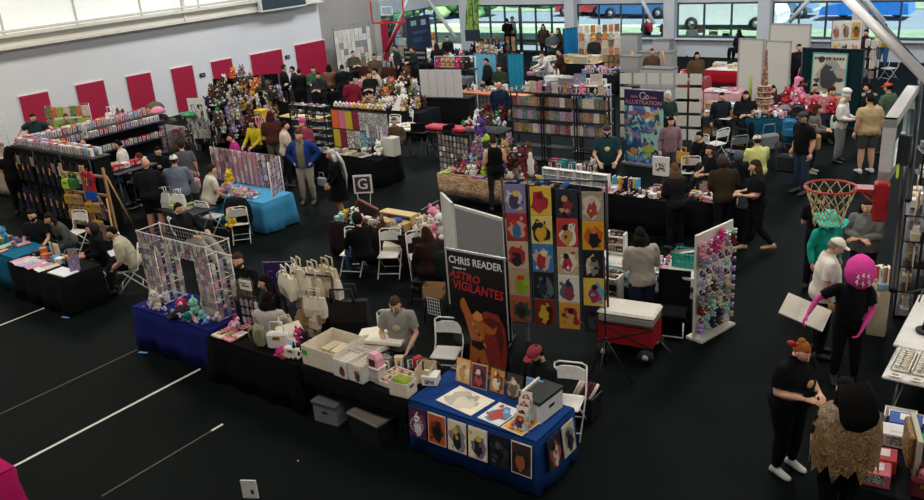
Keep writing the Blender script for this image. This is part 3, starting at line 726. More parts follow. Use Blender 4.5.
def rowof(kind, a, b, n, where, cols, rz=0, sc=1, jit=.02, up=0, group=None):
    """n items evenly from world point a to b"""
    for i in range(n):
        t = (i+.5)/n; p = Vector(a).lerp(Vector(b), t)+Vector((rnd.uniform(-jit, jit), rnd.uniform(-jit, jit), 0))
        item(kind, p, where, rnd.choice(cols), rz+rnd.uniform(-.15, .15)*(jit > 0), sc*rnd.uniform(.92, 1.08) if not isinstance(sc, tuple) else sc, rx=up, group=group)
def spread(kinds, x0, y0, x1, y1, z, n, where, cols, sc=1, rz=0, gap=1.0):
    """n wares laid out in a loose grid over a table top so that they do not overlap"""
    a, b = abs(x1-x0), abs(y1-y0); k = max(1, round(math.sqrt(n*a/max(b, .01)))); r = max(1, math.ceil(n/k)); q = 0
    for i in range(k):
        for j in range(r):
            if q >= n: return
            q += 1; kd = rnd.choice(kinds) if isinstance(kinds, (list, tuple)) else kinds
            x = min(x0, x1)+a*(i+.5+rnd.uniform(-.12, .12))/k; y = min(y0, y1)+b*(j+.5+rnd.uniform(-.12, .12))/r
            item(kd, (x, y, z), where, rnd.choice(cols), rz+rnd.uniform(-.25, .25), sc*rnd.uniform(.9, 1.12))
def heap(kinds, x0, y0, x1, y1, z, n, where, cols, peak=.5, sc=1):
    """wares piled on steps: higher in the middle and the back"""
    for i in range(n):
        u, v = rnd.random(), rnd.random(); x = x0+(x1-x0)*u; y = y0+(y1-y0)*v
        item(rnd.choice(kinds), (x, y, z+peak*math.sin(PI*u)**.7*v), where, rnd.choice(cols), rnd.uniform(-.8, .8), sc*rnd.uniform(.8, 1.25))
# ------------------------------------------------------------ stands and displays
def face_cam(rz=0): return rz
def poster(w, h, cols, seed, name='poster', frame=None):
    """printed sheet in the xz plane facing -y, with a plain abstract figure"""
    r = random.Random(seed); m = MB(); bg, c1, c2, c3 = [M(c, .55, var=.1, scale=12) for c in cols]
    m.box((0, 0, 0), (w, .008, h), M(frame, .6) if frame else bg)
    k = .92 if frame else .999
    if frame: m.box((0, -.005, 0), (w*k, .004, h*k), bg)
    y = -.0075
    def blob(cx, cz, rx, rz, mat, n=14, jag=.12, lay=0):
        pts = [(cx+rx*math.cos(2*PI*i/n)*(1+r.uniform(-jag, jag)), cz+rz*math.sin(2*PI*i/n)*(1+r.uniform(-jag, jag))) for i in range(n)]
        pts = [(max(-w*k/2, min(w*k/2, a)), max(-h*k/2, min(h*k/2, b))) for a, b in pts]
        yy = y-.0012*lay
        m.add([(cx, yy, cz)]+[(a, yy, b) for a, b in pts], [(0, 1+i, 1+(i+1) % n) for i in range(n)], mat)
    blob(r.uniform(-.1, .1)*w, -.05*h, w*.4, h*.36, c1, jag=.35, lay=0)
    blob(r.uniform(-.08, .08)*w, -.12*h, w*.24, h*.28, c2, jag=.3, lay=1)
    blob(r.uniform(-.1, .1)*w, .18*h, w*.15, h*.11, c3, jag=.08, lay=2)
    for q in range(4): blob(r.uniform(-.35, .35)*w, r.uniform(-.4, .35)*h, w*r.uniform(.04, .12), h*r.uniform(.03, .08), r.choice((c1, c2, c3)), n=8, jag=.4, lay=3+q)
    return m
def grid_mb(w, h, mat, step=.1, r=.004):
    m = MB(); nx = max(1, int(w/step)); nz = max(1, int(h/step))
    for i in range(nx+1): x = -w/2+w*i/nx; m.box((x, 0, h/2), (r*2, r*2, h), mat)
    for j in range(nz+1): m.box((0, 0, h*j/nz), (w, r*2, r*2), mat)
    return m
def shelf(loc, w, h, d, n, label, col='black', rz=0, back=False, name='shelf_rack', cat='shelf', group=None):
    t = thing(name, label, cat, loc, rz, group); m = M(col, .5, var=.05)
    for i in (-1, 1):
        for j in (-1, 1): MB().box((i*(w/2-.015), j*(d/2-.015), h/2), (.03, .03, h), m).build('post', t)
    for k in range(n): MB().box((0, 0, .04+(h-.06)*k/max(1, n-1)), (w-.04, d, .025), m).build('shelf', t)
    if back: MB().box((0, d/2, h/2), (w, .012, h), m).build('back_panel', t)
    return t
def onshelf(sh, w, h, d, n, kinds, per, where, cols, sc=1, skip=()):
    """wares standing on every board of a shelf"""
    Mx = Matrix.Translation(sh.location) @ Matrix.Rotation(sh.rotation_euler[2], 4, 'Z')
    for k in range(n):
        if k in skip: continue
        z = .053+(h-.06)*k/max(1, n-1)
        for i in range(per):
            p = Mx @ Vector((-w/2+.05+(w-.1)*(i+.5)/per, rnd.uniform(-.04, .02)-.02, z)); kd = rnd.choice(kinds)
            q = (.1*sc if kd == 'book' else 0)
            item(kd, p+Vector((0, 0, q)), where, rnd.choice(cols), sh.rotation_euler[2]+(PI/2 if kd == 'book' else 0)+rnd.uniform(-.06, .06), sc*rnd.uniform(.92, 1.05))
def banner(loc, w, h, rz, label, panel_mb_fn, name='roll_up_banner', cat='banner', lean=0):
    t = thing(name, label, cat, loc, rz)
    MB().box((0, 0, .04), (w+.06, .2, .08), M('8a8c90', .4, .5), bev=.01).build('base', t)
    MB().tube([(0, .05, .05), (0, .05, h)], .012, M('8a8c90', .4, .5), 6).build('pole', t)
    MB().box((0, 0, h), (w+.02, .03, .03), M('b6b9bc', .4, .5)).build('top_bar', t)
    panel_mb_fn(t); return t
def backpack(loc, rz, col, label, sc=1):
    t = thing('backpack', label, 'backpack', loc, rz, None, col); t.scale = (sc,)*3
    MB().box((0, 0, .22), (.3, .16, .44), OC('cloth'), bev=.06).build('body', t); MB().box((0, -.1, .14), (.22, .07, .2), OC('cloth'), bev=.03).build('pocket', t)
    for k in (-1, 1): MB().tube([(k*.08, .08, .42), (k*.1, .15, .3), (k*.1, .1, .05)], .015, OC('cloth'), 6).build('strap', t)
    MB().tube([(-.12, -.06, .36), (0, -.1, .42), (.12, -.06, .36)], .005, M('b6b9bc', .4), 4).build('zip', t); return t
def box_open(loc, w, d, h, rz, label, col='white', fill=None, name='comic_box'):
    t = thing(name, label, 'box', loc, rz, None, col); th = .006; P0 = OC('paper')
    b = MB().box((0, 0, th), (w, d, th*2), P0)
    for k in (-1, 1): b.box((0, k*(d/2-th/2), h/2), (w, th, h), P0).box((k*(w/2-th/2), 0, h/2), (th, d-2*th, h), P0)
    b.build('body', t)
    for k in (-1, 1): MB().box((k*(w/2+.001), 0, h*.68), (.004, min(.09, d*.4), .03), M('3a2a20')).build('hand_hole', t)
    if fill: 
        f = MB(); y = -d/2+.015 
        n = int((w-.04)/.012) 
        for i in range(n):
            x = -w/2+.02+i*.012; hh = h*.86+.01*math.sin(i*1.7)
            f.box((x, 0, hh/2), (.008, d-.03, hh), M(rnd.choice(fill), .6, var=.05))
        f.build('comics', t)
    return t
def kin(c, cols): return [c]*3+cols
# ============================================================ nearest row of tables
PAPER = ['cream', 'white', 'beige']
BRIGHT = ['red', 'yellow', 'blue', 'white', 'pink', 'teal', 'orange', 'purple', 'lime']
SOFT = ['white', 'cream', 'pink', 'lilac', 'mint', 'sky', 'beige']
DARKS = ['black', 'charcoal', 'navy', 'maroon', 'grey']
ALLC = BRIGHT+SOFT+['black', 'grey', 'brown', 'green', 'maroon', 'navy']
# --- blue table of comic prints
bx0, bx1, by0, by1 = -6.46, -4.56, 7.0, 7.84
cloth(bx0, by0, bx1, by1, '173c7a', 'royal blue cloth over the nearest table, comic prints hung along its front', flare=.04)
pc = [('4a2348', '7a3a5c', 'd9cfd6', 'cfc4cc'), ('c4572c', '7a2f24', '14161c', '2c2a30'), ('e8dcc0', '8c8c90', '1c1f2a', 'd6b53a'), ('efe4c4', '7c6d86', '20242c', 'e0be3c'), ('17181d', '2e3038', '0c0d10', '4c4e56'), ('3b2c2c', '1b1c20', 'a5562c', '26282e')]
nm = ['plum print with a ring of pale letters, hung furthest left on the blue cloth', 'print of dark spires on a red sky, hung on the blue cloth', 'print of grey and black shapes under a yellow patch, left of its look-alike', 'print of grey and black shapes under a yellow patch, next to the black print', 'nearly black print hung on the front of the blue cloth', 'dark rounded mass print hung by the corner of the blue cloth']
for i in range(6):
    x = bx0+.17+i*.312; o = poster(.28, .42, pc[i], 20+i, frame=None if i in (0, 4) else 'ddd3c0').build('comic_print', None, (x, by0-.075, .50)); o.rotation_euler = (math.radians(-5), 0, 0); tag(o, nm[i], 'print')
    if i == 0:
        lm_ = M('e4d9e0', .6); k = MB()
        for j in range(16):
            a = 2*PI*j/16
            if j != 4: k.box((.1*math.cos(a), -.018, .1*math.sin(a)-.03), (.014, .003, .022), lm_, mtx=None)
        k.tube([(.035*math.cos(2*PI*j/12), -.018, .035*math.sin(2*PI*j/12)+.06) for j in range(13)], .012, lm_, 5); k.build('lettering', o)
for i, (y, lb) in enumerate(((7.25, 'dark print with a pale arc on the end of the blue cloth, nearer the corner'), (7.58, 'pale framed print with a dark figure on the end of the blue cloth'))):
    o = poster(.27, .42, (('2a2c34', 'a84a3a', 'cfc6b4', '15161a'), ('cfc4ae', '8a8a88', '1c1e24', '3a3c40'))[i], 40+i, frame='cfc6b4' if i else None).build('comic_print', None, (bx1+.085, y, .5)); o.rotation_euler = (math.radians(-5), 0, PI/2); tag(o, lb, 'print')
def sheet(pts, z, cols, seed, label, w=None):
    a, b, c = [W(*p, z) for p in pts]; ux = (b-a); uy = (c-a); wd, hh = ux.length, uy.length
    o = poster(wd, hh, cols, seed, frame='ece6d8').build('art_sheet', None, (a+b+c-a)/2 if False else a+ux/2+uy/2+Vector((0, 0, .008))); o.rotation_euler = (-PI/2, 0, math.atan2(ux.y, ux.x)); return tag(o, label, 'print')
sheet([(437, 401), (472, 417), (459, 386)], .765, ('ece4d2', 'b9b2a6', 'd6cdb8', 'a39e94'), 3, 'large pale pencil drawing lying open on the blue cloth')
sheet([(480, 419), (502, 428), (497, 402)], .765, ('dfe6ea', '4f8bc0', 'b8402c', '8fb8d8'), 5, 'white print with a blue and red figure lying on the blue cloth')
sheet([(505, 429), (526, 438), (519, 411)], .765, ('e0a63c', 'c85a3a', '3a4c7c', 'e6cf9a'), 6, 'orange and yellow print lying beside the small tiered stand')
yb = 7.7
st = [(458, 478, 'd9893c', ('e3b87c', 'e8dcc0', 'cfa468', 'c98a4a'), 'tan framed notice standing at the left rear of the blue table'), (480, 494, 'c9b8a0', ('6a2c34', '20222c', 'b0444c', 'd9cfc0'), 'dark red comic standing in front of the white chair back'), (495, 512, '2b2c30', ('c98a3c', '6a4a34', 'e8d8b8', '8c3b22'), 'brown and orange comic standing at the rear of the blue table'),
      (514, 527, '2b2c30', ('3a3030', 'b9a58c', '6a5a50', 'd9cfc0'), 'grey brown comic standing left of the blue covered comic'), (528, 543, '9ab4d0', ('6f93bd', 'c0392b', '2c3e66', 'd9e2ea'), 'pale blue covered comic leaning beside the black lidded box')]
for i, (a, b, fr, cs, lb) in enumerate(st):
    p = W((a+b)/2, 392+ i*5, .76); x = bx0+.36+i*.27; 
    o = poster(.235, .33, cs, 60+i, frame=fr).build('comic', None, (x, yb-.02*(i % 2), .92)); o.rotation_euler = (math.radians(-12), 0, math.radians(rnd.uniform(-4, 8))); tag(o, lb, 'comic')
    MB().tube([(0, .01, .05), (0, .1, -.14)], .006, M('202226'), 5).build('easel_leg', o)
# small tiered stand of comics
sx, sy = -4.83, 7.18
t = thing('comic_stand', 'clear tiered stand of small white comics at the front corner of the blue cloth', 'stand', (sx, sy, .762), math.radians(8))
for k in range(4):
    MB().box((0, -.09+.055*k, .06+.07*k), (.17, .008, .12+.02*k), M('d6dde0', .15)).build('tier', t)
    o = poster(.14, .2, (('e6e0d2', 'b8332c', '2c3e66', 'd9a83c'), ('ece6d8', 'b8332c', '3a6a3c', '20222c'), ('ece6d8', 'c0392b', '30343c', 'c9bfa6'), ('e8e2d4', 'b8332c', '8c3b22', 'd9cfc0'))[k], 80+k).build('small_comic', None, (sx-.09*0, sy-.105+.055*k, .762+.13+.07*k)); o.rotation_euler = (math.radians(-10), 0, math.radians(8)); tag(o, 'small comic with red title on tier %s of the clear stand' % ['one, the lowest', 'two', 'three', 'four, the topmost'][k], 'comic')
# black lidded short box
t = thing('comic_box', 'white comic box with black lid at the right end of the blue cloth', 'box', (-4.82, 7.56, .762), math.radians(-4), None, 'white')
MB().box((0, 0, .13), (.28, .48, .26), OC('paper'), bev=.006).build('body', t); MB().box((0, 0, .275), (.3, .5, .05), M('24272a', .5), bev=.006).build('lid', t, col='charcoal'); MB().box((.142, 0, .15), (.004, .11, .04), M('1c1f22', .6), bev=.0).build('hand_hole', t)
MB().box((0, -.242, .17), (.06, .004, .03), M('1c1f22')).build('hand_hole', t); tag(MB().box((0, 0, 0), (.03, .4, .3), M('d8d2c2', .7)).build('white_board', None, (-5.0, 7.6, .93)), 'white backing board leaning on the black lidded box', 'board')
# --- boxes table
ax0, ax1, ay0, ay1 = -8.4, -6.5, 6.95, 7.75
table(ax0, ay0, ax1, ay1, 'dark folding table loaded with white comic boxes and trinkets', 'charcoal')
cloth(ax0, ay0, ax1, ay1, '0e0f12', 'short black cloth hanging over the table of comic boxes', z=.765, drop=.3, flare=.02, name='table_cover')
CM = ['e9e0cc', 'efe8da', 'd8cdb8', 'e4dccb', 'c9b795']
def comics_in(t, x0, x1, y, z, dep, hh, where, n):
    for i in range(n):
        x = x0+(x1-x0)*(i+.5)/n; o = bpy.data.objects.new('bagged_comic', proto('filed')); COL.objects.link(o); o.scale = (1, dep, hh); o.location = (x, y, z); o.rotation_euler = (0, .12, 0); o.color = lin(rnd.choice(CM)); tag(o, 'bagged comic filed upright '+where, 'comic', 'bagged comics '+where)
_cache['filed'] = MB().box((0, 0, .5), (.006, 1, 1), OC('gloss')).mesh('filed')
def longbox(cx, cy, w, d, h, label, n, where, printed=None):
    b = box_open((cx, cy, .775), w, d, h, 0, label, 'white')
    comics_in(b, cx-w/2+.02, cx+w/2-.02, cy, .785, d-.04, h*.9, where, n)
    if printed: poster(w*.46, h*.85, printed, int(cx*100) % 97).build('printed_front', b).location = (w*.2, -d/2-.005, h*.48)
# big open carton (walls taller) and the two boxes with printed fronts
t = box_open((-8.05, 7.28, .775), .62, .62, .3, 0, 'big open white carton with green mark at the left of the boxes table', 'cream')
MB().box((-.25, -.312, .2), (.1, .004, .07), M('3fae4a', .5)).build('green_label', t)
rowof('small_box', (-8.22, 7.35, .79), (-7.88, 7.35, .79), 2, 'inside the big open carton', ['beige'], sc=(.9, 2.2, 1.6))
longbox(-7.6, 7.1, .25, .32, .27, 'white comic box with a grey and red printed front', 16, 'in the comic box with grey and red front', ('e4dccb', '5a5048', '8c3b32', '2a2a30'))
longbox(-7.33, 7.13, .25, .36, .27, 'white comic box with a red and black printed front beside the pink display', 16, 'in the comic box beside the pink display', ('e4dccb', 'a8342c', '2a3a5c', 'b98f35'))
longbox(-7.62, 7.52, .5, .26, .24, 'long white comic box lying behind the printed boxes', 30, 'in the long box behind the printed boxes')
for i, (x, y, z, rz, lb) in enumerate(((-7.75, 7.9, 1.02, .5, 'white box lid propped slantwise behind the big carton'), (-7.45, 7.72, 1.04, .3, 'white box lid lying flat over the long comic box'))):
    o = MB().box((0, 0, 0), (.55, .25, .05), M('e8e0d0', .7), bev=.006).build('box_lid', None, (x, y, z)); o.rotation_euler = (0, -.15 if i == 0 else 0, rz); tag(o, lb, 'lid')
tag(MB().box((0, 0, .09), (.1, .06, .18), M('c42a22', .6)).build('red_card', None, (-7.15, 7.13, .78)), 'bright red card box next to the printed comic boxes', 'box')
# pink house display with boxed figures
t = thing('display_tower', 'pink peaked display box standing on a clear case among the trinkets', 'display', (-7.14, 7.16, .775))
MB().box((0, 0, .09), (.2, .16, .18), M('c9c4bc', .4)).build('case', t); MB().box((0, 0, .2), (.22, .18, .02), M('e6e0da')).build('shelf', t)
MB().loft([[(-.09, -.07, .21), (.09, -.07, .21), (.09, .07, .21), (-.09, .07, .21)], [(-.09, -.07, .33), (.09, -.07, .33), (.09, .07, .33), (-.09, .07, .33)], [(-.05, -.05, .4), (.05, -.05, .4), (.05, .05, .4), (-.05, .05, .4)]], M('e0a0b0', .6), False).box((0, -.072, .28), (.1, .005, .1), M('2b1c24')).build('house', t)
for i, (x, y, c) in enumerate(((-7.3, 7.6, 'black'), (-7.2, 7.45, 'grey'), (-7.08, 7.55, 'beige'), (-6.95, 7.62, 'charcoal'), (-6.84, 7.66, 'red'), (-6.72, 7.64, 'brown'))): item('boxed_figure', (x, y, .775), 'at the rear of the trinket table', c, rz=.3*i)
for i in range(5): item('keychain', (-7.2+.04*i, 7.06, .83), 'hanging on the clear case', 'white')
# tray of badges
tr = thing('badge_tray', 'long white tray divided into rows of small badges', 'tray', (-6.84, 7.26, .775), math.radians(-3)); tr.scale = (1, 1.35, 1.2)
b = MB().box((0, 0, .012), (.5, .3, .024), M('e9dcc8', .7))
for k in (-1, 1): b.box((0, k*.15, .03), (.5, .01, .06), M('e9dcc8', .7)).box((k*.25, 0, .03), (.01, .31, .06), M('e9dcc8', .7))
b.build('tray', tr); d_ = MB()
for k in range(1, 4): d_.box((0, -.15+.075*k, .03), (.49, .006, .04), M('f0e8d8'))
d_.build('dividers', tr)
for i in range(11):
    for j in range(4): item('pin_card', (-7.06+.045*i, 7.11+.1*j, .82), 'in the divided white tray', rnd.choice(['white', 'cream', 'brown', 'pink', 'maroon', 'beige']), sc=.75, rx=.5, rz=rnd.uniform(-.3, .3))
t = box_open((-6.6, 7.06, .775), .28, .22, .2, .1, 'white box of lime green comics on the corner of the trinket table', 'cream')
for i in range(6): item('comic_book', (-6.6+.03*i-.08, 7.06, .9), 'standing in the white corner box', 'lime', rx=1.3, rz=1.5, sc=.8)
t = box_open((-6.57, 7.5, .775), .2, .28, .2, .3, 'low cream box behind the lime comics', 'beige')
item('small_box', (-6.45, 7.45, .775), 'between the cream box and the tan framed notice', 'white', rz=.4, sc=(1.3, 1.6, 1.2))
# under the table
t = thing('storage_box', 'grey cardboard storage box on the floor under the comic table', 'box', (-7.95, 7.02, 0), .1, None, 'grey')
MB().box((0, 0, .15), (.42, .34, .3), M('77777a', .7), bev=.01).build('body', t); MB().box((0, 0, .31), (.45, .37, .05), M('55575c', .6), bev=.01).build('lid', t); MB().box((0, -.172, .18), (.1, .005, .03), M('15161a')).build('hand_hole', t)
t = thing('storage_box', 'black plastic crate with a clear lid on the floor under the comic table', 'crate', (-7.15, 7.0, 0), -.1)
MB().loft([[(x*k, y*k, z) for x, y in ((-.3, -.2), (.3, -.2), (.3, .2), (-.3, .2))] for z, k in ((0, .88), (.28, 1), (.3, 1.05))], M('24262a', .4), False).build('body', t); MB().box((0, 0, .33), (.62, .42, .05), M('6a665e', .35), bev=.015).build('lid', t)
# --- black table of colourful wares
cx0, cx1, cy0, cy1 = -10.4, -8.45, 6.9, 7.65
cloth(cx0, cy0, cx1, cy1, '0b0b0d', 'plain black floor-length cloth over the table of bags and bright wares', flare=.05)
spread(['folded_shirt'], -10.3, 6.98, -9.85, 7.3, .765, 3, 'at the left end of the black table', ['cream', 'white', 'pink'], .8)
spread(['sticker_sheet', 'pin_card', 'crochet_bunch'], -10.3, 6.98, -9.8, 7.4, .81, 10, 'on the cream cloths of the black table', ['cream', 'red', 'lime', 'orange', 'pink'])
t = thing('card_rack', 'black wire rack of small cards under a white price sign', 'rack', (-10.05, 7.5, .765), .1)
grid_mb(.42, .5, M('1b1c20', .4)).build('frame', t); MB().tube([(0, 0, .5), (0, 0, .62)], .006, M('1b1c20')).build('pole', t)
MB().box((0, -.01, .68), (.24, .01, .16), M('e8e2d6')).build('sign', t)
MB().box((-.04, -.018, .71), (.13, .003, .012), M('3a3a3e')).box((.0, -.018, .67), (.16, .003, .02), M('3a3a3e')).build('lettering', t)
for i in range(4):
    for j in range(3): item('keychain', (-10.2+.1*i, 7.48+.01*i, .83+.15*j), 'clipped to the black wire card rack', rnd.choice(['white', 'maroon', 'pink', 'beige', 'grey']), sc=1.4)
q_ = W(246, 300, 1.02); backpack(q_, .3, '5b5240', 'olive brown rounded backpack held up beside the wire charm arch', .85)
tag(MB().box((0, 0, .13), (.35, .2, .26), M('141418'), bev=.01).build('display_riser', None, (q_.x, q_.y, .765)), 'black display block under the olive brown backpack', 'block')
backpack((-9.35, 7.05, .775), 2.9, '8b8a6c', 'sage green backpack lying at the front of the black table', .8)
item('handbag', (-9.05, 7.15, .775), 'at the middle of the black table', 'white', rz=.5, sc=1.1); item('tote_bag', (-8.93, 7.35, .775), 'slumped on the black table', 'cream', rz=1.2, rx=-.9)
spread(['crochet_bunch', 'plush_toy', 'hat_ware', 'folded_shirt'], -9.0, 6.95, -8.5, 7.5, .775, 9, 'at the right end of the black table', ['pink', 'white', 'magenta', 'sky', 'black', 'maroon', 'cream', 'red'], .75)
item('handbag', (-8.62, 7.02, .775), 'in the corner next to the big carton', 'white', rz=.2, sc=.8)
spread(['crochet_bunch', 'figurine', 'cup'], -9.8, 7.45, -9.1, 7.62, .775, 6, 'behind the sage backpack', ['black', 'maroon', 'charcoal', 'white'])
# tote bag rack behind
t = thing('bag_rack', 'black garment rack carrying cream tote bags behind the black table', 'rack', (-9.4, 8.15, 0), .25)
bk = M('15161a', .5)
for k in (-1, 1): MB().tube([(k*.45, 0, 0), (k*.45, 0, 1.5)], .018, bk).build('post', t); MB().tube([(k*.45, -.3, .02), (k*.45, .3, .02)], .018, bk).build('foot', t)
MB().tube([(-.45, 0, 1.5), (.45, 0, 1.5)], .016, bk).build('top_rail', t); MB().tube([(-.45, 0, .95), (.45, 0, .95)], .012, bk).build('rail', t)
for i in range(7): item('tote_bag', (-9.72+.12*i, 8.02+.05*i+.1*(i % 2), 1.12+.1*(i % 2)), 'hanging high on the black rack', rnd.choice(['cream', 'beige', 'cream']), rz=rnd.uniform(-.5, .7), sc=rnd.uniform(.9, 1.1), ry=rnd.uniform(-.1, .1))
for i in range(5): item('tote_bag', (-9.3+.07*i, 7.92, .56+.1*i), 'stacked low on the black rack', rnd.choice(['beige', 'tan', 'cream']), rz=rnd.uniform(-.1, .3), sc=.95)
for i in range(3): item('handbag', (-9.7+.2*i, 8.12, .9), 'behind the stacked tote bags', ['lilac', 'grey', 'black'][i], rz=.3)
item('tote_bag', (-8.85, 8.35, .55), 'on the rear of the black rack', 'black', rz=.5, sc=(2, 2.5, 1.6))
p = W(283, 292, 0); t = thing('sign_banner', 'low dark violet banner with a red and white curl standing behind the bag seller', 'banner', (p.x, p.y, 0), .5); t.scale = (.72, .72, .72)
MB().box((0, 0, .5), (.9, .02, .75), MP('purple', 2)).box((0, -.012, .5), (.88, .006, .73), M('2a2458', .6)).build('panel', t)
MB().tube([(-.25+.1*math.cos(a), -.02, .52+.1*math.sin(a)) for a in [x*.5 for x in range(2, 11)]], .014, M('c43a4c'), 6).tube([(.0+.1*math.cos(a), -.02, .5+.1*math.sin(a)) for a in [x*.5 for x in range(0, 13)]], .01, M('d9d4e8'), 6).tube([(-.1, -.02, .36), (.35, -.02, .34)], .01, M('c43a4c'), 5).build('emblem', t)
for k in (-1, 1): MB().tube([(k*.4, .0, .9), (k*.4, .1, 0)], .012, bk).build('leg', t)
# --- navy table with the wire charm arch
nx0, nx1, ny0, ny1 = -12.55, -10.5, 7.02, 7.85
cloth(nx0, ny0, nx1, ny1, '1d226a', 'indigo cloth over the table with the wire charm arch', flare=.05)
t = thing('charm_arch', 'white wire cube arch hung all over with small charms', 'display stand', (-11.5, 7.55, .765)); wh = M('e4e0d8', .4)
def tower(x, w, d, z0, z1, name):
    m = MB()
    for sx_ in (-1, 1):
        for sy_ in (-1, 1): m.tube([(x+sx_*w/2, sy_*d/2, z0), (x+sx_*w/2, sy_*d/2, z1)], .011, wh, 6)
    n = max(1, round((z1-z0)/.34)); 
    for k in range(n+1):
        z = z0+(z1-z0)*k/n
        for s_ in (-1, 1): m.tube([(x-w/2, s_*d/2, z), (x+w/2, s_*d/2, z)], .008, wh, 5).tube([(x+s_*w/2, -d/2, z), (x+s_*w/2, d/2, z)], .008, wh, 5)
        for sx_ in (-1, 1):
            for sy_ in (-1, 1): m.ball((x+sx_*w/2, sy_*d/2, z), .022, wh, 7, 5)
    m.build(name, t)
    g = MB(); gm = M('8c8580', .5)
    nz = int((z1-z0)/.07)
    for k in range(nz): 
        z = z0+(z1-z0)*k/nz
        for s_ in (-1, 1): g.box((x, s_*d/2, z), (w, .004, .004), gm).box((x+s_*w/2, 0, z), (.004, d, .004), gm)
    for k in range(int(w/.07)): 
        for s_ in (-1, 1): g.box((x-w/2+k*.07, s_*d/2, (z0+z1)/2), (.004, .004, z1-z0), gm)
    g.build('wire_mesh', t)
tower(-.78, .4, .42, 0, .97, 'tower'); tower(.66, .36, .42, 0, .97, 'tower'); tower(-.06, 1.8, .44, .97, 1.25, 'bridge')
CHC = ['white', 'cream', 'lilac', 'grey', 'pink', 'black', 'mauve', 'beige']
for cx_, w_ in ((-.78, .4), (.66, .36)):
    for j in range(10):
        z = .8+.095*j+.02
        for i in range(4): item('keychain', (-11.5+cx_-w_/2+.05+(w_-.1)*i/3, 7.55-.225, z), 'hung on the wire charm arch', rnd.choice(CHC), sc=1.3)
        for i in range(3): item('keychain', (-11.5+cx_+w_/2+.012, 7.55-.15+.15*i, z), 'on the inner side of the wire charm arch', rnd.choice(CHC), rz=PI/2, sc=1.3)
for j in range(3):
    for i in range(17): item('keychain', (-11.5-.06-.85+.106*i, 7.55-.235, 1.79+.09*j), 'along the bridge of the wire charm arch', rnd.choice(CHC+['tan']), sc=1.3)
heap(['crochet_bunch', 'plush_toy'], -12.45, 7.1, -11.95, 7.45, .775, 12, 'at the left end of the indigo table', ['cream', 'beige', 'white', 'cream'], .1, .8)
for x, y, c, k in ((-11.72, 7.42, 'red', 'crochet_octopus'), (-11.62, 7.3, 'magenta', 'crochet_bunch'), (-11.5, 7.22, 'black', 'hat_ware'), (-11.35, 7.35, 'charcoal', 'hat_ware'), (-11.42, 7.12, 'black', 'hat_ware'), (-11.2, 7.3, 'mint', 'plush_toy'), (-11.05, 7.42, 'yellow', 'plush_toy'), (-11.0, 7.28, 'mint', 'crochet_octopus'), (-10.9, 7.5, 'magenta', 'crochet_octopus'), (-11.15, 7.1, 'teal', 'crochet_octopus'), (-10.72, 7.15, 'sky', 'crochet_bunch'), (-10.62, 7.3, 'beige', 'crochet_bunch')):
    item(k, (x, y, .775), 'among the soft toys of the indigo table', c, rz=rnd.uniform(-.6, .6), sc=1.0)
for i in range(16): item('crochet_bunch' if i % 3 else 'pin_card', (-12.3+.1*i+rnd.uniform(-.03, .03), 7.08+.05*(i % 2), .775), 'along the front edge of the indigo table', rnd.choice(['white', 'lilac', 'cream', 'pink', 'sky']), rz=i, sc=.55)
# --- black and teal tables at the far left
lx0, lx1, ly0, ly1 = -16.95, -14.95, 7.1, 7.9
cloth(lx0, ly0, lx1, ly1, '101114', 'black cloth over the zine table at the far left, papers spread on top', flare=.05)
cloth(-19.2, 7.25, -17.0, 8.0, '15617f', 'teal blue cloth on the leftmost table of the front row', flare=.05)
o = MB().box((0, 0, .01), (.55, .32, .02), M('dfe0e4', .6), bev=.004).build('price_list', None, (-15.22, 7.3, .77)); o.rotation_euler = (0, 0, .05); tag(o, 'long white sheets at the right front corner of the zine table', 'sheet')
spread(['art_print', 'pale_print', 'comic_book', 'sticker_sheet'], -16.85, 7.14, -15.5, 7.42, .775, 14, 'along the front of the zine table', ['white', 'cream', 'sky', 'pink', 'lilac', 'white'], 1.05)
spread(['comic_book', 'sticker_sheet', 'small_box', 'cup'], -16.8, 7.5, -15.1, 7.8, .775, 13, 'along the rear of the zine table', ['maroon', 'black', 'white', 'lime', 'orange', 'sky'], .9)
for i, (x, c) in enumerate(((-16.3, 'beige'), (-16.1, 'cream'), (-15.05, 'lilac'), (-15.5, 'grey'))): item('standing_print', (x, 7.7-.25*(i == 2), .775), 'standing on the zine table', c, rz=.3*i-.3+(1.2 if i == 2 else 0), sc=1.0)
spread(['art_print', 'sticker_sheet', 'plush_toy', 'bottle', 'cup'], -19.0, 7.3, -17.1, 7.9, .775, 18, 'on the teal blue table', ['lime', 'white', 'pink', 'mint', 'yellow', 'orange', 'sky'], 1)
# magenta draped stall and white card at the lower edge of the picture
p = W(-6, 462, .9)
cloth(p.x-.95, p.y-.6, p.x+.3, p.y+.08, 'b01a5c', 'magenta cloth at the lower left corner of the photo', z=.9, drop=.85, flare=.12)
item('plush_toy', (p.x-.12, p.y-.08, .905), 'on the magenta cloth in the lower left corner', 'brown', sc=1.1)
p = W(251, 497, .9); t = thing('card_stand', 'white card on a thin black stand at the bottom edge of the photo', 'sign', (p.x, p.y, 0), .5)
MB().box((0, 0, 1.0), (.17, .012, .22), M('e6e2da')).box((.03, -.008, .97), (.03, .003, .05), M('202226')).build('card', t); MB().tube([(0, .01, 0), (0, .01, .95)], .01, M('101114'), 6).build('pole', t); MB().tube([(0, 0, 0), (0, 0, .015)], .12, M('101114'), 12).build('base', t)
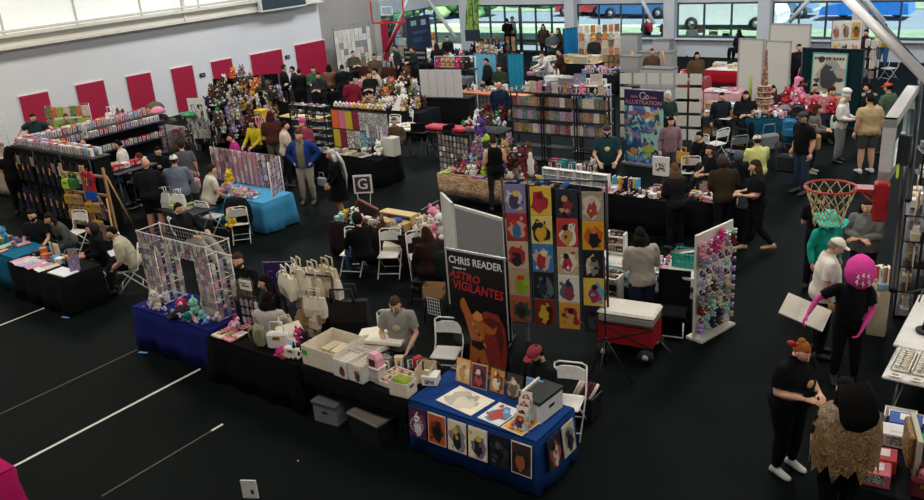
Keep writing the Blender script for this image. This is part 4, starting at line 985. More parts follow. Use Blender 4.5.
# scraps on the floor
p = W(285, 404); tag(MB().ball((0, 0, .01), (.07, .03, .012), M('d9a898'), 9, 4).build('paper_scrap', None, p), 'pale pink scrap lying on the dark floor below the black table', 'scrap')
p = W(298, 461); tag(MB().ball((0, 0, .006), (.015, .015, .006), M('c9c9c9'), 6, 4).build('crumb', None, p), 'tiny white fleck alone on the near floor', 'fleck')
# seats and people of the front row
chair(446, 352, 255, 'white folding chair with open back between the trinkets and the banner', group=None)
chair(566, 378, 250, 'white folding chair right of the seller in the red cap', z=.8)
chair(392, 343, 270, 'white folding chair holding the man in the grey t-shirt', z=.45)
chair(128, 268, 200, 'white folding chair under the person in the beige vest')
chair(108, 254, 215, 'white folding chair beside the hooded person in black')
chair(75, 232, 250, 'white folding chair behind the grey hooded visitor')
item('tote_bag', Vector((-12.95, 7.9, .0)), 'hanging by the chair of the beige vest', 'charcoal')
person(396, 297, 262, 'stand', 'low', h=1.66, girth=1.0, shirt='8a8780', legs='2b3848', hair='short', hc='4a3526', near=True, nod=28, label='man in a grey t-shirt looking down at his hands behind the trinket table', logo='b7a98c', at=(W(396, 297, 1.64).x, W(396, 297, 1.64).y))
person(536, 355, 215, 'sit', 'table', h=1.76, girth=1.15, shirt='141518', sleeve='long', legs='15161a', hair='short', hc='1c1612', hat=('cap', '8e2738'), near=True, nod=25, label='seller in black with a dark red cap seated behind the blue table', glasses=True, beard='2a1d16')
person(238, 261, 262, 'sit', 'table', h=1.8, girth=1.15, shirt='15171d', sleeve='long', hair='short', hc='4a3022', beard='4a3022', label='bearded man in a dark hoodie behind the indigo table', seat=.6, logo='d9d4c4')
person(268, 300, 80, 'sit', 'table', h=1.66, shirt='b9b4ac', sleeve='short', hair='long', hc='120e0c', label='dark haired person with pale shirt behind the sage backpack', seat=.5, nod=20)
person(265, 283, 200, 'sit', 'table', h=1.7, shirt='15161a', sleeve='long', hair='bob', hc='1a1410', label='dark haired person in black between the brown backpack and the tote bags', seat=.62)
person(32, 216, 275, 'sit', 'table', h=1.72, shirt='191a1e', hair='short', hc='15100d', beard='15100d', glasses=True, label='bearded seller in black seated behind the zine table', seat=.5)
person(49, 219, 235, 'sit', 'table', h=1.7, girth=1.15, shirt='50544e', sleeve='long', legs='3a4658', hair='long', hc='2a1a14', lean=30, label='visitor in a grey green hoodie hunched over the zine table', seat=.48)
person(91, 229, 210, 'sit', 'fwd', h=1.7, girth=1.1, shirt='0d0e10', sleeve='long', hair='short', hat=('hood', '0d0e12'), label='person in a black hood seated behind the zine table', seat=.5)
person(112, 233, 200, 'sit', 'table', h=1.72, girth=1.25, shirt='c9c2ae', sleeve='half', legs='17181c', hair='short', hc='1a1410', lean=22, label='man in a beige vest over olive sleeves on the white folding chair', seat=.48, coat='b8b09a')
# ============================================================ tall black banner, print wall, tripod
def bnr(t):
    MB().box((0, -.012, 1.02), (.98, .004, 1.92), M('0d0d10', .4)).build('panel', t)
    a = text_mb('CHRIS READER', .16, M('e4e4e6', .5), sx=.86).build('lettering', t); a.location = (0, -.02, 1.84); a.rotation_euler = (PI/2, 0, 0)
    a = text_mb('creator of', .055, M('e4e4e6', .5)).build('lettering', t); a.location = (-.28, -.02, 1.725); a.rotation_euler = (PI/2, 0, 0)
    a = text_mb('ASTRO', .17, M('b9262c', .5), shear=.2).build('lettering', t); a.location = (-.2, -.02, 1.6); a.rotation_euler = (PI/2, .08, 0)
    a = text_mb('VIGILANTES', .2, M('b9262c', .5), sx=.82, shear=.1).build('lettering', t); a.location = (0.02, -.02, 1.43); a.rotation_euler = (PI/2, .06, 0)
    m = MB(); y = -.018; sk_, cp, sh = M('b5652c', .5), M('8a2f28', .5, var=.3), M('2a1410', .5)
    def poly(pts, mat, l): m.add([(x, y-.001*l, z) for x, z in pts], [tuple(range(len(pts)))], mat)
    # caped figure, one arm raised
    poly([(-.05, .95), (.12, 1.12), (.35, 1.1), (.45, .9), (.47, .5), (.4, .12), (.2, .25), (.05, .1), (-.1, .3)], cp, 0)
    poly([(.08, .98), (.2, 1.03), (.38, .98), (.42, .7), (.36, .4), (.3, .7)], M('5e1c1a', .5), 1)
    poly([(-.3, 1.22), (-.24, 1.27), (-.2, 1.2), (-.12, 1.02), (-.02, .95), (.1, .93), (.1, .75), (.05, .55), (.12, .3), (.16, .12), (.05, .1), (-.05, .35), (-.12, .12), (-.25, .1), (-.2, .35), (-.16, .6), (-.2, .8), (-.26, 1.0), (-.31, 1.12)], sk_, 2)
    poly([(-.1, 1.02), (-.02, 1.1), (.06, 1.06), (.08, .97), (.0, .93), (-.08, .95)], M('d98c4a', .5), 3)
    poly([(-.16, .6), (.05, .6), (.08, .5), (-.02, .45), (-.15, .5)], sh, 3); poly([(.1, .93), (.25, .85), (.33, .93), (.28, .78), (.12, .75)], sk_, 3)
    for i in range(7): poly([(-.13+.03*i, .88-.05*i), (-.1+.03*i, .9-.05*i), (-.06+.03*i, .8-.05*i)], sh if i % 2 else M('e0a65a'), 4)
    m.build('figure', t)
A, B = W(442, 247, 2.0), W(509, 259, 2.0)
banner(((A.x+B.x)/2, (A.y+B.y)/2, 0), 1.02, 1.99, math.atan2(B.y-A.y, B.x-A.x), 'tall black roll-up banner with white and red lettering and a caped figure', bnr)
# grey exhibition panels behind the banner
g1 = M('8f9090', .8, var=.06); wf = M('d6d4ce', .5)
def panel(a, b, z0, z1, label, name='exhibition_screen', pm=g1, fm_=wf, thick=.04):
    c = (a+b)/2; w = (Vector((b.x-a.x, b.y-a.y, 0))).length; t = thing(name, label, 'panel', (c.x, c.y, 0), math.atan2(b.y-a.y, b.x-a.x))
    MB().box((0, 0, (z0+z1)/2), (w-.06, thick*.5, z1-z0-.06), pm).build('panel', t)
    f = MB()
    for k in (-1, 1): f.box((k*(w/2-.025), 0, (z1)/2), (.05, thick, z1), fm_)
    f.box((0, 0, z1-.025), (w, thick, .05), fm_).box((0, 0, z0+.02), (w, thick, .04), fm_).build('frame', t)
    return t
panel(W(453, 204, 2.1), W(505, 219, 2.1), .3, 2.1, 'grey exhibition panel in a pale frame right behind the tall black banner')
panel(W(441, 192, 2.1), W(452, 203, 2.1), .2, 2.1, 'narrow pale panel set at an angle left of the grey exhibition panel', pm=M('cfcdc6', .8))
p0, p1 = W(505, 215, 1.9), W(519, 219, 1.9)
panel(W(501, 224, 1.95), W(524, 228, 1.95), .3, 1.95, 'slate panel standing behind the left column of hanging prints', pm=M('4a5058', .7), fm_=M('6a6e74'))
# wall of prints
PX0, PX1, PYr = -6.98, -5.5, 10.3
a = Vector((-6.98, 10.1, 0)); b = Vector((-5.5, 10.6, 0)); rz = math.atan2(b.y-a.y, b.x-a.x); wd = (b-a).length; c = (a+b)/2
t = thing('print_rack', 'tall black frame hung with columns of colourful character prints', 'rack', (c.x, c.y, 0), rz)
for k in (-1, 1): MB().tube([(k*wd/2, 0, 0), (k*wd/2, 0, 2.78)], .02, bk, 8).build('post', t); MB().tube([(k*wd/2, -.3, .02), (k*wd/2, .3, .02)], .018, bk, 6).build('foot', t)
for z in (2.76, 1.4, .45): MB().tube([(-wd/2, .02, z), (wd/2, .02, z)], .014, bk, 6).build('rail', t)
for k in (-.25, .25): MB().tube([(k*wd, .02, .45), (k*wd, .02, 2.76)], .008, bk, 6).build('strap', t)
PC = [[('8a7fb0', 'cfc8dc', '4a3a5c', 'e0c040'), ('a82c30', 'c9a58c', '3a6a9c', 'c0392b'), ('c9b496', 'a8303c', '2a2430', 'b02c34'), ('b89a7c', '9ab83c', '8aa02c', 'c43a34'), ('b5624a', '2f5a3c', '3a2a30', '5a3040')],
      [('e6c040', 'a82430', 'b83038', '7a1820'), ('e8cf74', '1c1c1e', 'd8a82c', '26262a'), ('3f78b8', 'c9b8a0', 'a83038', 'e6dcc6'), ('1c1f24', '5f6a74', '26303a', '101214'), ('7a2a20', '301c18', 'd9b02c', 'e0a03c')],
      [('232c3c', '141820', '8c2c34', 'c99a6c'), ('c43a34', 'e6e0d0', 'c99a50', '20181a'), ('cbb28c', 'e6dcc6', 'b8303c', '20181a'), ('e4dfd4', '6a6074', '8c3b50', '303a50'), ('d99a3c', 'a82430', 'c9a050', '30181c')],
      [('a89a84', 'd9ccb8', 'a8442c', 'c9bca6'), ('e0a024', 'c45a24', '15171f', 'd97a2a'), ('16181f', 'c9c2a8', '8c8474', '23252c'), ('e2c04a', '6aa8d0', 'a8304c', '1c1c20'), ('20242e', '5e1c28', '3a3c46', '14161c')]]
PN = [['lilac print with yellow disc', 'red print with blue lower edge', 'tan print with small red square', 'tan print with lime shape', 'rust print with green shape'], ['yellow print with red figure', 'pale yellow print with black figure', 'blue print with red winged shape', 'black print with pale strokes', 'dark red print with yellow corner'],
      ['navy print with black figure', 'red print with cream and gold shapes', 'tan print with black and red dots', 'white bordered print with small dark group', 'orange print with dark red wedge'], ['beige print with small red mark', 'orange sunburst print with dark shape', 'black print with pale crescent', 'yellow and blue print with black shape', 'very dark print with red glints']]
for i in range(4):
    for j in range(5):
        x = -wd/2+.2+(wd-.4)*i/3; z = 2.48-.455*j-.03*i
        o = poster(.32, .445, PC[i][j], 100+i*7+j, frame='e6e2da' if (i, j) == (2, 3) else None).build('art_poster', None, c+Matrix.Rotation(rz, 3, 'Z') @ Vector((x, -.035, z))); o.rotation_euler = (0, 0, rz); tag(o, PN[i][j]+', hung in the tall black print rack', 'print')
# tripod at the right of it
p = W(606, 352, .62); t = thing('tripod', 'black tripod light stand on the floor right of the print rack', 'tripod', (W(606, 385).x, W(606, 385).y, 0))
MB().tube([(0, 0, .3), (0, 0, 2.0)], .012, bk).build('pole', t)
for k in range(3): a_ = k*2.1+.6; MB().tube([(0, 0, .75), (.38*math.cos(a_), .38*math.sin(a_), .01)], .01, bk, 6).build('leg', t)
MB().ball((0, 0, .75), .03, bk, 8, 6).build('collar', t)
# crate of rolled prints behind the seller
p = W(584, 392, .35)
t = thing('crate', 'small black crate of cream rolled papers behind the white chair of the blue table', 'crate', (p.x, p.y, 0)); MB().loft([[(x*k, y*k, z) for x, y in ((-.2, -.15), (.2, -.15), (.2, .15), (-.2, .15))] for z, k in ((0, .9), (.35, 1), (.36, .94), (.05, .85))], M('1a1b1f', .5), False).build('body', t)
for i in range(6): item('poster_tube', (p.x-.12+.05*i, p.y, .3), 'sticking out of the small black crate', rnd.choice(['cream', 'beige', 'maroon']), ry=-1.1, rz=.6, sc=.7)
# cardboard and wicker by the banner
p = W(434, 290, .55); t = box_open((p.x, p.y, .45), .34, .26, .2, .4, 'opened brown cardboard box on a stool left of the black banner', 'tan')
t = thing('stool', 'dark stool under the brown cardboard box', 'stool', (p.x, p.y, 0), .4); MB().box((0, 0, .42), (.38, .32, .04), M('2a2a2e')).build('seat', t)
for sx_ in (-1, 1):
    for sy_ in (-1, 1): MB().tube([(sx_*.15, sy_*.12, .4), (sx_*.17, sy_*.14, 0)], .014, bk).build('leg', t)
p = W(438, 300, .4); o = grid_mb(.26, .3, M('d9d9d6', .4), .05).build('wire_basket_panel', None, (p.x+.1, p.y-.25, .25)); tag(o, 'white wire basket front leaning below the brown cardboard box', 'basket')
chair(425, 278, 250, 'folding chair with a black jacket over it beside the tall banner', 'black')
o = MB().loft([[(x*(1+.1*math.sin(z*9)), y, z) for x, y in ((-.24, -.06), (.0, -.09), (.24, -.06), (.24, .07), (0, .1), (-.24, .07))] for z in (.35, .55, .8, .92)], M('1c2422', .95, var=.3, bump=.4)).build('jacket', None, W(425, 278, .45)*1 - Vector((0, 0, .45))+Vector((.08, .2, 0))); o.rotation_euler = (0, 0, yaw_screen(250)-PI/2); tag(o, 'dark green jacket hung over the black chair', 'jacket')
# ============================================================ second row: pink toy table, glass cases, wagon
cloth(-12.6, 11.75, -9.6, 12.6, '2a1c20', 'dark cloth under the wooden and pink toys of the middle stall', flare=.03)
wb = 'on the middle toy stall'
t = thing('tilted_box', 'brown wooden box tilted on edge at the far end of the toy stall', 'box', (-12.15, 12.35, .78), .4); MB().box((0, 0, .14), (.5, .08, .3), M('7a3a20', .6, var=.3), bev=.01, mtx=Matrix.Rotation(.5, 4, 'Y')).build('body', t); MB().box((0, -.05, .14), (.44, .02, .24), M('20140f', .8), mtx=Matrix.Rotation(.5, 4, 'Y')).build('inside', t)
def shelfbox(x, y, w, d, h, col, label):
    t = thing('wooden_display', label, 'display', (x, y, .775), 0, None, col)
    m = M(col, .6, var=.2); MB().box((0, 0, .015), (w, d, .03), m).box((-w/2, 0, h/2), (.02, d, h), m).box((w/2, 0, h/2), (.02, d, h), m).build('case', t); MB().box((0, 0, h), (w+.04, d+.03, .025), m).build('lid', t)
    return t
shelfbox(-11.1, 12.3, .8, .22, .22, 'cdb27a', 'long light wooden display box at the rear of the toy stall'); shelfbox(-10.35, 12.3, .4, .22, .2, 'd3bd8c', 'short light wooden display box next to the pink plush')
shelfbox(-10.95, 12.0, .6, .2, .14, 'b8955c', 'low wooden tray holding the blue item')
item('hat_ware', (-10.9, 12.0, .94), 'on the low wooden tray of the toy stall', 'blue', sc=(1.2, .9, .6))
item('standing_print', (-11.45, 12.4, .775), 'between the brown box and the wooden displays', 'magenta', sc=.7)
spread(['boxed_figure', 'crochet_bunch', 'figurine', 'small_box', 'cup', 'plush_toy'], -12.5, 11.8, -10.0, 12.15, .775, 34, wb, ['pink', 'yellow', 'white', 'mint', 'brown', 'orange', 'maroon', 'beige', 'grey'], .85)
spread(['plush_toy', 'crochet_bunch'], -10.5, 11.8, -9.7, 12.5, .775, 8, 'at the near end of the toy stall', ['pink', 'white', 'pink', 'cream'], 1.1)
item('plush_toy', (-10.12, 12.25, .775), 'large and round beside the grey exhibition panel', 'pink', sc=1.7); item('plush_toy', (-9.75, 12.0, .775), 'large and round beside the grey exhibition panel', 'white', sc=1.7)
spread(['cup', 'small_box'], -12.5, 12.3, -12.3, 12.5, .775, 3, wb, ['white', 'cream'])
# G sign on wire legs
p = W(363, 203, .9); t = thing('sign_stand', 'small white sign with a dark letter G on thin wire legs', 'sign', (-12.75, 13.05, 0), .55)
for k in (-1, 1): MB().tube([(k*.2, 0, 1.35), (k*.12, .0, .75), (k*.22, -.05, 0)], .01, M('c9cac8', .4)).build('leg', t)
MB().box((0, 0, 1.2), (.42, .02, .42), M('e0ded8', .5)).box((0, -.012, 1.2), (.34, .004, .34), M('3a2c3c', .5)).build('board', t); o = text_mb('G', .34, M('e0ded8', .5)).build('lettering', t); o.location = (0, -.02, 1.2); o.rotation_euler = (PI/2, 0, 0)
chair(352, 252, 255, 'white folding chair left of the chair holding the cream bag')
chair(389, 254, 262, 'white folding chair with a cream bag on its seat')
item('tote_bag', W(392, 250, .47)+Vector((0, 0, .02)), 'lying on the seat of the white folding chair', 'cream', rx=-1.35, rz=.5)
chair(420, 256, 280, 'white folding chair behind the brown haired visitor of the toy stall')
person(357, 220, 120, 'sit', 'table', h=1.72, girth=1.2, shirt='0f1013', sleeve='long', legs='34486a', hair='curly', hc='1c1a14', label='curly haired seller in black seated at the toy stall with white stripe on sleeve', nod=20)
person(426, 234, 120, 'sit', 'table', h=1.68, girth=1.2, shirt='2a1c1a', sleeve='long', hair='long', hc='2e1c14', label='brown haired seller in dark brown seated near the grey panels', nod=20)
# glass cases on the right
t = thing('glass_display_table', 'long white framed glass case table with jewellery behind the cooler wagon', 'display case', (-5.45, 12.25, 0), math.radians(2)); gl_ = M('d4dcd8', .15, var=.02)
MB().box((0, 0, .86), (2.1, .66, .04), M('cfd2c8', .35)).box((0, 0, .55), (2.1, .66, .04), M('cfd2c8', .5)).build('glass_top', t)
MB().box((0, -.33, .7), (2.1, .02, .3), glass).build('front_pane', t); MB().box((0, 0, .3), (2.0, .6, .5), M('25302e', .6)).build('base', t)
for k in (-1, 1): MB().box((k*1.04, 0, .43), (.03, .66, .86), M('d8d6cc', .5)).build('end_panel', t)
for i in range(16): item(rnd.choice(['dice_tray', 'pin_card', 'small_box']), (-6.35+.12*i, 12.1+.1*(i % 3), .575+.0), 'inside the glass case', rnd.choice(['white', 'mint', 'gold', 'grey', 'beige']), sc=.7)
wr = 'on top of the glass case'
t = thing('shelf_rack', 'small white three-tier rack beside the long haired seller', 'shelf', (-6.25, 12.4, .88), .1)
for k in (-1, 1): MB().box((k*.15, 0, .2), (.03, .15, .4), M('dedad0')).build('side', t)
for k in range(3): MB().box((0, 0, .05+.14*k), (.3, .15, .015), M('dedad0')).build('shelf', t); rowof('small_box', (-6.37, 12.4, .945+.14*k), (-6.13, 12.42, .945+.14*k), 2, 'on the small white three-tier rack', ['tan', 'charcoal', 'brown'], sc=.7)
t = thing('shelf_rack', 'white open rack with grey wares low beside the wagon', 'shelf', (-6.05, 11.7, 0), .1)
for k in (-1, 1): MB().box((k*.2, 0, .4), (.03, .25, .8), M('dedad0')).build('side', t)
for k in range(3): MB().box((0, 0, .1+.33*k), (.4, .25, .02), M('dedad0')).build('shelf', t); rowof('dice_tray', (-6.2, 11.7, .12+.33*k), (-5.9, 11.7, .12+.33*k), 2, 'on the white open rack beside the wagon', ['charcoal', 'grey'], sc=.8)
t = thing('basket', 'teal plastic basket full of rolled towels on the glass case', 'basket', (-5.0, 12.45, .885), .1); tm = M('1f9a8c', .5)
g = MB()
for sx_, sy_, ln, rr in ((0, -.15, .42, 0), (0, .15, .42, 0), (-.21, 0, .3, PI/2), (.21, 0, .3, PI/2)):
    for k in range(5): g.box((sx_, sy_, .03+.05*k), (ln, .012, .02), tm, rz=rr)
    for k in range(int(ln/.05)+1):
        q = -ln/2+k*.05; g.box((sx_+(q if not rr else 0), sy_+(q if rr else 0), .13), (.014, .014, .25), tm)
g.box((0, 0, .01), (.42, .3, .015), tm).build('basket', t)
for i in range(4): item('poster_tube', (-5.12+.08*i, 12.45, 1.06), 'rolled in the teal basket', ['olive', 'grey', 'cream', 'charcoal'][i], rz=.8, sc=(.55, 1.2, 1.2), label='%s rolled cloth in the teal basket' % ['olive', 'grey', 'cream', 'charcoal'][i])
spread(['crochet_bunch', 'small_box', 'cup', 'figurine', 'sticker_sheet'], -5.75, 12.0, -5.25, 12.5, .885, 16, wr+' left of the teal basket', ['white', 'pink', 'cream', 'beige', 'lilac'], .8)
spread(['sticker_sheet', 'pin_card', 'art_print'], -6.4, 11.97, -4.5, 12.15, .885, 14, wr+' along its near edge', ['white', 'mint', 'cream', 'grey'], .75)
# plush wall board
a_, b_ = W(703, 322), W(719, 240, 1.75)
t = thing('plush_board', 'tall white board standing at the aisle, covered with small plush on its right face', 'display board', (-4.4, 12.0, 0), math.radians(76))
MB().box((0, 0, .9), (.95, .04, 1.75), M('dcd8ce', .5), bev=.008).build('board', t); MB().box((0, 0, .02), (.9, .3, .04), M('dcd8ce', .5)).build('foot', t)
Mb = Matrix.Translation((-4.4, 12.0, 0)) @ Matrix.Rotation(math.radians(76), 4, 'Z')
for j in range(10):
    for i in range(6):
        p = Mb @ Vector((-.4+.16*i, -.07, .14+.158*j)); item(rnd.choice(['plush_toy', 'crochet_bunch', 'crochet_bunch']), p, 'pinned on the tall white board', rnd.choice(['pink', 'magenta'] if j > 7 and i < 4 else ['beige', 'white', 'navy', 'brown', 'lilac', 'grey', 'maroon', 'mint']), rz=math.radians(76), sc=.62)
# wagon with cooler
p = W(630, 335, .3); t = thing('wagon', 'red fabric folding wagon with black frame right of the print rack', 'wagon', (p.x, p.y, 0), .15); rd = M('8e1a22', .85, var=.15)
MB().loft([[(x, y, z) for x, y in ((-.42, -.25), (.42, -.25), (.42, .25), (-.42, .25))] for z in (.25, .58)], rd, False).build('tub', t)
for k in (-1, 1): MB().tube([(-.43, k*.26, .24), (.43, k*.26, .58)], .01, bk).tube([(-.43, k*.26, .58), (.43, k*.26, .24)], .01, bk).tube([(-.43, k*.26, .59), (.43, k*.26, .59)], .012, bk).build('frame', t)
for x in (-.33, .33):
    for y in (-.29, .29): w_ = MB().tube([(x, y-.03, .12), (x, y+.03, .12)], .12, M('17181a', .7), 16).build('wheel', t); MB().tube([(x, y-.036, .12), (x, y+.036, .12)], .05, M('b9bbba', .4), 10).build('hub', w_)
MB().tube([(.44, 0, .3), (.7, -.1, .12)], .012, bk).build('handle', t)
t = thing('cooler', 'white lidded cooler resting on the red wagon', 'cooler', (p.x, p.y, .59), .15); MB().box((0, 0, .06), (.84, .5, .12), M('8a8880', .5), bev=.02).build('body', t); MB().box((0, 0, .15), (.88, .54, .07), M('cfcbc0', .5), bev=.05).build('lid', t)
# folded black chair with steel foot
p = W(672, 305, .45); t = thing('folding_chair', 'black camp chair with a pale steel foot bar beside the wagon', 'chair', (p.x, p.y, 0), .2)
MB().box((0, .08, .62), (.5, .04, .75), M('0f1012', .9), mtx=Matrix.Rotation(-.12, 4, 'X')).build('backrest', t); MB().box((0, -.1, .38), (.5, .4, .06), M('0f1012', .9), bev=.02).build('seat', t)
MB().tube([(-.24, -.3, .3), (-.24, -.3, .04), (.24, -.3, .04), (.24, -.3, .3)], .014, M('dcdad6', .4)).build('foot_bar', t)
for k in (-1, 1): MB().tube([(k*.26, .2, 0), (k*.26, -.28, .4)], .014, bk).build('leg', t)
person(640, 236, 100, 'stand', 'fwd', h=1.74, girth=1.15, shirt='9a958c', sleeve='long', legs='1a2236', hair='long', hc='15100e', near=True, label='long haired seller in a grey top standing with back to the camera', nod=22)
# ============================================================ third row, long line of tables at the aisle
fl = PR(('d9c8a4', 'c9b08a', 'b07a5c', '8a6a54', 'dccdaa'), 14)
cloth(-12.75, 15.7, -10.75, 16.5, 'd9c49a', 'cream cloth with small flower pattern over the plush table', mat=fl, drop=.5, flare=.05)
cloth(-10.7, 15.6, -8.55, 16.4, '0d0e12', 'black cloth under the row of white mini racks', flare=.05)
cloth(-8.5, 15.75, -6.6, 16.55, '0b0c10', 'black cloth under the books and white trinkets behind the long haired visitor', flare=.05)
cloth(-6.55, 15.95, -5.25, 16.75, '0c0d11', 'black cloth at the aisle end of the third row', flare=.05)
PLC = ['magenta', 'purple', 'lime', 'red', 'white', 'teal', 'orange', 'brown', 'pink', 'lilac', 'mint']
heap(['plush_toy', 'crochet_octopus'], -12.5, 15.85, -11.4, 16.45, .77, 42, 'on the flower patterned table', PLC, .35, .8)
heap(['plush_toy', 'crochet_octopus'], -11.6, 16.0, -10.3, 16.45, .77, 80, 'in the tall plush pile of the third row', ['mauve', '5c4a7c', 'maroon', 'lilac', 'tan', 'brown', 'white', 'maroon', 'grey', 'red', 'brown'], .75, .85)
item('plush_toy', (-10.98, 16.1, 1.25), 'large, at the top of the third row plush pile', 'tan', sc=1.3); item('plush_toy', (-11.9, 16.3, 1.25), 'large, over the woman in the black tank top', 'mauve', sc=1.2); item('plush_toy', (-10.45, 16.0, 1.1), 'large, right side of the third row plush pile', 'maroon', sc=1.4)
spread(['crochet_bunch', 'folded_shirt', 'plush_toy'], -12.6, 15.75, -10.8, 15.95, .77, 16, 'along the front of the flower patterned table', ['pink', 'white', 'lime', 'lilac', 'cream', 'maroon'], .7)
t = thing('statue', 'white headless torso stand with dark base beside the plush pile', 'statue', (-10.2, 15.95, .775)); MB().box((0, 0, .05), (.16, .16, .1), M('1a1b20')).build('base', t); MB().loft([[(r*math.cos(j*PI/5), r*.7*math.sin(j*PI/5), z) for j in range(10)] for r, z in ((.05, .1), (.09, .2), (.07, .32), (.1, .46), (.045, .56), (.05, .64), (.02, .68))], M('dcd8d0', .5)).build('torso', t)
# three white mini racks of stickers
for i in range(4):
    t = thing('mini_rack', 'white mini rack of sticker rows, %s of the four on the black cloth' % ['leftmost', 'second from left', 'third from left', 'rightmost'][i], 'rack', (-9.75+.42*i, 16.1, .775), -.02); wm = M('e3e0d8', .5)
    f = MB()
    for k in (-1, 1): f.box((k*.195, 0, .16), (.015, .14, .32), wm)
    for k in range(3): f.box((0, 0, .02+.14*k), (.39, .14, .012), wm)
    f.build('frame', t)
    for k in range(2):
        for j in range(7): item('boxed_figure', (-9.75+.42*i-.15+.05*j, 16.08, .8+.14*k), 'in the white mini racks', rnd.choice(['sky', 'blue', 'white', 'navy', 'teal', 'lilac']), sc=(.35, .6, .6))
spread(['folded_shirt', 'art_print', 'comic_book', 'hat_ware'], -10.6, 15.68, -8.7, 15.92, .775, 18, 'laid in front of the white mini racks', ['blue', 'navy', 'black', 'grey', 'sky', 'charcoal', 'yellow'], .75)
spread(['small_box', 'art_print'], -10.6, 16.0, -10.0, 16.35, .775, 6, 'between the white torso and the mini racks', ['yellow', 'orange', 'tan', 'lime'], .9)
rowof('book', (-8.3, 16.3, .885), (-7.7, 16.35, .885), 9, 'standing right of the white mini racks', ['blue', 'yellow', 'sky', 'navy', 'orange', 'white'], rz=1.5, sc=1.1)
spread(['sticker_sheet', 'pin_card', 'small_box', 'cup', 'figurine'], -8.3, 15.8, -6.7, 16.15, .775, 30, 'on the trinket table of the third row', ['white', 'cream', 'pink', 'beige', 'brown', 'white'], .85)
spread(['pin_card', 'small_box', 'dice_tray', 'figurine'], -7.4, 16.15, -6.6, 16.5, .775, 12, 'at the rear of the trinket table', ['red', 'white', 'brown', 'mauve'], .9)
spread(['sticker_sheet', 'pin_card', 'cup', 'crochet_bunch', 'small_box'], -6.5, 16.0, -5.35, 16.4, .775, 30, 'at the aisle end of the third row', ['white', 'cream', 'orange', 'pink', 'beige', 'gold', 'white'], .85)
spread(['standing_print', 'bottle', 'boxed_figure'], -6.4, 16.45, -5.4, 16.7, .775, 8, 'at the rear of the aisle end table', ['white', 'brown', 'mauve', 'sky', 'beige'], .8)
# roll-up banner with ILLUSTRATION
def ban2(t):
    MB().box((0, -.012, 1.06), (1.15, .004, 1.98), MP('cool', 2.2)).build('picture', t)
    MB().box((0, -.016, 1.83), (1.15, .004, .42), M('2c1a4c', .5)).build('header', t)
    wt, pk = M('e6e0ea', .5), M('c98a9a', .5)
    o = text_mb('ILLUSTRATION', .15, pk, sx=1.05).build('lettering', t); o.location = (0, -.022, 1.72); o.rotation_euler = (PI/2, 0, 0)
    o = text_mb('GINNA        CASSANDRA', .085, pk, sx=.8).build('lettering', t); o.location = (0, -.022, 1.86); o.rotation_euler = (PI/2, 0, 0)
    m = MB(); m.tube([(-.02+.11*math.cos(a)*(.8), -.022, 1.9+.09*math.sin(a)) for a in [x*.45 for x in range(1, 14)]], .009, wt, 5).tube([(.1+.05*math.cos(a), -.022, 1.87+.05*math.sin(a)) for a in [x*.5 for x in range(1, 13)]], .008, wt, 5); m.build('monogram', t)
    m = MB(); cs = [M(c, .5, var=.2) for c in ('6a5a9c', 'c98a54', '6a9cc4', 'c9bcae', 'b0bc4c', 'a87a9c', '4a6a9c')]
    for i in range(34):
        cx, cz = rnd.uniform(-.48, .48), rnd.uniform(.15, 1.5); r1, r2 = rnd.uniform(.05, .2), rnd.uniform(.03, .1); n = 9; a0 = rnd.uniform(-.5, .5)
        pts = [(max(-.57, min(.57, cx+r1*math.cos(a0)*math.cos(k*2*PI/n)-r2*math.sin(a0)*math.sin(k*2*PI/n))), -.017-.0004*i, max(.1, cz+r1*math.sin(a0)*math.cos(k*2*PI/n)+r2*math.cos(a0)*math.sin(k*2*PI/n))) for k in range(n)]
        m.add(pts, [tuple(range(n))], cs[i % 7])
    m.build('painted_shapes', t)
A, B = W(620, 88, 2.05), W(669, 92, 2.05)
banner(((A.x+B.x)/2, (A.y+B.y)/2, 0), 1.2, 2.05, math.atan2(B.y-A.y, B.x-A.x)*.5, 'purple roll-up banner reading ILLUSTRATION with swirling painted creatures', ban2)
# people along the third row
person(607, 131, 262, 'stand', 'table', h=1.84, girth=1.25, shirt='1f3c44', legs='1a1c22', hair='short', hc='2a1c1c', hat=('capback', '3a2430'), label='seller in a dark teal t-shirt standing behind the white mini racks', logo='d9d49a', beard='3a2a20')
person(493, 142, 100, 'stand', 'fwd', h=1.72, girth=1.1, shirt='0e0f12', sleeve='none', legs='23282c', hair='bun', hc='3a241c', label='woman in a black tank top standing at the flower patterned table', nod=18)
item('handbag', W(502, 160, 1.1)-Vector((0, 0, .2)), 'slung behind the woman in the black tank top', 'charcoal', sc=1.1)
person(674, 170, 110, 'stand', 'fwd', h=1.7, girth=1.15, shirt='1c1a1e', sleeve='long', legs='101218', hair='long', hc='5a4434', label='visitor with long wavy brown hair standing at the trinket table', nod=15)
person(722, 162, 95, 'stand', 'fwd', h=1.8, girth=1.25, shirt='2e2618', sleeve='long', legs='161a26', hair='short', hc='2a1614', hat=('hood', '2e1c18'), label='person in an olive brown hooded jacket leaning over the aisle end table', lean=14, nod=25)
person(754, 166, 160, 'stand', 'fwd', h=1.7, girth=1.2, shirt='101014', sleeve='short', legs='0f1014', hair='long', hc='33261c', hat=None, skin='light', label='long haired woman in black standing at the corner of the third row', pose='stand' if False else 'walk') if False else None
person(755, 167, 170, 'walk', 'fwd', h=1.78, girth=1.2, shirt='101014', legs='101218', hair='long', hc='33261c', label='long haired woman in black striding past the corner of the third row', shoe='a88c6a')
person(710, 151, 200, 'sit', 'fwd', h=1.68, shirt='141418', sleeve='short', hair='long', hc='3a2218', label='seated seller facing left, holding a round white plate of trinkets', seat=.55)
